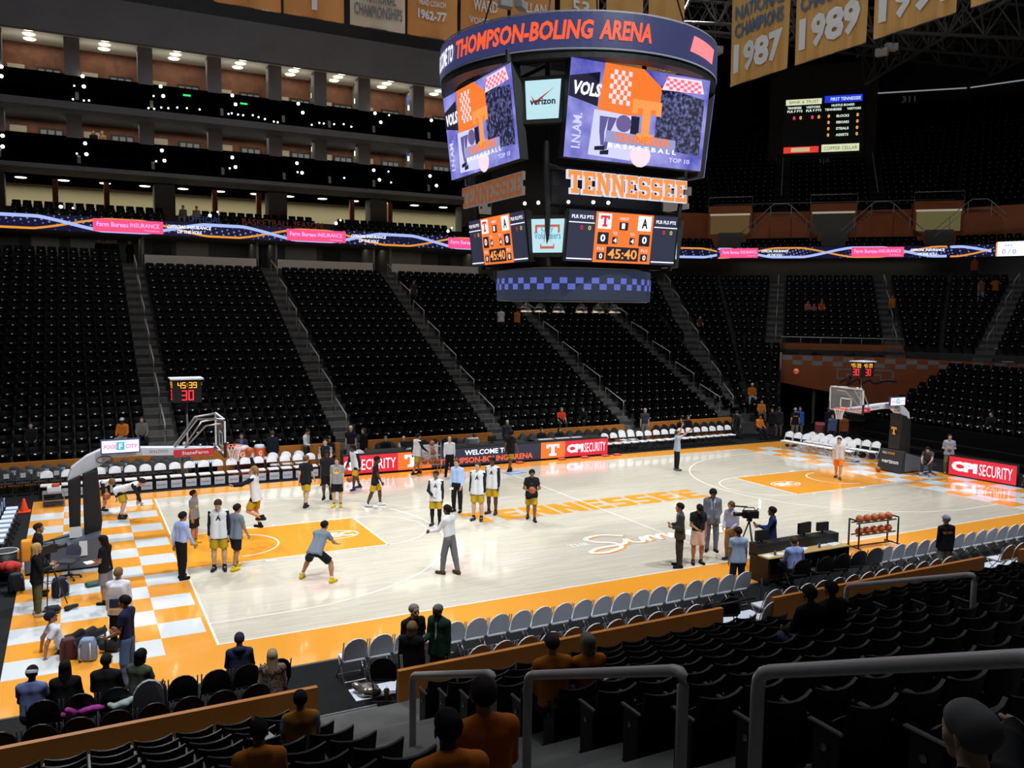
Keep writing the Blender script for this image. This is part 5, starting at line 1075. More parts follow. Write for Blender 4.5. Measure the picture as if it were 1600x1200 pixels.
# ================================================================== hanging banners
M_BAN = noisy('banner_cloth', '#cf8744', '#dc9a55', .8, .8, 2, .15, (1, 3, .2)); M_BANG = noisy('gold_banner_cloth', '#c6954f', '#dcae68', .7, .8, 2, .15, (1, 3, .2)); M_BANW = noisy('pale_banner_cloth', '#d0b592', '#e2d8c6', .5, .8, 3, .1)
M_SILV = mat('#e6eaeb', .6); M_NBLUE = mat('#4c6a86', .7)
def banner(o, d, w, z0, z1, M, lab, texts):
    o = np.array(o, float); d = np.array(d, float); rt = thing('hanging_banner', lab, 'banner', (o[0], o[1], z0)); nrm = np.array([d[1], -d[0]])
    f = lambda u, v, e=0.: (d[0]*u+nrm[0]*(e+.05*math.sin(u*4+v*.3)), d[1]*u+nrm[1]*(e+.05*math.sin(u*4+v*.3)), v)
    n_ = 12; mb = MB(); mb.add([f(w*i/n_, (z1-z0)*j/8) for j in range(9) for i in range(n_+1)], [(j*(n_+1)+i, j*(n_+1)+i+1, (j+1)*(n_+1)+i+1, (j+1)*(n_+1)+i) for j in range(8) for i in range(n_)]); link('cloth', mb.mesh('cloth', M, True), rt)
    link('hem_rod', MB().tube([f(0, 0), f(w, 0)], .03, 5).mesh('hem_rod', M_DGREY), rt)
    for t, u0, v0, ww, hh, MM, off in texts:
        tm = MB(); text_on(tm, t, lambda u, v: f(u, v, .06), u0, v0, ww, hh, off); link('banner_print', tm.mesh('banner_print', MM), rt)
    return rt
BZ = 19.
for y0, y1, yr in ((17.1, 13.1, '1987'), (12.6, 8.5, '1989'), (8.1, 4.2, '1991'), (3.6, -.2, '1998')):
    w_ = y0-y1
    banner((28.6, y0), (0, -1), w_, BZ, 25.5, M_BANG, {'1987': 'leftmost gold national champions banner, reading 1987', '1989': 'middle gold national champions banner, reading 1989', '1991': 'right gold national champions banner, reading 1991'}[yr] if yr != '1998' else 'gold banner edge at the top right corner of the picture', [(yr, .3, .55, w_-.6, 1.5, M_SILV, .045), ('CHAMPIONS', .3, 2.35, w_-.6, .72, M_NBLUE, .03), ('NATIONAL', .3, 3.25, w_-.6, .72, M_NBLUE, .03)])
LB = [(2.7, 2.6, M_BAN, [('T', .95, .35, .7, .7, M_SILV, .06)], 'orange banner with a small T at the top left'), (5.4, 2.5, M_BAN, [('T', .9, .35, .7, .7, M_SILV, .06), ('1980', 1.2, 1.25, 1.1, .55, M_SILV, .02)], 'second orange banner with a small T from the left'),
 (8.15, 2.45, M_BANW, [('CHAMPIONSHIPS', .15, .45, 2.15, .5, M_GREY, .02), ('8 NATIONAL', .5, 1.05, 1.5, .42, M_GREY, .02), ('1098-208', .6, 1.75, 1.2, .42, M_GREY, .02)], 'pale faded banner reading 8 NATIONAL CHAMPIONSHIPS'),
 (10.7, 2.35, M_BAN, [('1962-77', .45, .75, 1.35, .42, M_SILV, .04), ('HEAD COACH', .5, 1.35, 1.25, .25, M_SILV, .02), ('MEARS', .45, 1.8, 1.35, .5, M_SILV, .03)], 'orange banner reading MEARS HEAD COACH 1962-77'),
 (13.2, 2.35, M_BAN, [('VOICE', .4, .95, 1., .3, M_SILV, .01), ('WARD', .6, 1.55, 1.2, .5, M_SILV, .02), ('JOHN', .6, 2.2, 1.2, .5, M_SILV, .02)], 'orange banner reading JOHN WARD left of the scoreboard ring'),
 (15.7, 2.35, M_BAN, [('ALLAN', .5, 1.9, 1.3, .45, M_SILV, .02)], 'orange banner reading ALLAN behind the scoreboard ring'),
 (18.3, 2.2, M_BANG, [('53', .7, 2.2, .9, .7, M_SILV, .02), ('T', .8, .5, .5, .5, M_SILV, .05)], 'left gold jersey banner with number 53 behind the ring'), (20.9, 2.2, M_BANG, [('22', .7, 1.9, .9, .7, M_SILV, .02), ('1973-77', .5, .4, 1.2, .35, M_SILV, .01)], 'middle gold jersey banner with number 22 behind the ring'), (23.4, 2.3, M_BANG, [('14', .7, 1.7, .9, .7, M_SILV, .02), ('1975-80', .5, .3, 1.2, .35, M_SILV, .01)], 'right gold jersey banner with number 14 behind the ring')]
for x0, w_, M_, tx, lab in LB: banner((x0, 17.4), (1, 0), w_, BZ, 25.5, M_, lab, tx)
for i, (a, b) in enumerate(((790, 5), (815, 8), (1122, 80), (1378, 82), (1392, 74))):
    p = PL(a, b, 1, 14. if i < 2 else 12) if i != 2 else PL(a, b, 1, 16)
    o = thing('floodlight', 'unlit %s floodlight %s' % ('white' if i < 2 else 'grey', ('above the scoreboard ring, left of two', 'above the scoreboard ring, right of two', 'at the right of the scoreboard ring', 'left of a pair under the banners', 'right of a pair under the banners')[i]), 'floodlight', tuple(p), R(40*i))
    link('lamp_head', bevel(MB().box(-.3, .3, -.12, .2, -.18, .18).mesh('lamp_head', mat('#9ea0a0', .4, .3)), .04), o); link('lens', MB().box(-.26, .26, -.14, -.121, -.15, .15).mesh('lens', mat('#d8dad4', .3)), o); link('bracket', MB().tube([(0, .2, .1), (0, .2, 37.-p[2])], .03, 6).mesh('bracket', M_DGREY), o)
# ================================================================== people: smooth-blended body surfaces
def nrm(v): v = np.array(v, float); return v/(np.linalg.norm(v)+1e-9)
class Prim:
    __slots__ = ('A', 'B', 'ra', 'rb', 'ca', 'cb', 'sq', 'f', 'tag')
    def __init__(s, A, B, ra, rb, ca=False, cb=False, sq=None, f=1., tag=0):
        s.A = np.array(A, float); s.B = np.array(B, float); s.ra = ra; s.rb = rb; s.ca = ca; s.cb = cb; s.sq = sq; s.f = f; s.tag = tag
    def d(s, P):
        A, B = s.A, s.B; X = P-A; ab = B-A
        if s.sq is not None:
            k = 1/s.f-1; X = X+np.multiply.outer(X@s.sq, s.sq)*k; ab = ab+s.sq*(ab@s.sq)*k
        l2 = ab@ab+1e-12; h = np.clip((X@ab)/l2, 0, 1); Q = X-h[..., None]*ab
        d = np.sqrt((Q*Q).sum(-1))-(s.ra+(s.rb-s.ra)*h)
        if s.sq is not None: d = d*max(s.f, .6)
        l = math.sqrt(l2); pr = (X@ab)/l
        if s.ca: d = np.maximum(d, -pr)
        if s.cb: d = np.maximum(d, pr-l)
        return d
_EDG = [(a, b) for a in range(8) for b in range(a+1, 8) if bin(a ^ b).count('1') == 1]
_COR = np.array([[(c >> 2) & 1, (c >> 1) & 1, c & 1] for c in range(8)])
def surfnets(F, org, h):
    s = F < 0; cnt = np.zeros(tuple(n-1 for n in F.shape), np.int8)
    for c in _COR: cnt += s[c[0]:F.shape[0]-1+c[0], c[1]:F.shape[1]-1+c[1], c[2]:F.shape[2]-1+c[2]]
    mask = (cnt > 0) & (cnt < 8); ci = np.argwhere(mask); idx = -np.ones(mask.shape, np.int64); idx[mask] = np.arange(len(ci))
    acc = np.zeros((len(ci), 3)); n = np.zeros(len(ci)); vals = [F[ci[:, 0]+c[0], ci[:, 1]+c[1], ci[:, 2]+c[2]] for c in _COR]
    for a, b in _EDG:
        fa, fb = vals[a], vals[b]; m_ = (fa < 0) != (fb < 0); t = np.where(m_, fa/(fa-fb+1e-12), 0)
        acc[m_] += (_COR[a]+t[:, None]*(_COR[b]-_COR[a]))[m_]; n[m_] += 1
    V = org+h*(ci+acc/n[:, None]); Q = []
    for ax in range(3):
        o1, o2 = [(1, 2), (2, 0), (0, 1)][ax]; S0 = [slice(None)]*3; S1 = [slice(None)]*3; S0[ax] = slice(0, -1); S1[ax] = slice(1, None)
        df = s[tuple(S0)] != s[tuple(S1)]; e = np.argwhere(df); e = e[(e[:, o1] > 0) & (e[:, o2] > 0)]
        e = e[(e[:, o1] < mask.shape[o1]) & (e[:, o2] < mask.shape[o2])]
        if not len(e): continue
        def cell(d1, d2): c = e.copy(); c[:, o1] -= d1; c[:, o2] -= d2; return idx[c[:, 0], c[:, 1], c[:, 2]]
        q = np.stack([cell(1, 1), cell(0, 1), cell(0, 0), cell(1, 0)], 1); ins = s[e[:, 0], e[:, 1], e[:, 2]]
        q[~ins] = q[~ins][:, ::-1]; Q.append(q)
    return V, np.concatenate(Q)
def sdf_mesh(prims, h, k=.03, cut=None):
    lo = np.min([np.minimum(p.A, p.B)-max(p.ra, p.rb) for p in prims], 0)-3*h; hi = np.max([np.maximum(p.A, p.B)+max(p.ra, p.rb) for p in prims], 0)+3*h
    dim = np.ceil((hi-lo)/h).astype(int)+1; F = np.full(dim, 1.)
    for p in prims:
        r = max(p.ra, p.rb)+k+2*h; a = np.maximum(np.floor((np.minimum(p.A, p.B)-r-lo)/h).astype(int), 0); b = np.minimum(np.ceil((np.maximum(p.A, p.B)+r-lo)/h).astype(int)+1, dim)
        g = np.stack(np.meshgrid(*[lo[i]+h*np.arange(a[i], b[i]) for i in range(3)], indexing='ij'), -1); d = p.d(g)
        S = F[a[0]:b[0], a[1]:b[1], a[2]:b[2]]; q = np.maximum(k-np.abs(S-d), 0)/k; S[...] = np.minimum(S, d)-q*q*k*.25
    if cut is not None:
        g = np.stack(np.meshgrid(*[lo[i]+h*np.arange(dim[i]) for i in range(3)], indexing='ij'), -1); F = np.maximum(F, cut(g))
    return surfnets(F, lo, h)
def nearest(prims, P): return np.argmin(np.stack([p.d(P) for p in prims]), 0)
def mk(name, V, Q, mats, mi=None):
    me = bpy.data.meshes.new(name); me.from_pydata(V.tolist(), [], Q.tolist() if hasattr(Q, 'tolist') else Q)
    for M in (mats if isinstance(mats, list) else [mats]): me.materials.append(M)
    if mi is not None: me.polygons.foreach_set('material_index', np.asarray(mi, np.int32))
    me.polygons.foreach_set('use_smooth', [True]*len(me.polygons)); me.update(); return me
# head template: origin at eye level, +y forward
Y_ = np.array([0, 1., 0])
HP = [Prim((0, -.022, .035), (0, .018, .035), .076, .072, sq=np.array([1., 0, 0]), f=.95), Prim((0, -.04, .03), (0, .0, .05), .075, .07), Prim((0, .02, -.01), (0, .045, -.08), .06, .036), Prim((0, .06, -.095), (0, .062, -.1), .024, .022),
 Prim((0, .084, .0), (0, .103, -.03), .009, .014), Prim((-.034, .07, .02), (.034, .07, .02), .016, .016), Prim((-.04, .05, -.02), (-.03, .06, -.045), .026, .022), Prim((.04, .05, -.02), (.03, .06, -.045), .026, .022), Prim((-.016, .083, -.062), (.016, .083, -.062), .009, .009),
 Prim((-.074, -.012, .008), (-.078, -.02, -.03), .013, .009), Prim((.074, -.012, .008), (.078, -.02, -.03), .013, .009), Prim((0, -.015, -.05), (0, -.03, -.15), .052, .054)]
HV, HQ = sdf_mesh(HP, .0112, .015); _c = HV[HQ].mean(1)
HM = np.zeros(len(HQ), int); HM[(np.hypot(np.abs(_c[:, 0])-.031, _c[:, 2]-.001) < .0095) & (_c[:, 1] > .05)] = 1; HM[(np.abs(_c[:, 0]) < .024) & (np.abs(_c[:, 2]+.062) < .0065) & (_c[:, 1] > .07)] = 2
def hairmesh(style):
    zl = lambda y: np.interp(y, [-.12, -.03, .02, .055, .075, .11], [-.08, -.055, .0, .035, .066, .074])
    th = {'short': .012, 'buzz': .006, 'curly': .026, 'long': .014, 'bob': .016, 'pony': .012, 'bun': .012, 'cap': .014, 'band': .014, 'dread': .022, 'balding': .008}[style]
    P = [Prim((0, -.024, .036), (0, .014, .036), .076+th, .072+th, sq=np.array([1., 0, 0]), f=.95), Prim((0, -.042, .03), (0, .0, .052), .076+th, .07+th)]
    if style == 'cap':
        V, Q = sdf_mesh(P, .011, .01, lambda g: np.maximum((.028+.2*np.maximum(g[..., 1]-.0, 0)*.3)-g[..., 2], -1))
        W_ = Prim((-.04, .08, .045), (.04, .08, .045), .05, .05, sq=np.array([0, 0, 1.]), f=.14); V2, Q2 = sdf_mesh([W_, Prim((-.035, .115, .038), (.035, .115, .038), .05, .05, sq=np.array([0, 0, 1.]), f=.14)], .009, .01)
        return mk('cap', np.concatenate([V, V2]), np.concatenate([Q, Q2+len(V)]), M_BLACK)
    if style == 'balding': zl0 = zl; zl = lambda y: zl0(y)
    if style == 'long': P += [Prim((0, -.07, .02), (0, -.085, -.27), .085, .075, sq=Y_, f=.55), Prim((-.065, -.02, 0), (-.075, -.02, -.2), .03, .026), Prim((.065, -.02, 0), (.075, -.02, -.2), .03, .026)]
    if style == 'bob': P += [Prim((0, -.06, .02), (0, -.06, -.09), .09, .085, sq=Y_, f=.7), Prim((-.07, -.01, 0), (-.07, -.01, -.09), .026, .024), Prim((.07, -.01, 0), (.07, -.01, -.09), .026, .024)]
    if style == 'pony': P += [Prim((0, -.11, .05), (0, -.16, -.06), .03, .016)]
    if style == 'bun': P += [Prim((0, -.1, .09), (0, -.115, .1), .04, .036)]
    if style == 'dread': P += [Prim((0, -.08, .02), (0, -.11, -.1), .06, .05, sq=Y_, f=.6)]
    if style == 'balding':
        cut = lambda g: np.maximum(zl(g[..., 1])-g[..., 2], np.minimum(g[..., 2]-.07, g[..., 1]+.02))
    elif style in ('long', 'bob', 'dread', 'pony'): cut = lambda g: np.minimum(np.maximum(zl(g[..., 1])-g[..., 2], -1.), np.maximum(g[..., 1]+.005, 0)*1.) if False else np.where(g[..., 1] < .012, -1., zl(g[..., 1])-g[..., 2])
    else: cut = lambda g: zl(g[..., 1])-g[..., 2]
    V, Q = sdf_mesh(P, .0115, .012, cut); me = mk('hair', V, Q, M_BLACK)
    if style == 'band':
        c = V[Q].mean(1); me.materials.append(mat('#c9cbd0', .8)); me.polygons.foreach_set('material_index', ((c[:, 2]+.35*c[:, 1] > -.005) & (c[:, 2]+.35*c[:, 1] < .052)).astype(np.int32))
    return me
HAIR = {}
# hand template: wrist at origin, fingers along -z, palm facing -x, thumb toward +y
def hand_tmpl(curl):
    mb = MB(); ring = lambda z, hx, hy, y0=0: [(hx*math.cos(a), y0+hy*math.sin(a), z) for a in np.linspace(0, 2*math.pi, 9)[:-1]]
    L_ = [(.015, .021, .023), (-.02, .016, .03), (-.06, .014, .042), (-.092, .012, .041)]; vs = sum([ring(*q) for q in L_], [])
    mb.add(vs, [(i*8+k, (i+1)*8+k, (i+1)*8+(k+1) % 8, i*8+(k+1) % 8) for i in range(3) for k in range(8)]+[tuple(24+k for k in range(8))[::-1]])
    for y, ln, d in ((.031, .07, .0), (.0105, .08, .0), (-.0105, .074, .0), (-.031, .058, .0)):
        p = np.array([0, y, -.088]); pts = [p]; a = .12
        for q in (.45, .32, .23): a += curl; p = p+ln*q*np.array([-math.sin(a), 0, -math.cos(a)]); pts.append(p)
        mb.tube(pts, [.0098, .0092, .0085, .0065], 6)
    mb.tube([(0, .022, -.02), (-.008, .052, -.05), (-.014, .06, -.078), (-.02, .06, -.1)], [.014, .0125, .011, .008], 6)
    return np.array(mb.v), mb.f
HANDS = {'r': hand_tmpl(.32), 'g': hand_tmpl(.85), 'f': hand_tmpl(.08)}
SKIN = {'l': mat('#c99f84', .55, name='skin_light'), 't': mat('#a9795a', .55, name='skin_tan'), 'd': mat('#4a3024', .5, name='skin_dark'), 'm': mat('#7a523c', .5, name='skin_brown')}
M_EYE = mat('#1c1512', .3); M_LIP = mat('#8c5a4c', .5)
NUM = 0
# limb directions are (outward, forward, up); a pose names both arms and legs
DN = (.1, .02, -1); 
POSE = {
 'stand': dict(ra=(DN, (.06, .12, -1)), la=(DN, (.06, .12, -1)), rl=((.07, .02, -1), (.0, -.03, -1)), ll=((.07, .02, -1), (.0, -.03, -1))),
 'walk': dict(ra=((.1, .3, -1), (.05, .5, -1)), la=((.1, -.3, -1), (.05, .0, -1)), rl=((.03, -.25, -1), (.0, -.4, -1)), ll=((.03, .38, -1), (.0, .05, -1)), lean=4),
 'sit': dict(ra=((.15, .35, -1), (-.15, .9, -.35)), la=((.15, .35, -1), (-.15, .9, -.35)), rl=((.18, 1, -.02), (.0, .12, -1)), ll=((.18, 1, -.02), (.0, .12, -1)), lean=2, seat=.47),
}
def pose(base, **kw): d = dict(POSE[base]); d.update(kw); return d
def person(label, loc, heading, H=1.82, ps='stand', skin='l', hair=('short', '#2a1d16'), top=('tee', '#888888'), bot=('trousers', '#1c1d22'), shoes='#17181c', h=.022, group=None, extra=None, kw=None, hats=None):
    global NUM
    h = h*1.22
    if isinstance(ps, str): ps = POSE[ps]
    ps = dict(ps); ps.update(kw or {})
    root = thing('person', label, 'person', (0, 0, 0), 0, group)
    la = R(ps.get('lean', 0)); sd = R(ps.get('side', 0)); tw = R(ps.get('twist', 0))
    up = nrm((math.sin(sd), math.sin(la)*math.cos(sd), math.cos(la)*math.cos(sd))); rx = np.array([math.cos(tw), -math.sin(tw), 0.]); rx = nrm(rx-up*(rx@up)); fw = np.cross(up, rx)
    T = lambda x, y, z: rx*x*H+fw*y*H+up*z*H
    hip = np.zeros(3); nk = T(0, -.005, .305)
    J = {}
    for s, q in ((1, 'r'), (-1, 'l')):
        J['s'+q] = T(s*.1, -.005, .27); ua, fa = ps[q+'a']; o = lambda v: nrm(rx*v[0]*s+fw*v[1]+up*v[2]) if ps.get('armlocal') else nrm(np.array([v[0]*s*math.cos(tw)+v[1]*math.sin(tw), v[1]*math.cos(tw)-v[0]*s*math.sin(tw), v[2]]))
        J['e'+q] = J['s'+q]+o(ua)*.172*H; J['w'+q] = J['e'+q]+o(fa)*.148*H
        J['h'+q] = np.array([s*.05*H, 0, -.01*H]); th, sh = ps[q+'l']; o2 = lambda v: nrm((v[0]*s, v[1], v[2]))
        J['k'+q] = J['h'+q]+o2(th)*.243*H; J['a'+q] = J['k'+q]+o2(sh)*.243*H
        fd = ps.get('f'+q, (.22, 1, 0)); J['t'+q] = o2(fd)
    hy, hp = ps.get('head', (0, 0)); hy += -0; a, b = R(hy), R(hp)
    hf = nrm(fw*math.cos(a)*math.cos(b)+rx*math.sin(a)*math.cos(b)+np.array([0, 0, 1.])*math.sin(b)+0*up) if True else fw
    hu = nrm(up*.5+np.array([0, 0, .5])); hf = nrm(fw*math.cos(a)+rx*math.sin(a)); hu = nrm(hu-hf*(hu@hf)); hf, hu = hf*math.cos(b)+hu*math.sin(b), hu*math.cos(b)-hf*math.sin(b); hr = np.cross(hf, hu)
    hs = H*.138/.232; hc = nk+T(0, .012, .036)+hu*.052*H+hf*.012*H
    if 'seat' in ps: off = ps['seat']+.055*H
    elif 'air' in ps: off = ps['air']-min(J['ar'][2], J['al'][2])+.04*H
    else: off = -min(J['ar'][2], J['al'][2])+.042*H
    # ---- skin surface
    def torso(g, drop=0., cut=False, t=0):
        P = []
        for s in (-1, 1):
            lo = T(s*(.05 if cut and drop > 0 else .036), 0, -.01-drop); P += [Prim(lo, T(s*.042, .004, .12), .056*H+g+(.024 if cut and drop > 0 else .006 if cut else 0), .052*H+g, cut, False, fw, .98 if cut and drop > 0 else .86, t), Prim(T(s*.042, .004, .1), T(s*.046, .0, .235), .052*H+g, .056*H+g, False, False, fw, .86, t), Prim(T(s*.03, -.002, .25), T(s*.075, -.003, .25), .045*H+g, .04*H+g, False, False, None, 1, t), Prim(T(s*.012, -.006, .298), J['s'+'lxr'[s+1]]+T(0, 0, .004), .028*H+g, .027*H+g, False, False, None, 1, t)]
        return P
    def armp(q, g, f0=0., f1=1., fore=0., cut=False, t=0, loose=0.):
        S, E, Wr = J['s'+q], J['e'+q], J['w'+q]; P = []
        P.append(Prim(S, S+(E-S)*f1, .031*H+g, (.031-.008*f1)*H+g+loose, False, cut and fore == 0, None, 1, t))
        if fore > 0: P.append(Prim(E, E+(Wr-E)*fore, .0235*H+g, (.0235-.008*fore)*H+g+loose, False, cut, None, 1, t))
        return P
    def legp(q, g, f1=1., shin=0., cut=False, t=0, loose=0., g2=None):
        S, K_, A_ = J['h'+q], J['k'+q], J['a'+q]; P = []
        P.append(Prim(S, S+(K_-S)*f1, .049*H+g, (.049-.014*f1)*H+g+loose, False, cut and shin == 0, None, 1, t))
        if shin > 0: P += [Prim(K_, K_+(A_-K_)*min(shin, .35), .034*H+g, .034*H+g, False, False, None, 1, t), Prim(K_+(A_-K_)*.25, K_+(A_-K_)*shin, .034*H+g, (.034-.013*shin)*H+g+loose, False, cut, None, 1, t)]
        return P
    body = torso(0)+[Prim(nk-up*.02*H, hc-hu*.05*H-hf*.012*H, .036*H, .031*H)]
    for q in 'rl': body += armp(q, 0, 0, 1, 1)+legp(q, 0, 1, 1)+[Prim(J['a'+q], J['a'+q]+J['t'+q]*.06*H-np.array([0, 0, .02*H]), .021*H, .02*H)]
    V, Q = sdf_mesh(body, h, .03); faces = Q.tolist(); mi = [0]*len(Q)
    Rm = np.stack([hr, hf, hu], 1); hv = hc+(HV*hs)@Rm.T; n0 = len(V); V = np.concatenate([V, hv]); faces += (HQ+n0).tolist(); mi += HM.tolist()
    for s, q in ((1, 'r'), (-1, 'l')):
        kind = ps.get('hand'+q, 'r'); tv, tf = HANDS[kind]; z = -nrm(J['w'+q]-J['e'+q]); yv = ps.get('thumb', None); yv = nrm(fw+.3*np.array([0, 0, 1.])) if yv is None else nrm(yv)
        y = yv-z*(yv@z); y = nrm(y) if np.linalg.norm(y) > .1 else nrm(np.cross(z, rx)); x = np.cross(y, z); sc = H*.55
        tv2 = tv*np.array([1 if q == 'r' else -1, 1, 1]); hv = J['w'+q]+(tv2*sc)@np.stack([x, y, z], 1).T; n0 = len(V); V = np.concatenate([V, hv])
        fl_ = [tuple(i+n0 for i in (f if q == 'r' else f[::-1])) for f in tf]; faces += fl_; mi += [0]*len(fl_)
    parts = [('body', mk('body', V, faces, [SKIN[skin], M_EYE, M_LIP], mi))]
    # ---- clothes
    kind, tc = top[0], top[1]; tc2 = top[2] if len(top) > 2 else None; cl = lambda c: c if not isinstance(c, str) else mat(c, .85, spec=.2)
    g = .012 if kind != 'jacket' else .018
    P = torso(g+.004, -.015 if 'seat' in ps else {'shirt': -.035, 'polo': -.02, 'rolled': -.035}.get(kind, .05 if kind in ('tee', 'tank') else .075), True, 0)
    P.append(Prim(nk-up*.03*H, nk+up*.006*H+T(0, .004, 0), .043*H, .039*H, False, True))
    sl = {'tee': (.62, 0), 'polo': (.62, 0), 'long': (1, .97), 'shirt': (1, .97), 'jacket': (1, .98), 'hoodie': (1, .97), 'raglan': (1, .97), 'tank': (.12, 0), 'rolled': (1, .4)}[kind]
    for q in 'rl': P += armp(q, g, 0, sl[0], sl[1], True, 1, .008 if sl[1] == 0 else .002)
    if kind == 'hoodie': P.append(Prim(nk+T(-.03, -.035, .0), nk+T(.03, -.035, 0.), .035*H, .035*H))
    Vt, Qt = sdf_mesh(P, h, .025); ce = Vt[Qt].mean(1); ix = np.array([p.tag for p in P])[nearest(P, ce)]; loc_ = np.stack([ce@rx, ce@fw, ce@up], 1)/H; m_ = np.zeros(len(Qt), int); mats = [cl(tc)]
    if kind == 'raglan':
        mats.append(cl(tc2 or '#20232c')); m_[(ix == 1)] = 1
    elif kind == 'jacket' and tc2:
        mats += [cl(tc2), cl(top[3] if len(top) > 3 else tc2)]; v_ = (loc_[:, 1] > .03) & (np.abs(loc_[:, 0]) < .004+.2*np.maximum(loc_[:, 2]-.1, 0)) & (loc_[:, 2] > .1) & (ix == 0); m_[v_] = 1; m_[v_ & (np.abs(loc_[:, 0]) < .013)] = 2
    elif tc2:
        mats.append(cl(tc2)); m_[(ix == 1)] = 1
    parts.append(({'jacket': 'jacket', 'hoodie': 'hooded_top', 'shirt': 'shirt', 'long': 'shirt'}.get(kind, 'shirt'), mk('shirt', Vt, Qt, mats, m_)))
    bk_, bc = bot[0], bot[1]; bc2 = bot[2] if len(bot) > 2 else None
    P = []
    for s in (-1, 1): P.append(Prim(T(s*.036, 0, -.03), T(s*.038, 0, .05), .056*H+.006, .054*H+.004, False, True, fw, .86))
    if bk_ == 'trousers':
        for q in 'rl': P += legp(q, .012, 1, .97, True, 1, .012)
    elif bk_ == 'shorts':
        for q in 'rl': P += legp(q, .02, .88, 0, True, 1, .026)
    elif bk_ == 'skirt':
        for q in 'rl': P += legp(q, .03, .98, 0, True, 1, .02)
        P.append(Prim(np.zeros(3), (J['kr']+J['kl'])/2, .06*H, .05*H, False, True))
    Vb, Qb = sdf_mesh(P, h, .03); ce = Vb[Qb].mean(1); m_ = np.zeros(len(Qb), int); mats = [cl(bc)]
    if bc2:
        mats.append(cl(bc2)); K0 = (J['kr']+J['kl'])/2; m_[np.minimum(np.linalg.norm(ce-J['kr'], axis=1), np.linalg.norm(ce-J['kl'], axis=1)) < .165*H] = 1
    parts.append(({'trousers': 'trousers', 'shorts': 'shorts', 'skirt': 'skirt'}[bk_], mk('trousers', Vb, Qb, mats, m_)))
    if len(bot) > 3 or (bk_ == 'shorts' and ps.get('tights')):
        P = []
        for q in 'rl': P += legp(q, .005, 1, .98, True)
        Vb, Qb = sdf_mesh(P, h, .03); parts.append(('leggings', mk('leggings', Vb, Qb, cl('#131316'))))
    for q in 'rl':
        A_ = J['a'+q]; d = J['t'+q]; b = A_+np.array([0, 0, -.02*H]); P = [Prim(b-d*.026*H, b+d*.09*H, .029*H, .0245*H), Prim(A_+np.array([0, 0, .022*H]), b, .0285*H, .031*H)]; zc = A_[2]-.041*H
        Vs, Qs = sdf_mesh(P, min(h, .02), .015, lambda g_: zc-g_[..., 2]); parts.append(('shoe', mk('shoe', Vs, Qs, cl(shoes))))
        if bk_ == 'shorts' and not ps.get('tights') and ps.get('socks', '#1a1a1d'):
            Vs, Qs = sdf_mesh([Prim(A_-(J['k'+q]-A_)*.06, A_+(J['k'+q]-A_)*.22, .0255*H, .027*H, False, True)], min(h, .02), .01); parts.append(('sock', mk('sock', Vs, Qs, cl(ps.get('socks', '#1a1a1d')))))
    Rz = Matrix.Rotation(-R(heading), 4, 'Z'); root.location = (loc[0], loc[1], loc[2] if len(loc) > 2 else 0.); root.rotation_euler = (0, 0, -R(heading))
    for nm, me in parts: o = link(nm, me, root); o.location = (0, 0, off)
    if hair:
        sty, c = hair[:2]
        for st_, cc in ([(sty, c)] if sty != 'cap' else [('short', hair[2] if len(hair) > 2 else '#2a1d16'), ('cap', c)]) if sty != 'bald' else []:
            if st_ not in HAIR: HAIR[st_] = hairmesh(st_)
            o = link('cap' if st_ == 'cap' else 'hair', HAIR[st_], root); mm = Matrix.Identity(4)
            for i in range(3): mm[i][0] = hr[i]*hs; mm[i][1] = hf[i]*hs; mm[i][2] = hu[i]*hs; mm[i][3] = hc[i]+(off if i == 2 else 0)
            o.matrix_local = mm; o.material_slots[0].link = 'OBJECT'; o.material_slots[0].material = cl(cc)
    # chest print that follows the shirt front
    pr = ps.get('print')
    if pr:
        txt, col_, w_, h_, back = pr; PP = [p for p in torso(g+.006)]; mb = MB()
        shapes = [(textmesh(txt, .04)[0], textmesh(txt, .04)[1])] if txt != 'O' else [(np.array([(.5, .5)]+[(.5+.5*math.cos(a), .5+.5*math.sin(a)) for a in np.linspace(0, 6.28, 15)[:-1]]), [(0, i+1, (i+1) % 14+1) for i in range(14)])]
        for v, f in shapes:
            s_ = -1 if back else 1; uv = [((a-.5)*w_*s_, (b-.5)*h_+.205*H) for a, b in v]; ys = np.linspace(.18, .0, 46); pts = []
            for a, b in uv:
                line = np.array([rx*a+up*b+fw*y*s_ for y in ys]); dd = np.min([p.d(line) for p in PP], 0); i = int(np.argmax(dd < 0)) if (dd < 0).any() else 20; pts.append(line[max(i-1, 0)]+fw*.004*s_)
            mb.add(pts, f if s_ < 0 or True else f)
        o = link('chest_print', mb.mesh('chest_print', cl(col_)), root); o.location = (0, 0, off)
    NUM += 1
    J2 = {k_: np.array(Rz.to_3x3() @ Vector(tuple(v+np.array([0, 0, off]))))+np.array([loc[0], loc[1], loc[2] if len(loc) > 2 else 0.]) for k_, v in J.items() if not k_.startswith('t')}
    J2['head'] = np.array(Rz.to_3x3() @ Vector(tuple(hc+np.array([0, 0, off]))))+np.array([loc[0], loc[1], loc[2] if len(loc) > 2 else 0.])
    return root, J2
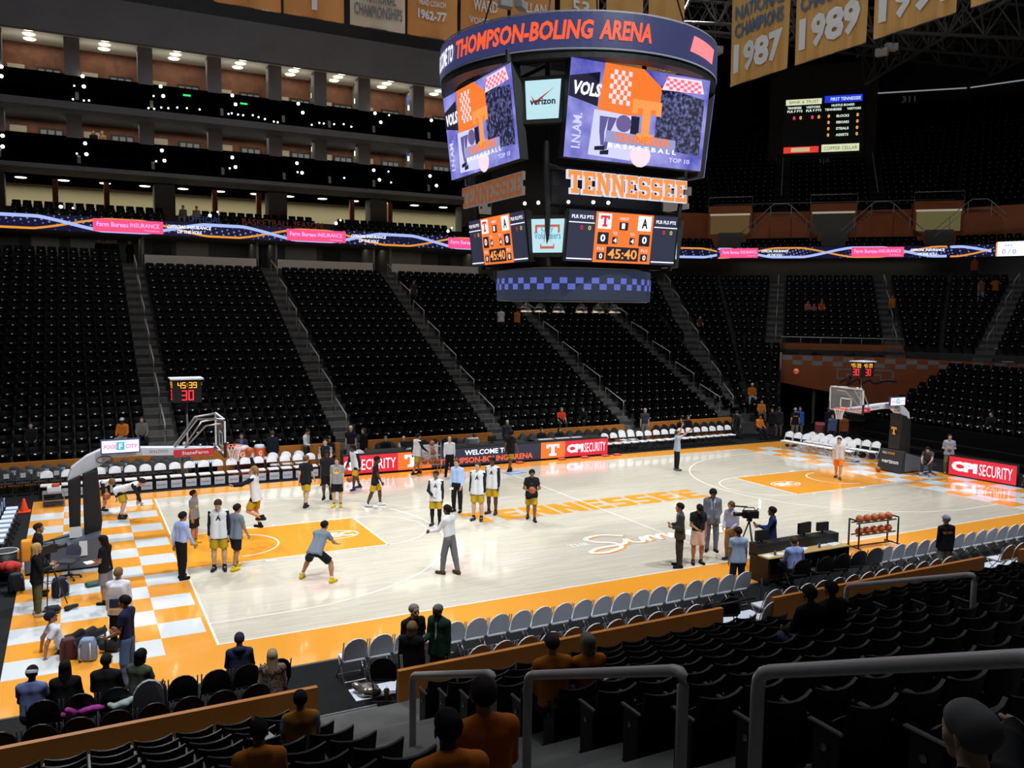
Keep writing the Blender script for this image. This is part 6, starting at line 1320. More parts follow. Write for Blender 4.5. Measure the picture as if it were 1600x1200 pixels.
# ================================================================== props
def ball_mesh():
    b = MB().sphere((0, 0, 0), .12, 14).mesh('basketball', mat('#b0582e', .6, name='basketball_leather'), True)
    s = MB(); q = np.linspace(0, 2*math.pi, 17); r = .1205
    s.tube([(r*math.cos(a), r*math.sin(a), 0) for a in q], .003, 3, 0, False); s.tube([(0, r*math.cos(a), r*math.sin(a)) for a in q], .003, 3, 0, False)
    for sg in (-1, 1): s.tube([(sg*(.05+.045*math.cos(a)**2), r*.82*math.cos(a), r*.82*math.sin(a)) for a in q], .003, 3, 0, False)
    return b, s.mesh('seam', mat('#2a1a14', .7))
BALL, SEAM = ball_mesh()
def ball(p, label, group=None):
    o = link('basketball', BALL, None, tuple(p)); o.rotation_euler = (random.uniform(0, 3), random.uniform(0, 3), 0); tag(o, label, 'basketball', group); link('seam', SEAM, o); return o
ball(PL(1244, 580, 1, 9.), 'basketball flying through the air before the orange corner wall')
p = G(1372, 733, .12); ball(p, 'basketball on the floor in front of the right goal base')
# near ball rack with ten balls
a, b = G(1338, 858), G(1389, 851); a[2] = b[2] = 0; d = nrm(b-a); ln = 1.62; o = thing('ball_rack', 'black rolling ball rack with two shelves on the near orange border', 'ball rack', tuple((a+b)/2), math.atan2(d[1], d[0]))
M_RK = mat('#17120f', .5)
for s in (-1, 1):
    fr = MB()
    for y in (-.2, .2): fr.tube([(s*ln/2, y, .06), (s*ln/2, y, .92)], .03, 6)
    fr.tube([(s*ln/2, -.2, .92), (s*ln/2, .2, .92)], .026, 6); fr.tube([(s*ln/2, -.3, .08), (s*ln/2, .3, .08)], .022, 6); link('upright', fr.mesh('upright', M_RK, True), o)
    for y in (-.28, .28): link('caster', MB().sphere((s*ln/2, y, .035), .035, 8).mesh('caster', M_STEEL, True), o)
for z in (.45, .83): link('shelf_rail', MB().tube([(-ln/2, -.1, z), (ln/2, -.1, z)], .026, 6).tube([(-ln/2, .1, z), (ln/2, .1, z)], .026, 6).mesh('shelf_rail', M_RK), o)
link('base_bar', MB().tube([(-ln/2, 0, .1), (ln/2, 0, .1)], .02, 6).mesh('base_bar', M_RK), o)
for j, z in enumerate((.53, .91)):
    for i in range(5):
        c = (a+b)/2+d*(-.6+.3*i); ball((c[0], c[1], z+.02), '%s ball from the left on the %s shelf of the near ball rack' % (ORD[i], ('lower', 'upper')[j]), 'balls on the near rack')
# far ball rack behind the players
o = thing('ball_rack', 'silver ball rack in front of the far LED board', 'ball rack', (11.2, 16.0, 0)); fr = MB()
for x in (-.42, .5):
    for y in (-.18, .18): fr.tube([(x, y, 0), (x, y, 1.3)], .02, 6)
link('upright', fr.mesh('upright', M_STEEL, True), o)
for z in (.35, .75, 1.15): link('shelf_rail', MB().tube([(-.42, -.15, z), (.5, -.15, z)], .016, 6).tube([(-.42, .1, z), (.5, .1, z)], .016, 6).mesh('shelf_rail', M_STEEL), o)
link('back_panel', MB().box(-.42, .5, .16, .18, .4, 1.2).mesh('back_panel', mat('#d8dde6', .5)), o)
for i, (x, z, t) in enumerate(((-.2, .48, 'left ball on the bottom shelf'), (.1, .48, 'middle ball on the bottom shelf'), (.38, .48, 'right ball on the bottom shelf'), (.2, .88, 'ball on the middle shelf'), (.15, 1.28, 'ball on the top shelf'))): ball((11.2+x, 15.97, z), t+' of the far silver rack')

def table(label, x0, x1, y0, y1, h, M_top, M_skirt, panel=None, rz=0.):
    cx, cy = (x0+x1)/2, (y0+y1)/2; w, dd = (x1-x0)/2, (y1-y0)/2; o = thing('table', label, 'table', (cx, cy, -.03), rz); link('table_top', bevel(MB().box(-w, w, -dd, dd, h-.04, h).mesh('table_top', M_top), .01, 1), o)
    sk = MB().box(-w+.01, w-.01, dd-.03, dd-.005, .0, h-.04).box(-w+.01, -w+.03, -dd, dd-.03, 0, h-.04).box(w-.03, w-.01, -dd, dd-.03, 0, h-.04); link('skirt', sk.mesh('skirt', M_skirt), o)
    for sx in (-1, 1): link('leg', MB().tube([(sx*(w-.1), -dd+.05, 0), (sx*(w-.1), -dd+.05, h-.04)], .018, 6).mesh('leg', M_DGREY), o)
    if panel: link('front_panel', MB().box(-w, w, dd-.3, dd+.03, h-.1, h+panel).mesh('front_panel', M_BLACK), o)
    return o
M_TAN = mat('#b99a5e', .6)
table('long press table with black skirt and papers on the near sideline', 13.55, 16.6, -2.15, -1.45, .76, M_TAN, M_BLACK, .26)
link('x', MB().box(0, .001, 0, .001, 0, .001).mesh('x', M_BLACK)) if False else None
def slab_thing(name, label, cat, loc, dims, M, rz=0., bev=.01, group=None):
    o = link(name, bevel(MB().box(-dims[0]/2, dims[0]/2, -dims[1]/2, dims[1]/2, 0, dims[2]).mesh(name, M), bev, 1), None, loc, rz); return tag(o, label, cat, group)
M_PAPER = mat('#d9dde2', .7)
for i, (x, y, w, d, rz) in enumerate(((13.75, -1.95, .3, .22, 10), (14.2, -1.95, .25, .2, -20), (14.7, -1.85, .5, .3, 8), (15.1, -1.8, .35, .3, 25), (15.9, -1.8, .3, .22, -8), (16.3, -1.85, .4, .25, 12))): slab_thing('paper_sheet', '%s white paper from the left on the near press table' % ORD[i], 'paper', (x, y, .731), (w, d, .006), M_PAPER, R(rz), .001)
def monitor(loc, rz, label, w=.45, M=M_BLACK):
    o = thing('monitor', label, 'monitor', loc, rz); link('screen_case', bevel(MB().box(-w/2, w/2, -.04, .04, .08, .08+w*.62).mesh('screen_case', M), .012), o); link('foot', MB().box(-.1, .1, -.08, .08, 0, .02).box(-.03, .03, -.02, .02, .02, .1).mesh('foot', M), o); return o
monitor((13.8, -1.62, .99), 0, 'black monitor at the left end of the near press table'); monitor((15.4, -1.6, .99), R(5), 'black monitor right of the seated man on the press table', .5); monitor((16.1, -1.6, .99), R(-5), 'second black monitor at the right of the press table', .4)
for i, (x, y) in enumerate(((13.95, -1.98), (15.6, -1.98))): tag(link('drink_can', MB().lathe([(.001, 0), (.03, 0), (.033, .01), (.033, .11), (.026, .12), (.001, .12)], 12).mesh('drink_can', mat('#4f6f9e', .3, .4), True), None, (x, y, .73)), 'blue drink can on the %s half of the press table' % ('left', 'right')[i], 'can')
# far scorer tables with monitors
for i, (x0, x1) in enumerate(((8.75, 12.4), (12.5, 16.6), (17.1, 20.9))): table('black far scorer table %s the LED boards' % ('left behind', 'centre behind', 'right behind')[i], x0, x1, 17.0, 17.7, .92, M_BLACK, M_BLACK)
slab_thing('printer', 'pale grey printer on the far scorer table', 'printer', (13.9, 17.3, .89), (.5, .4, .28), mat('#9aa0a8', .5))
for i, x in enumerate((10.6, 12.9, 14.9, 15.7)): monitor((x, 17.25, .89), math.pi, '%s dark monitor from the left on the far scorer table' % ORD[i], .42)
for i, (x, w) in enumerate(((10.9, .7), (17.8, .8), (18.8, .9), (19.5, .7))): slab_thing('paper_sheet', '%s pale sheet from the left on the far scorer tables' % ORD[i], 'paper', (x, 17.2, .892), (w, .3, .01), mat('#b9c2cc', .6), 0, .002)
table('folding table with blue cloth behind the far left bench', 1.6, 2.6, 17.9, 18.5, .8, mat('#b9c6dc', .6), M_DGREY)
# sports drink coolers on a table
table('white cooler table behind the far left bench', 3.25, 4.75, 17.95, 18.5, .78, mat('#dfe2e6', .5), mat('#c4614a', .6))
for i, (x, w) in enumerate(((3.6, .3), (4.35, .2))):
    o = thing('drink_cooler', ('large round orange drink cooler with pale lid' if i == 0 else 'smaller orange drink cooler right of the large one'), 'cooler', (x, 18.2, .75)); link('body', MB().lathe([(.001, 0), (w*.85, 0), (w, .05), (w*1.02, .42), (w*.98, .46)], 20).mesh('body', mat('#e0582c', .45), True), o); link('lid', MB().lathe([(w*1.05, .46), (w*1.06, .54), (w*.9, .58), (.001, .6)], 20).mesh('lid', mat('#c6d3e2', .4), True), o)
    lt = MB(); text_on(lt, 'G', lambda u, v: (w*1.03*math.sin(u), -w*1.03*math.cos(u)-.005, v), -.35, .15, .7, .2, .03); link('logo', lt.mesh('logo', M_WHITE), o); link('tap', MB().box(-.03, .03, -w-.07, -w+.02, .06, .12).mesh('tap', M_WHITE), o)
for i in range(3): tag(link('water_bottle', MB().lathe([(.001, 0), (.035, 0), (.035, .16), (.015, .2), (.015, .24), (.001, .24)], 10).mesh('water_bottle', mat('#cfd8e2', .3), True), None, (3.97+.07*i, 18.05+.1*i, .75)), 'clear water bottle between the orange coolers', 'bottle', 'bottles between coolers')
# traffic cone
o = thing('traffic_cone', 'orange traffic cone on the black floor at the far left', 'cone', tuple(G(38, 800, -.03))); link('cone_body', MB().lathe([(.14, .03), (.04, .45), (.03, .47), (.001, .47)], 16).mesh('cone_body', mat('#ff4a1c', .5), True), o); link('cone_base', bevel(MB().box(-.2, .2, -.2, .2, 0, .04).mesh('cone_base', mat('#e8401a', .5)), .015), o)
# tool cart left of the goal
o = thing('tool_cart', 'small cart of equipment left of the left goal', 'cart', (-3.35, 15.6, -.03)); link('tray', MB().box(-.35, .35, -.25, .25, .5, .54).mesh('tray', M_STEEL), o); link('tray', MB().box(-.35, .35, -.25, .25, .12, .15).mesh('tray', M_DGREY), o)
for sx in (-.33, .33):
    for sy in (-.23, .23): link('leg', MB().tube([(sx, sy, 0), (sx, sy, .54)], .015, 5).mesh('leg', M_STEEL), o)
link('bottle_box', bevel(MB().box(-.2, .25, -.15, .15, .54, .72).mesh('bottle_box', mat('#d8dade', .5)), .02), o); link('red_bag', bevel(MB().box(-.05, .2, -.12, .1, .72, .82).mesh('red_bag', mat('#c8452c', .6)), .03), o)
# waste bin with pale rim, red jacket, bags
o = thing('waste_bin', 'black waste bin with a pale rim at the left edge', 'bin', tuple(G(10, 905, -.03))); link('bin_body', MB().lathe([(.001, 0), (.24, 0), (.3, .75), (.001, .7)], 20).mesh('bin_body', M_BLACK, True), o); link('rim', MB().tube([(.3*math.cos(a), .3*math.sin(a), .76) for a in np.linspace(0, 6.2832, 25)], .018, 6).mesh('rim', mat('#c9ced8', .4)), o)
def lump(name, label, cat, loc, dims, col, seed=1, rz=0., group=None, n=5, h=.025):
    rg = random.Random(seed); P = []
    for i in range(n): c = np.array([rg.uniform(-.5, .5)*dims[0]*.7, rg.uniform(-.5, .5)*dims[1]*.7, dims[2]*rg.uniform(.25, .6)]); e = c+np.array([rg.uniform(-.4, .4)*dims[0], rg.uniform(-.4, .4)*dims[1], rg.uniform(-.1, .25)*dims[2]]); P.append(Prim(c, e, min(dims)*.36, min(dims)*.3))
    V, Q = sdf_mesh(P, h, .05, lambda g: .004-g[..., 2]); return tag(link(name, mk(name, V, Q, mat(col, .85)), None, tuple(loc), rz), label, cat, group)
def backpack(loc, label, c1, c2, rz=0., s=1., lying=False):
    o = thing('backpack', label, 'bag', tuple(loc), rz); bb_ = bevel(MB().prism([(-.16*s, 0), (.16*s, 0), (.155*s, .3*s), (.11*s, .44*s), (-.11*s, .44*s), (-.155*s, .3*s)], -.09*s, .12*s, lambda u, v, t: (u, t, v)).mesh('bag_body', mat(c1, .8)), .045*s, 3); bb_.polygons.foreach_set('use_smooth', [True]*len(bb_.polygons)); link('bag_body', bb_, o)
    for sx in (-1, 1): link('strap', MB().tube([(sx*.08*s, -.09*s, .38*s), (sx*.1*s, -.17*s, .3*s), (sx*.1*s, -.16*s, .12*s), (sx*.09*s, -.08*s, .04*s)], .016*s, 6).mesh('strap', mat(c2, .8), True), o)
    link('pocket', bevel(MB().box(-.1*s, .1*s, .15*s, .19*s, .06*s, .22*s).mesh('pocket', mat(c2, .8)), .015), o); return o
lump('jacket', 'red jacket heaped by the waste bin at the left edge', 'jacket', G(20, 893, .42), (.5, .35, .28), '#c0322c', 3)
backpack(G(26, 925, -.03), 'dark navy backpack under the red jacket', '#1d2438', '#2f3a52', .3, 1.1)
backpack(G(95, 932, 0), 'navy duffel camera bag with a pale blue flap on the orange squares', '#1b2033', '#6f8fc0', .5, 1.1)
backpack(G(108, 1030, 0), 'maroon backpack on the floor beside the seated man', '#4a1f24', '#2a1216', .2, 1.)
backpack(G(137, 1032, 0), 'grey and pale blue backpack with loose straps on the orange floor', '#7f8fae', '#b8c6e0', -.3, 1.05)
lump('camera_gear', 'heap of black camera gear beside the man sitting on the floor', 'camera gear', G(125, 1008, 0), (.8, .5, .26), '#17181c', 5, .4, n=8)
lump('black_bag', 'black equipment bag at the feet of the man with the monopod', 'bag', G(172, 1018, 0), (.4, .3, .3), '#131417', 6)
lump('cable_heap', 'tangle of black equipment on the floor under the tripod', 'equipment', G(90, 955, 0), (.6, .4, .16), '#22242a', 8, n=7)
slab_thing('green_case', 'flat dark green case on the white square', 'case', tuple(G(152, 914, .004)), (.55, .25, .1), mat('#1f4a3e', .6), .25, .03)
lump('jacket', 'dark pile of clothing on the floor at the right corner squares', 'clothing', G(1232, 698, 0), (1., .5, .16), '#17181b', 9, .3, n=6)
lump('bag', 'black bag beside the right end white chairs', 'bag', G(1345, 715, 0), (.5, .4, .3), '#15161a', 10, n=5)
lump('cloth', 'blue cloth on the floor by the right checkered squares', 'cloth', G(1340, 722, 0), (.9, .4, .07), '#27367a', 11, n=6, h=.02)
slab_thing('towel', 'pale blue towel on the far sideline', 'towel', tuple(G(806, 739, .006)), (.9, .4, .03), mat('#8fb2e0', .8), .2, .01)
lump('foil_bundle', 'shiny plastic-wrapped bundle on the floor in the near aisle mouth', 'bundle', G(577, 1086, -.03), (.34, .26, .24), '#8d8a86', 12, n=9, h=.02).data.materials[0] = mat('#a39a90', .22, .7)
o = thing('drink_cup', 'tall white and yellow drink cup on the near step', 'cup', tuple(G(604, 1093, .0))); link('cup_body', MB().lathe([(.001, 0), (.035, 0), (.05, .18)], 14).mesh('cup_body', mat('#d8b04a', .5), True), o); link('lid', MB().lathe([(.052, .18), (.052, .2), (.001, .205)], 14).mesh('lid', M_WHITE, True), o); link('straw', MB().tube([(0, 0, .2), (.01, 0, .26)], .004, 5).mesh('straw', M_WHITE), o)
o = thing('ramp_plate', 'grey metal threshold plate at the near aisle mouth', 'plate', (1.2, -4.8, -.03)); link('plate', bevel(MB().box(-.75, .75, -.3, .1, 0, .3).mesh('plate', mat('#6d7076', .5, .4)), .02), o); link('nosing', MB().box(-.75, .75, .1, .14, .26, .31).mesh('nosing', M_STEEL), o)
# office stool chair beside the left goal base
def stool(loc, label, c='#1c1d21', back=True, rz=0.):
    o = thing('office_chair', label, 'chair', tuple(loc), rz)
    link('seat', bevel(MB().box(-.22, .22, -.2, .22, .44, .52).mesh('seat', mat(c, .6)), .03), o); link('gas_post', MB().tube([(0, 0, .1), (0, 0, .44)], .025, 8).mesh('gas_post', M_DGREY), o)
    for k in range(5): a = 2*math.pi*k/5; link('foot', MB().tube([(0, 0, .12), (.26*math.cos(a), .26*math.sin(a), .07)], .02, 6).sphere((.28*math.cos(a), .28*math.sin(a), .035), .035, 8).mesh('foot', M_DGREY, True), o)
    if back: link('backrest', curved_back(.2, .58, .86, -.22, -.27, .04, mat('#44495a', .6), 'backrest'), o)
    return o
stool(G(108, 905, 0), 'low grey-backed rolling chair in front of the left goal base', '#2f3340', True, R(150))
stool(G(1452, 742, 0), 'black rolling stool under the seated young man at right', '#1c1d21', False)
# tripods and cameras
def tripod(loc, label, hgt, spread=.4):
    o = thing('tripod', label, 'tripod', tuple(loc))
    for k in range(3): a = 2*math.pi*k/3+.4; link('leg', MB().tube([(0, 0, hgt), (spread*.55*math.cos(a), spread*.55*math.sin(a), hgt*.45), (spread*math.cos(a), spread*math.sin(a), .01)], [.022, .018, .013], 6).mesh('leg', M_DGREY, True), o)
    link('head', bevel(MB().box(-.06, .06, -.06, .06, hgt-.02, hgt+.08).mesh('head', M_BLACK), .015), o); link('spreader', MB().tube([(spread*.4*math.cos(2*math.pi*k/3+.4), spread*.4*math.sin(2*math.pi*k/3+.4), hgt*.5) for k in (0, 1, 2, 0)], .008, 5).mesh('spreader', M_DGREY), o); return o
def videocam(loc, heading, label, s=1.):
    o = thing('video_camera', label, 'camera', tuple(loc), -R(heading))
    link('camera_body', bevel(MB().box(-.07*s, .07*s, -.2*s, .16*s, 0, .17*s).mesh('camera_body', mat('#15161a', .45)), .02), o); link('lens', MB().tube([(0, .16*s, .08*s), (0, .3*s, .08*s), (0, .36*s, .08*s)], [.045*s, .045*s, .06*s], 12).mesh('lens', M_BLACK, True), o)
    link('handle', MB().tube([(0, -.12*s, .17*s), (0, -.1*s, .24*s), (0, .12*s, .24*s), (0, .14*s, .17*s)], .014*s, 6).mesh('handle', M_BLACK), o); link('microphone', MB().tube([(.03*s, .05*s, .25*s), (.03*s, .42*s, .26*s)], .018*s, 8).mesh('microphone', M_BLACK, True), o); link('viewfinder', bevel(MB().box(-.16*s, -.07*s, .02*s, .1*s, .1*s, .17*s).mesh('viewfinder', M_BLACK), .01), o); return o
TP = np.array([14.35, -.55, 0.]); tripod(TP, 'grey tripod under the large video camera at the near sideline', 1.3, .42); vc_ = videocam((TP[0], TP[1], 1.38), 300, 'large black shoulder video camera on the near sideline tripod', 1.25)
link('camera_light', bevel(MB().box(-.08, .08, -.3, -.25, .28, .54).mesh('camera_light', mat('#f2f5ff', .4, emit=1.3)), .015, 1), vc_); link('light_stem', MB().tube([(0, -.15, .2), (0, -.27, .3)], .012, 6).mesh('light_stem', M_BLACK), vc_)
t2 = G(78, 950, 0); tripod(t2, 'black tripod beside the blonde woman at left', 1.25, .4); videocam((t2[0], t2[1], 1.33), 60, 'black video camera with side gear in front of the blonde woman', 1.2)
tag(MB().tube([(0, 0, 0), (0, 0, 1.0)], .03, 8).build('stanchion_post', M_BLACK, None, True), 'thin black post left of the right orange wall', 'post').location = tuple(G(1188, 968, -.03)+np.array([0, 0, 0]))
tag(MB().tube([(0, 0, 0), (0, 0, .95), (1.1, 0, .95)], .03, 8).build('stanchion_post', M_BLACK, None, True), 'black barrier frame at the end of the near front chairs', 'barrier').location = (9.5, -4.75, -.03)
# boxes and cloths on the black chairs at lower left
for i, (x, c) in enumerate(((-3.3, '#c9cfe0'), (-2.2, '#7b8fe0'), (-1.1, '#d5d8de'), (-.6, '#a9b6ee'), (.0, '#d5d8de'))): slab_thing('program', '%s folded program from the left on the back row of black chairs' % ORD[i], 'program', (x-.03, -3.98, .455), (.28, .2, .02), mat(c, .6), R(15*i), .003)
lump('scarf', 'magenta scarf hanging over a black chair at lower left', 'scarf', (-2.66, -3.42, .48), (.5, .16, .26), '#b0409c', 14, n=6, h=.018)
lump('cloth', 'pale grey cloth draped behind the person in the black cap', 'cloth', (-2.15, -3.43, .48), (.5, .14, .22), '#b9c4c0', 15, n=6, h=.018)
o = link('chair_cover', curved_back(.25, .38, 1.0, -.22, -.32, .08, mat('#8f939b', .75), 'chair_cover'), None, (-1.64, -3.15, -.03)); tag(o, 'grey cloth cover draped over a chair in the lower left row', 'chair cover')
# speaker cart with logo by the tunnel
slab_thing('sign_cart', 'red and white display box by the tunnel behind the white chairs', 'box', tuple(G(1280, 690, -.03)), (1.1, .5, 1.05), mat('#7a2e30', .6), R(45), .03)
# ================================================================== the cast
BK, YL, WH_, GY = '#15161a', '#b99a24', '#d9dbe0', '#7d8794'
def at(a, b, h=0.): p = G(a, b, h); return (p[0], p[1], 0.)
RAG = ('raglan', WH_, '#1b1e28'); YSH = ('shorts', BK, YL); BT = ('tee', '#1d1e22')
PA = dict(print=('A', '#1b1b1f', .13, .15, False)); LOGO_ = dict(print=('O', '#e2c22a', .26, .24, False))
V_ = .02
_, j = person('player bending over to dribble in white and black warm-up at the far left', at(189, 810), 110, 1.9, dict(POSE['stand'], lean=72, ra=((.1, .5, -1), (0, .3, -1)), la=((.1, .1, -1), (0, -.1, -1)), rl=((.12, .35, -1), (0, -.25, -1)), ll=((.12, .2, -1), (0, -.3, -1)), head=(0, 25)), 'l', ('short', '#2b1d15'), RAG, YSH, '#26272c', V_)
ball(PL(167, 775, 1, 12.9), 'basketball dribbled by the bending player at far left')
person('second bending player half hidden behind the left goal column', (-1.9, 13.9, 0), 150, 1.88, dict(POSE['stand'], lean=75, ra=((.1, .3, -1), (0, .2, -1)), la=((.1, .3, -1), (0, .2, -1)), rl=((.1, .25, -1), (0, -.3, -1)), ll=((.1, .25, -1), (0, -.3, -1))), 'l', ('short', '#7a5a3a'), RAG, YSH, '#26272c', V_)
person('boy in grey shirt with yellow chest emblem near the left baseline', at(304, 850), 120, 1.66, pose('stand', head=(-15, 12), **LOGO_), 't', ('short', '#1f1512'), ('tee', '#7b7f86'), ('shorts', BK), '#caa31e', V_)
person('man in light blue shirt and black trousers at the left baseline', at(284, 905), 60, 1.8, pose('walk', rl=((.03, .0, -1), (0, -.1, -1)), ll=((.03, .12, -1), (0, .0, -1))), 't', ('short', '#1b1512'), ('shirt', '#a9bdf0'), ('trousers', '#15151a'), '#121214', V_)
person('tall player in white A warm-up looking down in the left lane', at(343, 891), 195, 2.0, pose('stand', head=(0, -28), **PA), 'l', ('short', '#3a2a1e'), RAG, YSH, '#1f2228', V_)
person('player in blue-grey shirt, black shorts and yellow shoes in the left lane', at(369, 889), 55, 1.82, pose('walk', rl=((.03, -.15, -1), (0, -.3, -1)), ll=((.03, .25, -1), (0, .05, -1)), socks='#1a1a1d'), 't', ('short', '#1b1512'), ('tee', '#74808e'), ('shorts', BK), '#d8b821', V_)
_, j = person('player leaping to lay the ball in at the left rim', (2.25, 7.75, 0), 300, 1.98, dict(ra=((.2, .25, 1), (-.05, .35, 1)), la=((.2, .9, -.5), (-.3, 1, -.2)), rl=((.05, .15, -1), (0, -.3, -1)), ll=((.1, .45, -1), (0, -1, -.45)), lean=8, head=(0, 40), air=.42, handr='f', **PA), 'l', ('pony', '#8a6a42'), RAG, YSH, '#1d1f26', V_)
ball(j['wr']+np.array([-.05, -.02, .2]), 'basketball at the fingertips of the leaping player')
person('crouching defender in blue-grey shirt and black shorts near the left key', at(493, 908), 48, 1.84, dict(POSE['stand'], lean=38, ra=((.3, .5, -.8), (-.2, .9, -.4)), la=((.3, .5, -.8), (-.2, .9, -.4)), rl=((.65, .5, -.8), (.3, -.35, -1)), ll=((.65, .5, -.8), (.3, -.35, -1)), head=(0, 20), socks='#d9d9dc'), 't', ('short', '#15110f'), ('tee', '#74808f'), ('shorts', BK), '#d8b821', V_)
person('coach in white shirt and grey trousers standing inside the three-point arc', at(702, 897), 330, 1.92, pose('walk', la=((.2, .5, -.9), (.1, 1, -.3)), rl=((.04, -.2, -1), (0, -.25, -1)), ll=((.05, .22, -1), (0, .1, -1))), 'd', ('short', '#120d0b'), ('shirt', '#dfe2e8'), ('trousers', '#6b6b70'), '#4a3626', V_)
person('player in black shirt walking left at the far left arc', at(478, 791), 40, 1.88, pose('walk'), 'l', ('short', '#6a4a30'), BT, YSH, '#23242a', V_)
person('man in black vest with grey sleeves and grey trousers by the far sideline', at(509, 758), 205, 1.9, pose('stand', ra=((.15, .1, -1), (-.5, .7, -.7)), la=((.15, .1, -1), (-.5, .7, -.7))), 'l', ('short', '#2a1c14'), ('tee', '#17181c', '#8a8c92'), ('trousers', '#67686d'), '#101012', V_)
person('boy in grey shirt with yellow emblem standing near the far left arc', at(527, 792), 205, 1.8, pose('stand', **LOGO_), 'l', ('short', '#4a3220'), ('tee', '#8b8f96'), ('shorts', BK), '#d8b821', V_)
person('player hidden behind the boy with the yellow emblem', (5.75, 12.6, 0), 200, 1.85, 'stand', 'd', ('curly', '#120e0c'), BT, ('shorts', BK), '#141417', V_)
_, j = person('player in white warm-up walking with a ball near the far sideline', at(556, 765), 250, 1.85, pose('walk', ra=((.2, .2, -1), (-.3, .6, -.6)), lean=10), 'd', ('dread', '#15100d'), RAG, YSH, '#2a3360', V_)
ball(PL(540, 736, 1, 13.6), 'basketball held by the walking player near the far sideline'); ball(PL(546, 749, 1, 13.4), 'basketball bounced beside the walking player')
person('player in black shirt striding right near the top of the left arc', at(586, 791), 110, 1.88, pose('walk'), 'd', ('buzz', '#120d0b'), BT, YSH, '#c9ccd4', V_)
person('player in white warm-up reaching into the far ball rack', at(651, 741), 75, 1.82, pose('walk', ra=((.1, .5, -.9), (0, .8, -.6))), 't', ('short', '#15110f'), RAG, YSH, '#1d1f26', V_)
person('man in white shirt and black trousers before the welcome LED board', at(702, 745), 200, 1.76, pose('walk', rl=((.05, .0, -1), (.1, -.15, -1)), ll=((.04, .1, -1), (0, 0, -1))), 'l', ('balding', '#4a3a30'), ('shirt', '#dadde6'), ('trousers', '#15151a'), '#111113', V_)
person('man in light blue shirt holding papers left of the centre lettering', at(714, 800), 230, 1.9, pose('stand', ra=((.1, .0, -1), (0, .4, -1)), la=((.1, 0, -1), (0, .5, -1))), 'l', ('short', '#4a3626'), ('shirt', '#a9c3ee'), ('trousers', '#15151a'), '#111113', V_)
slab_thing('paper_sheet', 'folded white paper in the hand of the man in light blue', 'paper', (9.2, 8.75, .82), (.3, .03, .08), M_WHITE, .3, .005)
person('front one of two players in white A warm-ups at the lettering', at(746, 813), 222, 2.02, pose('stand', **PA), 'l', ('short', '#3f2b1c'), RAG, YSH, '#26304a', V_)
person('back one of two players in white A warm-ups at the lettering', at(769, 803), 232, 2.02, pose('stand', **PA), 'd', ('short', '#120d0b'), RAG, YSH, '#26304a', V_)
_, j = person('player in black shirt holding a basketball at the orange lettering', at(830, 813), 205, 1.8, pose('walk', ra=((.3, .1, -1), (-.5, 1, -.1)), la=((.3, .1, -1), (-.5, 1, -.1)), handr='g', handl='g', print=('O', '#4a4f5c', .1, .07, False)), 'm', ('curly', '#15100d'), BT, YSH, '#1f2026', V_)
ball((j['wr']+j['wl'])/2+np.array([-.04, -.08, .03]), 'basketball held at the waist of the player in black')
person('player in white A warm-up and black leggings at the left arc', at(681, 821), 215, 1.84, pose('stand', tights=True, ra=((.2, .2, -1), (-.6, .5, -.5)), **PA), 'm', ('short', '#15100d'), RAG, YSH, '#28303c', V_)
person('player in black shirt before the far LED board at the half line', at(797, 736), 60, 1.85, 'walk', 'm', ('curly', '#15100d'), BT, YSH, '#17181c', V_)
person('man in grey shirt with both arms raised after a shot', at(1057, 735), 110, 1.86, dict(POSE['stand'], ra=((.1, .8, .55), (0, .8, .6)), la=((.1, .6, .7), (0, .3, 1)), handr='f', handl='f', head=(0, 20)), 't', ('balding', '#3a2c22'), ('tee', '#9ea9b6'), ('trousers', '#16161a'), '#55565c', V_)
person('man in dark suit holding a microphone at the near sideline', at(1061, 886), 300, 1.84, pose('stand', ra=((.12, .0, -1), (-.4, .8, .1)), la=((.12, 0, -1), (-.3, .8, .0)), handr='g', handl='g'), 't', ('short', '#14100e'), ('jacket', '#3b3a37', '#b9c8ea', '#3f5a96'), ('trousers', '#34332f'), '#17171a', .018)
person('man in navy polo and pale pink shorts looking down at a phone', at(1089, 881), 200, 1.78, pose('stand', head=(0, -40), ra=((.12, .1, -1), (-.5, .7, -.3)), la=((.12, .0, -1), (.0, .2, -1)), socks=''), 't', ('cap', '#15161a', '#1a1411'), ('polo', '#20222c'), ('shorts', '#dcc4bc'), '#17171a', .018)
person('tall man in grey suit behind the interview group', at(1111, 861), 215, 1.92, pose('stand', head=(0, -20), ra=((.1, .05, -1), (-.4, .5, -.7)), la=((.1, .05, -1), (-.4, .5, -.7))), 'm', ('curly', '#15110f'), ('jacket', '#6d737c', '#b9c6da', '#5d6f8c'), ('trousers', '#666c75'), '#17171a', .018)
_, j = person('young man with headphones, lavender shirt and khaki trousers', at(1141, 875), 255, 1.74, pose('stand', head=(0, -10), ra=((.1, .1, -1), (-.3, .8, -.5)), la=((.1, .1, -1), (-.3, .8, -.5))), 'l', ('short', '#5a4636'), ('shirt', '#aab3d2'), ('trousers', '#8f7350'), '#34405e', .018)
hp_ = thing('headphones', 'black headphones on the young man in lavender', 'headphones', tuple(j['head'])); hp_.rotation_euler = (0, 0, -R(255)); link('band', MB().tube([(.095*math.cos(a), -.01, .03+.11*math.sin(a)) for a in np.linspace(-.1, 3.24, 12)], .01, 6).mesh('band', M_BLACK, True), hp_)
for s in (-1, 1): link('ear_cup', MB().sphere((s*.095, -.01, -.01), .035, 10, 0, (.6, 1, 1.1)).mesh('ear_cup', M_DGREY, True), hp_)
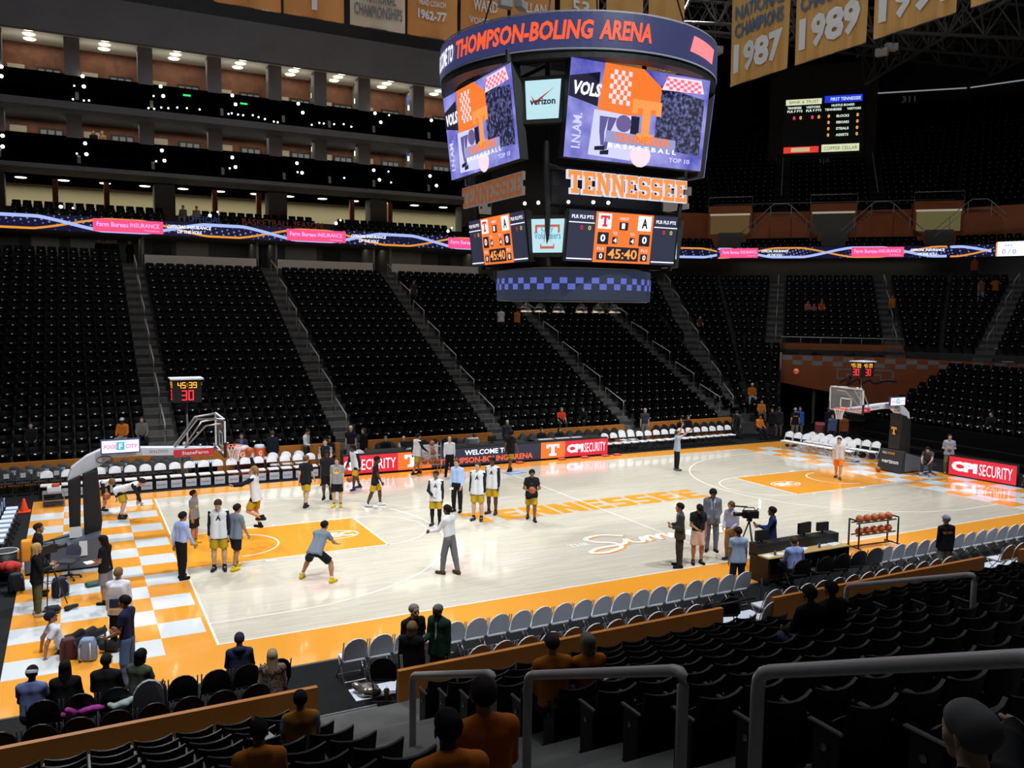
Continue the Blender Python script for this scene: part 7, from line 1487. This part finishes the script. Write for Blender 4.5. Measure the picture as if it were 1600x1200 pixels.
person('young man in pale blue t-shirt and dark jeans left of the press table', (12.35, -2.3, 0), 25, 1.74, 'stand', 't', ('short', '#2a1c14'), ('tee', '#9fb2cf'), ('trousers', '#222940'), '#22242a', .018)
person('cameraman in navy sweatshirt behind the large video camera', (14.65, -1.15, 0), 310, 1.8, pose('stand', ra=((.2, .3, -1), (-.1, 1, .0)), la=((.2, .5, -.7), (-.1, 1, .4)), print=('NEWS', '#b9c0d2', .18, .1, True)), 'm', ('short', '#1b1512'), ('long', '#1d2a5c'), ('trousers', '#2d3560'), '#22242a', .018)
person('seated man in light blue shirt holding a phone to his ear at the table', (14.0, -2.65, -.03), 20, 1.82, pose('sit', ra=((.3, .4, -.7), (-.3, .3, 1)), lean=8, seat=.46), 'l', ('short', '#4f3626'), ('shirt', '#93a3da'), ('trousers', '#1b1f33'), '#17171a', .018)
chair('black', (14.0, -2.72, -.03), 15, 'black chair with a dark coat under the seated man in light blue', 'chair under seated press man')
person('player in white shirt and orange shorts under the right basket', at(1309, 748), 235, 1.86, pose('walk', socks='#dcdcde'), 'l', ('short', '#3a2418'), ('tee', '#d4d6de'), ('shorts', '#f08a2a'), '#4b4a52', V_)
person('young man in dark grey shirt seated on the stool at right', (G(1450, 742)[0], G(1450, 742)[1], 0), 245, 1.78, pose('sit', lean=28, seat=.5, ra=((.1, .6, -.8), (-.2, .8, -.5)), la=((.1, .6, -.8), (-.2, .8, -.5))), 'l', ('short', '#1b1411'), ('tee', '#4c4d54'), ('trousers', '#33343a'), '#9a9aa2', V_)
person('man in grey t-shirt and olive trousers leaning on the right LED panel', at(1481, 740), 225, 1.8, pose('stand', ra=((.25, .0, -1), (-.9, .6, -.1)), la=((.25, 0, -1), (-.9, .6, .0)), rl=((.1, .2, -1), (0, .05, -1)), ll=((.1, .1, -1), (0, .0, -1)), lean=-4, print=('O', '#d98a3a', .16, .07, False)), 'l', ('short', '#241a14'), ('tee', '#9ca3b2'), ('trousers', '#6f6846'), '#8a8490', V_)
person('event staff man with lettered black shirt behind the right near chairs', (18.45, -3.75, -.03), 20, 1.78, pose('stand', print=('EVENT STAFF', '#d89a2a', .3, .08, True)), 'l', ('cap', '#8b84a0', '#777777'), ('long', '#14151a'), ('trousers', '#8c867a'), '#17171a', V_)
# left side media and staff
person('man in black jacket with an orange backpack at the left edge', (-3.5, 5.1, 0), 95, 1.82, 'stand', 't', ('buzz', '#2a221c'), ('jacket', '#1a1b20'), ('trousers', '#17181c'), '#17171a', .018)
backpack((-3.72, 4.98, .95), 'orange backpack on the back of the man in black', '#f0941e', '#c8761a', R(90), 1.15)
person('blonde woman in black top and olive trousers behind a camera', (-3.5, 3.55, 0), 80, 1.7, pose('stand', ra=((.2, .3, -1), (-.2, 1, .1)), la=((.2, .3, -1), (-.2, 1, .1))), 'l', ('long', '#b9955a'), ('long', '#15161a'), ('trousers', '#565b3c'), '#b8b4a8', .018)
person('woman in black top and grey skirt holding papers by the goal base', (-2.05, 3.75, 0), 300, 1.68, pose('stand', ra=((.12, .2, -1), (-.3, .9, -.3)), la=((.12, .2, -1), (-.3, .9, -.3)), head=(0, -10), socks=''), 't', ('long', '#1b1411'), ('tee', '#15161a'), ('skirt', '#7f8188'), '#17171a', .018)
slab_thing('paper_sheet', 'white papers in the hands of the woman in the grey skirt', 'paper', (-2.4, 3.85, 1.02), (.2, .25, .02), M_WHITE, .3, .004)
_, j = person('person in white shirt wearing a white and navy backpack', (-1.9, .55, 0), 15, 1.76, 'stand', 'l', ('short', '#7a5f3f'), ('long', '#dfe2ea'), ('trousers', '#15161a'), '#3a4668', .018)
backpack((-1.93, .36, .98), 'white and navy backpack worn by the person in white', '#d2cfd8', '#1d2340', R(165), 1.15)
_, j = person('man in navy polo and jeans holding a monopod in the left foreground', (-1.85, -1.35, 0), 300, 1.76, pose('stand', ra=((.15, .2, -1), (-.1, 1, -.4)), la=((.15, .2, -1), (-.1, 1, -.5)), handl='g'), 't', ('short', '#14100e'), ('polo', '#23274a'), ('trousers', '#5b76a0'), '#34343a', .016)
mp_ = j['wl']+np.array([-.03, .03, -.03]); tag(MB().tube([(0, 0, 0), (0, 0, 1.25)], .018, 8).build('monopod', M_BLACK, None, True), 'black monopod held by the man in the navy polo', 'monopod').location = (mp_[0], mp_[1], 0)
person('man in white t-shirt and dark cap sitting on the left floor squares', (-2.98, .95, 0), 80, 1.78, dict(ra=((.2, -.6, -1), (.05, -.15, -1)), la=((.2, -.6, -1), (.05, -.15, -1)), rl=((.2, 1, .35), (0, .7, -1)), ll=((.1, 1, .5), (-.1, .6, -1)), lean=-18, seat=.02, head=(0, -5)), 't', ('cap', '#1d2030', '#1b1411'), ('tee', '#dfe4f2'), ('trousers', '#1f2028'), '#c9c9d0', .016)
# seated front row at lower left, backs to the camera
ROW1 = [(-3.37, 'person in slate blue shirt with a white headband seated at lower left', ('band', '#120d0b'), ('tee', '#6a78a8'), 'd', 15), (-2.88, 'person with long black hair and black top seated at lower left', ('long', '#0d0b0b'), ('long', '#141316'), 'm', 5), (-2.28, 'person in black jacket and black cap seated at lower left', ('cap', '#111114', '#0d0b0b'), ('jacket', '#17171b'), 'm', 15), (-1.78, 'person with black bob hair and olive top seated at lower left', ('bob', '#0d0b0b'), ('tee', '#47503f'), 'm', 40), (-.1, 'man in navy hooded top and cap seated in the black chairs', ('cap', '#20263f', '#4a3626'), ('hoodie', '#262b40'), 'l', 10)]
for x, lab, hr_, tp, sk, hd in ROW1: person(lab, (x, -3.12, -.03), hd, 1.72, pose('sit', lean=6, seat=.47), sk, hr_, tp, ('trousers', '#1b1d28'), '#17171a', .016)
person('woman with long grey-blonde hair and floral dark top in the black chairs', (.3, -4.0, -.03), 10, 1.66, pose('sit', seat=.47), 'l', ('long', '#9a8a6c'), ('tank', noisy('floral_cloth', '#1c1517', '#8a7468', 26, .8)), ('trousers', '#22222a'), '#17171a', .016)
# group at the end of the near chairs
wr_, _ = person('woman in black track jacket with two white stripes seen from behind', (2.62, -4.62, -.03), 40, 1.66, 'stand', 'l', ('bob', '#7a5f40'), ('jacket', '#131317'), ('trousers', '#131317'), '#17171a', .016)
for s in (0, 1): link('jacket_stripe', MB().tube([(-.11-.03*s, -.125, .6), (-.12-.03*s, -.13, .85), (-.14-.03*s, -.13, 1.1)], .009, 5).mesh('jacket_stripe', mat('#d2cdbf', .7)), wr_)
person('grey-haired man in black polo with a lanyard facing the camera', (2.85, -4.1, -.03), 170, 1.8, pose('stand', la=((.1, .1, -1), (-.4, .6, -.4)), print=('V', '#c9b28a', .1, .14, False)), 'l', ('buzz', '#8a8580'), ('polo', '#121216'), ('trousers', '#1b1b20'), '#17171a', .016)
person('man in dark green jacket with a pass on a lanyard', (3.3, -4.25, -.03), 240, 1.78, pose('stand', ra=((.12, .1, -1), (-.3, .9, .0)), head=(0, -10)), 'd', ('buzz', '#6d6d6f'), ('jacket', '#123828', '#2a2a2e', '#c9c9cc'), ('trousers', '#5c5c60'), '#17171a', .016)
# near stand spectators
def ns_row(i): return NY-NT*i-.36, NZ+NRI*i
def spect(x, i, label, **k):
    y, z = ns_row(i); kw_ = dict(h=.014, ps=pose('sit', seat=.42, lean=5), bot=('trousers', '#1d2233')); kw_.update(k); return person(label, (x, y, z), k.get('hd', 8) if 'hd' in k else 8, kw_.pop('H', 1.75), kw_.pop('ps'), kw_.pop('skin', 'l'), kw_.pop('hair'), kw_.pop('top'), kw_.pop('bot'), '#17171a', kw_.pop('h'))
spect(-.45, 4, 'child in dark cap and orange-shouldered shirt seated in the near stand', hair=('cap', '#23262f', '#1b1411'), top=('tee', '#dd9230', '#aab0b8'), skin='t', H=1.5)
slab_thing('paper_sheet', 'white sheet beside the child in the dark cap', 'paper', (-.85, -9.15, 2.42), (.22, .16, .01), M_WHITE, .3, .002)
spect(-1.36, 7, 'child with dark hair and patterned orange hooded top in the near stand', hair=('buzz', '#15100e'), top=('hoodie', '#cc7a2c'), skin='m', H=1.55)
spect(-.72, 10, 'dark-haired youth in orange shirt at the bottom of the picture', hair=('buzz', '#110d0c'), top=('hoodie', '#cf7226'), skin='d', H=1.7)
spect(-.1, 9, 'man in orange shirt and glasses at the bottom of the picture', hair=('short', '#231a15'), top=('jacket', '#cc6c22'), H=1.8, skin='t')
spect(2.36, 5, 'grey-haired man in orange jacket seated in the near stand', hair=('buzz', '#4c463f'), top=('jacket', '#d07a22'), H=1.82)
spect(2.86, 5, 'white-haired woman in orange top seated in the near stand', hair=('bob', '#8f8b80'), top=('long', '#d2781f'), H=1.66, skin='l')
slab_thing('paper_sheet', 'open program held by the white-haired woman', 'paper', (3.2, -9.85, 2.62), (.35, .22, .02), mat('#b9b9bc', .7), .3, .003)
spect(6.6, 5, 'left one of two dark figures seated before the right orange wall', hair=('cap', '#121316', '#111111'), top=('jacket', '#191b22'), bot=('trousers', '#4a5a7a'), H=1.78, skin='m')
spect(7.03, 5, 'right one of two dark figures seated before the right orange wall', hair=('buzz', '#15110f'), top=('jacket', '#141518'), H=1.8, skin='m')
spect(.42, 13, 'grey-haired spectator with a hand on the rail at the bottom right corner', hair=('short', '#6c6b6c'), top=('long', '#101114'), H=1.7, hd=5, ps=pose('sit', seat=.35, ra=((.7, .5, .1), (.75, .5, -.1)), handr='g'))
# far sideline staff
FS = [((1.45, 18.25), 200, 'bald man in grey suit bending by the far left table', ('stand', dict(lean=25)), ('balding', '#777777'), ('jacket', '#6f7276'), ('trousers', '#65686c'), 'l', 1.78),
 ((3.75, 19.0), 190, 'man in brown jacket and blue shirt behind the coolers', ('stand', {}), ('short', '#2a211b'), ('jacket', '#3a2f28', '#3f63c0', '#3f63c0'), ('trousers', '#1c1c20'), 't', 1.78),
 ((5.0, 18.7), 20, 'man in dark suit with his back turned near the coolers', ('stand', {}), ('short', '#3a3530'), ('jacket', '#161a26'), ('trousers', '#171a24'), 'l', 1.85),
 ((6.55, 19.0), 130, 'man in white shirt and dark trousers writing by the far bench', ('stand', dict(head=(0, -20), ra=((.12, .1, -1), (-.3, .9, -.2)))), ('short', '#2a1f18'), ('shirt', '#d4d7de'), ('trousers', '#3a342c'), 't', 1.82),
 ((8.55, 18.9), 195, 'white-haired man in dark polo and grey trousers at the stairs', ('stand', {}), ('buzz', '#c9c6c2'), ('polo', '#1a1d26'), ('trousers', '#7b7b7c'), 'l', 1.86),
 ((9.15, 18.85), 250, 'woman in black talking beside the white-haired man', ('stand', dict(ra=((.12, .2, -1), (-.3, .8, .2)))), ('bob', '#4a382a'), ('jacket', '#131317'), ('trousers', '#131317'), 'l', 1.72),
 ((7.15, 18.2), 190, 'elderly man in turquoise shirt seated behind the far bench', ('sit', {}), ('buzz', '#c2bfb8'), ('polo', '#4aa3c0'), ('trousers', '#33333a'), 'l', 1.72),
 ((7.6, 19.05), 190, 'dark-haired man seated behind the man with the white shirt', ('sit', {}), ('short', '#1b1512'), ('long', '#17181d'), ('trousers', '#1b1b20'), 't', 1.75),
 ((10.0, 18.3), 195, 'man in black shirt seated at the left of the far scorer table', ('sit', {}), ('short', '#5c5044'), ('long', '#141519'), ('trousers', '#1b1b20'), 'l', 1.78),
 ((10.8, 18.1), 195, 'bald man in dark vest seated at the far scorer table', ('sit', {}), ('balding', '#8a7a6a'), ('tee', '#1d2230', '#c6cad4'), ('trousers', '#1b1b20'), 'l', 1.74),
 ((14.35, 18.15), 195, 'man in white shirt seated at the centre of the far scorer table', ('sit', dict(lean=18, head=(0, -25))), ('balding', '#3a2c22'), ('shirt', '#d9dce6'), ('trousers', '#1b1b20'), 'd', 1.78),
 ((16.55, 18.9), 200, 'man in grey top with white hair at the foot of the centre stairs', ('stand', {}), ('buzz', '#b9b6b0'), ('long', '#34353b'), ('trousers', '#2a2a2e'), 'l', 1.72),
 ((18.0, 18.0), 190, 'man in black seated behind the right far scorer table', ('sit', {}), ('short', '#2f2620'), ('long', '#16171b'), ('trousers', '#1b1b20'), 'l', 1.76),
 ((19.1, 18.1), 190, 'woman in dark top seated behind the right far scorer table', ('sit', {}), ('bob', '#3a2a20'), ('long', '#1d1d24'), ('trousers', '#1b1b20'), 'l', 1.66),
 ((20.5, 20.3, .62), 195, 'man in bright orange-red shirt seated above the far orange wall', ('sit', {}), ('buzz', '#8a7a66'), ('polo', '#d8451e'), ('trousers', '#2a2a30'), 'l', 1.78),
 ((21.9, 20.3, .62), 230, 'man in dark top seated right of the orange-red shirt', ('sit', {}), ('short', '#1b1512'), ('long', '#15161a'), ('trousers', '#1b1b20'), 't', 1.74),
 ((25.25, 19.3), 200, 'grey-haired man in dark polo with a badge and grey trousers', ('stand', {}), ('buzz', '#a9a6a2'), ('polo', '#363a44'), ('trousers', '#75777a'), 'l', 1.9),
 ((27.3, 18.7), 230, 'woman with brown hair seated among the far right black chairs', ('sit', {}), ('long', '#4a3422'), ('long', '#1a1a20'), ('trousers', '#22222a'), 'l', 1.66),
 ((27.9, 18.9), 190, 'man in black seated among the far right black chairs', ('sit', {}), ('short', '#4a4038'), ('long', '#141519'), ('trousers', '#1b1b20'), 'l', 1.86),
 ((31.3, 18.6), 230, 'person in grey top bending by the end of the far bench', ('stand', dict(lean=35)), ('short', '#2f2a26'), ('long', '#464b52'), ('trousers', '#33363c'), 'l', 1.75),
 ((32.3, 17.9), 190, 'person in orange top with blue stripe beside the far bench end', ('sit', {}), ('short', '#1b1512'), ('long', '#d87a2a', '#c96a20'), ('trousers', '#22222a'), 't', 1.75),
 ((32.9, 17.5), 250, 'staff person in black jacket with white patches at the tunnel', ('stand', {}), ('short', '#1b1512'), ('jacket', '#121316'), ('trousers', '#2a2a2e'), 't', 1.78),
 ((33.5, 17.6), 60, 'man in dark jacket and khaki trousers at the tunnel mouth', ('stand', {}), ('short', '#3a2f28'), ('jacket', '#26272b'), ('trousers', '#5f5a4c'), 'l', 1.8),
 ((33.95, 16.8), 30, 'officer in black vest with yellow letters and grey trousers', ('stand', dict(print=('POLICE', '#c9a03a', .28, .07, True))), ('buzz', '#9a9690'), ('tee', '#15161a'), ('trousers', '#77766f'), 'l', 1.82),
 ((34.6, 17.1), 210, 'man in bright blue shirt at the tunnel mouth', ('stand', {}), ('short', '#4a3a2e'), ('long', '#2f5fc0'), ('trousers', '#6a6c70'), 'l', 1.82),
 ((36.3, 16.5), 215, 'man in dark top at the back of the tunnel', ('stand', {}), ('buzz', '#8a8580'), ('long', '#1d1e22'), ('trousers', '#22232a'), 'l', 1.8),
 ((34.4, 14.5), 240, 'person in denim jacket behind the right end chairs', ('stand', {}), ('short', '#3a2f28'), ('jacket', '#46587a'), ('trousers', '#2a2f3c'), 'l', 1.7),
 ((34.6, 13.9), 30, 'person in brown jacket behind the right basket net', ('stand', {}), ('short', '#2a211b'), ('jacket', '#7a4420'), ('trousers', '#22222a'), 't', 1.75)]
for lc, hd, lab, (bs, kw_), hr_, tp, bt, sk, H_ in FS: person(lab, lc if len(lc) > 2 else (lc[0], lc[1], -.03), hd, H_, pose(bs, **kw_), sk, hr_, tp, bt, '#17171a', .028)
# people in the far stands: placed on the row they occupy
def in_stand(a, b, k, label, H_, kind, hr_, tp, bt, sk, hd, dz=.0):
    hh = 1.2*H_/1.8 if kind == 'sit' else .0; V, n, tg, w = FAC[k]; v = ray(a, b); sl = RI/TR      # meet the sloping row plane
    z0 = Z0+hh-sl*.5*0-RI*.5; q = (z0+sl*(n@(CAMP[:2]-V))-CAMP[2])/(v[2]-sl*(n@v[:2])); p = CAMP+v*q; t = (p[:2]-V)@n; i = int(min(max(round((t-.45)/TR), 0), NR-1)); p = p[:2]+n*(i*TR+.36-t)
    person(label, (p[0], p[1], Z0+RI*i), hd, H_, kind, sk, hr_, tp, bt, '#17171a', .034)
ST = [(190, 650, 0, 'man in orange sweatshirt and white cap in the far left stand', 1.8, 'sit', ('cap', '#c9ccd4', '#3a2a20'), ('long', '#c96f22'), ('trousers', '#8c8a84'), 'd', 195), (220, 649, 0, 'man in grey coat beside the orange sweatshirt in the far left stand', 1.8, 'sit', ('short', '#3a322c'), ('jacket', '#6f6c66'), ('trousers', '#22232a'), 'l', 185), (48, 668, 0, 'dark seated figure low in the far left stand', 1.75, 'sit', ('short', '#2a1f18'), ('long', '#15161a'), ('trousers', '#17181c'), 'l', 180),
 (646, 482, 0, 'man in dark shirt climbing the third aisle of the far stand', 1.8, 'walk', ('short', '#2a1f18'), ('tee', '#2f2a2a'), ('trousers', '#17181c'), 't', 200), (783, 525, 0, 'person in white shirt standing high in the far stand', 1.75, 'stand', ('short', '#1b1512'), ('tee', '#b9bcc4'), ('trousers', '#1b1b20'), 't', 20), (809, 526, 0, 'person in orange shirt standing high in the far stand', 1.7, 'stand', ('short', '#1b1512'), ('tee', '#b8651f'), ('trousers', '#1b1b20'), 't', 60),
 (1175, 606, 2, 'man in orange shirt seated low in the corner stand', 1.8, 'sit', ('cap', '#d0d0d4', '#3a2a20'), ('long', '#c06a22'), ('trousers', '#a9a69e'), 'l', 215), (1190, 628, 2, 'man in orange top seated on the lowest corner row', 1.78, 'sit', ('short', '#2a1f18'), ('long', '#c9752a'), ('trousers', '#55555a'), 'l', 215),
 (1262, 474, 2, 'left child in pale orange shirt high in the corner stand', 1.6, 'sit', ('short', '#3a2a20'), ('tee', '#b86a52'), ('trousers', '#1b1b20'), 'l', 215), (1272, 480, 2, 'small middle child in pink shirt high in the corner stand', 1.2, 'sit', ('short', '#5a4434'), ('tee', '#a8605a'), ('trousers', '#1b1b20'), 'l', 215), (1284, 474, 2, 'right child in red-orange shirt high in the corner stand', 1.7, 'sit', ('short', '#3a2a20'), ('tee', '#b8472a'), ('trousers', '#1b1b20'), 'l', 215),
 (1393, 502, 2, 'man in orange shirt going down the right corner aisle', 1.8, 'walk', ('short', '#1b1512'), ('long', '#c9762e'), ('trousers', '#22283c'), 't', 215), (1523, 437, 3, 'person in red-orange shirt at the top of the right corner stand', 1.75, 'stand', ('short', '#1b1512'), ('long', '#9a4a30'), ('trousers', '#1b1b20'), 't', 240), (1552, 478, 3, 'person in orange shirt on the rightmost aisle', 1.85, 'walk', ('short', '#1b1512'), ('tee', '#b0602a'), ('trousers', '#15151a'), 'd', 40), (1533, 472, 3, 'person in grey trousers beside the orange shirt on the rightmost aisle', 1.75, 'walk', ('short', '#4a3a2e'), ('tee', '#8a5a48'), ('trousers', '#8a8e96'), 'l', 40), (1091, 494, 1, 'dim reddish figure seated in the corner wedge', 1.7, 'sit', ('short', '#3a2a20'), ('tee', '#5a2f28'), ('trousers', '#1b1b20'), 'l', 205)]
for a, b, k, lab, H_, kd, hr_, tp, bt, sk, hd in ST: in_stand(a, b, k, lab, H_, kd, hr_, tp, bt, sk, hd)
person('dark figure seated alone in the right end bleachers', (38.6, 8.2, .96), 265, 1.75, 'sit', 'l', ('short', '#2a1f18'), ('long', '#14151a'), ('trousers', '#17181c'), '#17171a', .03)
# people in suites and the club
for i, (a, b, y, z, lab, hr_, tp) in enumerate(((146, 205, 42.2, 16.6, 'woman with dark hair and black top standing in the lower suite', ('long', '#3a2a20'), ('long', '#15151a')), (160, 205, 42.0, 16.6, 'person in beige top standing in the lower suite', ('short', '#8a6a4a'), ('long', '#a98a6a')))):
    p = PL(a, b, 1, 41.2); person(lab, (p[0], 41.2, 16.15), 190+30*i, 1.75, 'stand', 'l', hr_, tp, ('trousers', '#9a8468' if i else '#15151a'), '#17171a', .034)
for i, (a, lab) in enumerate(((286, 'left person in pale clothes on the club terrace'), (307, 'right person in pale clothes on the club terrace'))):
    p = PL(a, 322, 1, 39.6); person(lab, (p[0], 39.6, 12.14), 200, 1.7, 'sit', 'l', ('short', '#5a4a3a'), ('long', '#8a8478' if i else '#6d6860'), ('trousers', '#77736a'), '#17171a', .034)
for i, (a, c) in enumerate(((155, '#15151a'), (168, '#5a3a34'), (180, '#2a2420'), (203, '#15161a'))):
    p = PL(a, 385, 1, 39.4); person('%s standing concourse visitor from the left under the ribbon board' % ORD[i], (p[0], 39.6, 9.5), 180, 1.66, 'stand', 'l', ('short', '#2a1f18'), ('long', c), ('trousers', '#1b1b20'), '#17171a', .034)

for i, (sv, w_) in enumerate(((2.1, .5), (3.6, .7), (5.6, .8), (7.4, .6))):  # plain lumps added for unidentified dark silhouettes on the platform
    p = vp(sv, D0+.75, top-.6); lump('dark_lump', '%s dark object from the left behind the checkered corner parapet' % ORD[i], 'equipment', p, (w_, .5, .95), '#121214', 20+i, R(-45), n=6, h=.04)
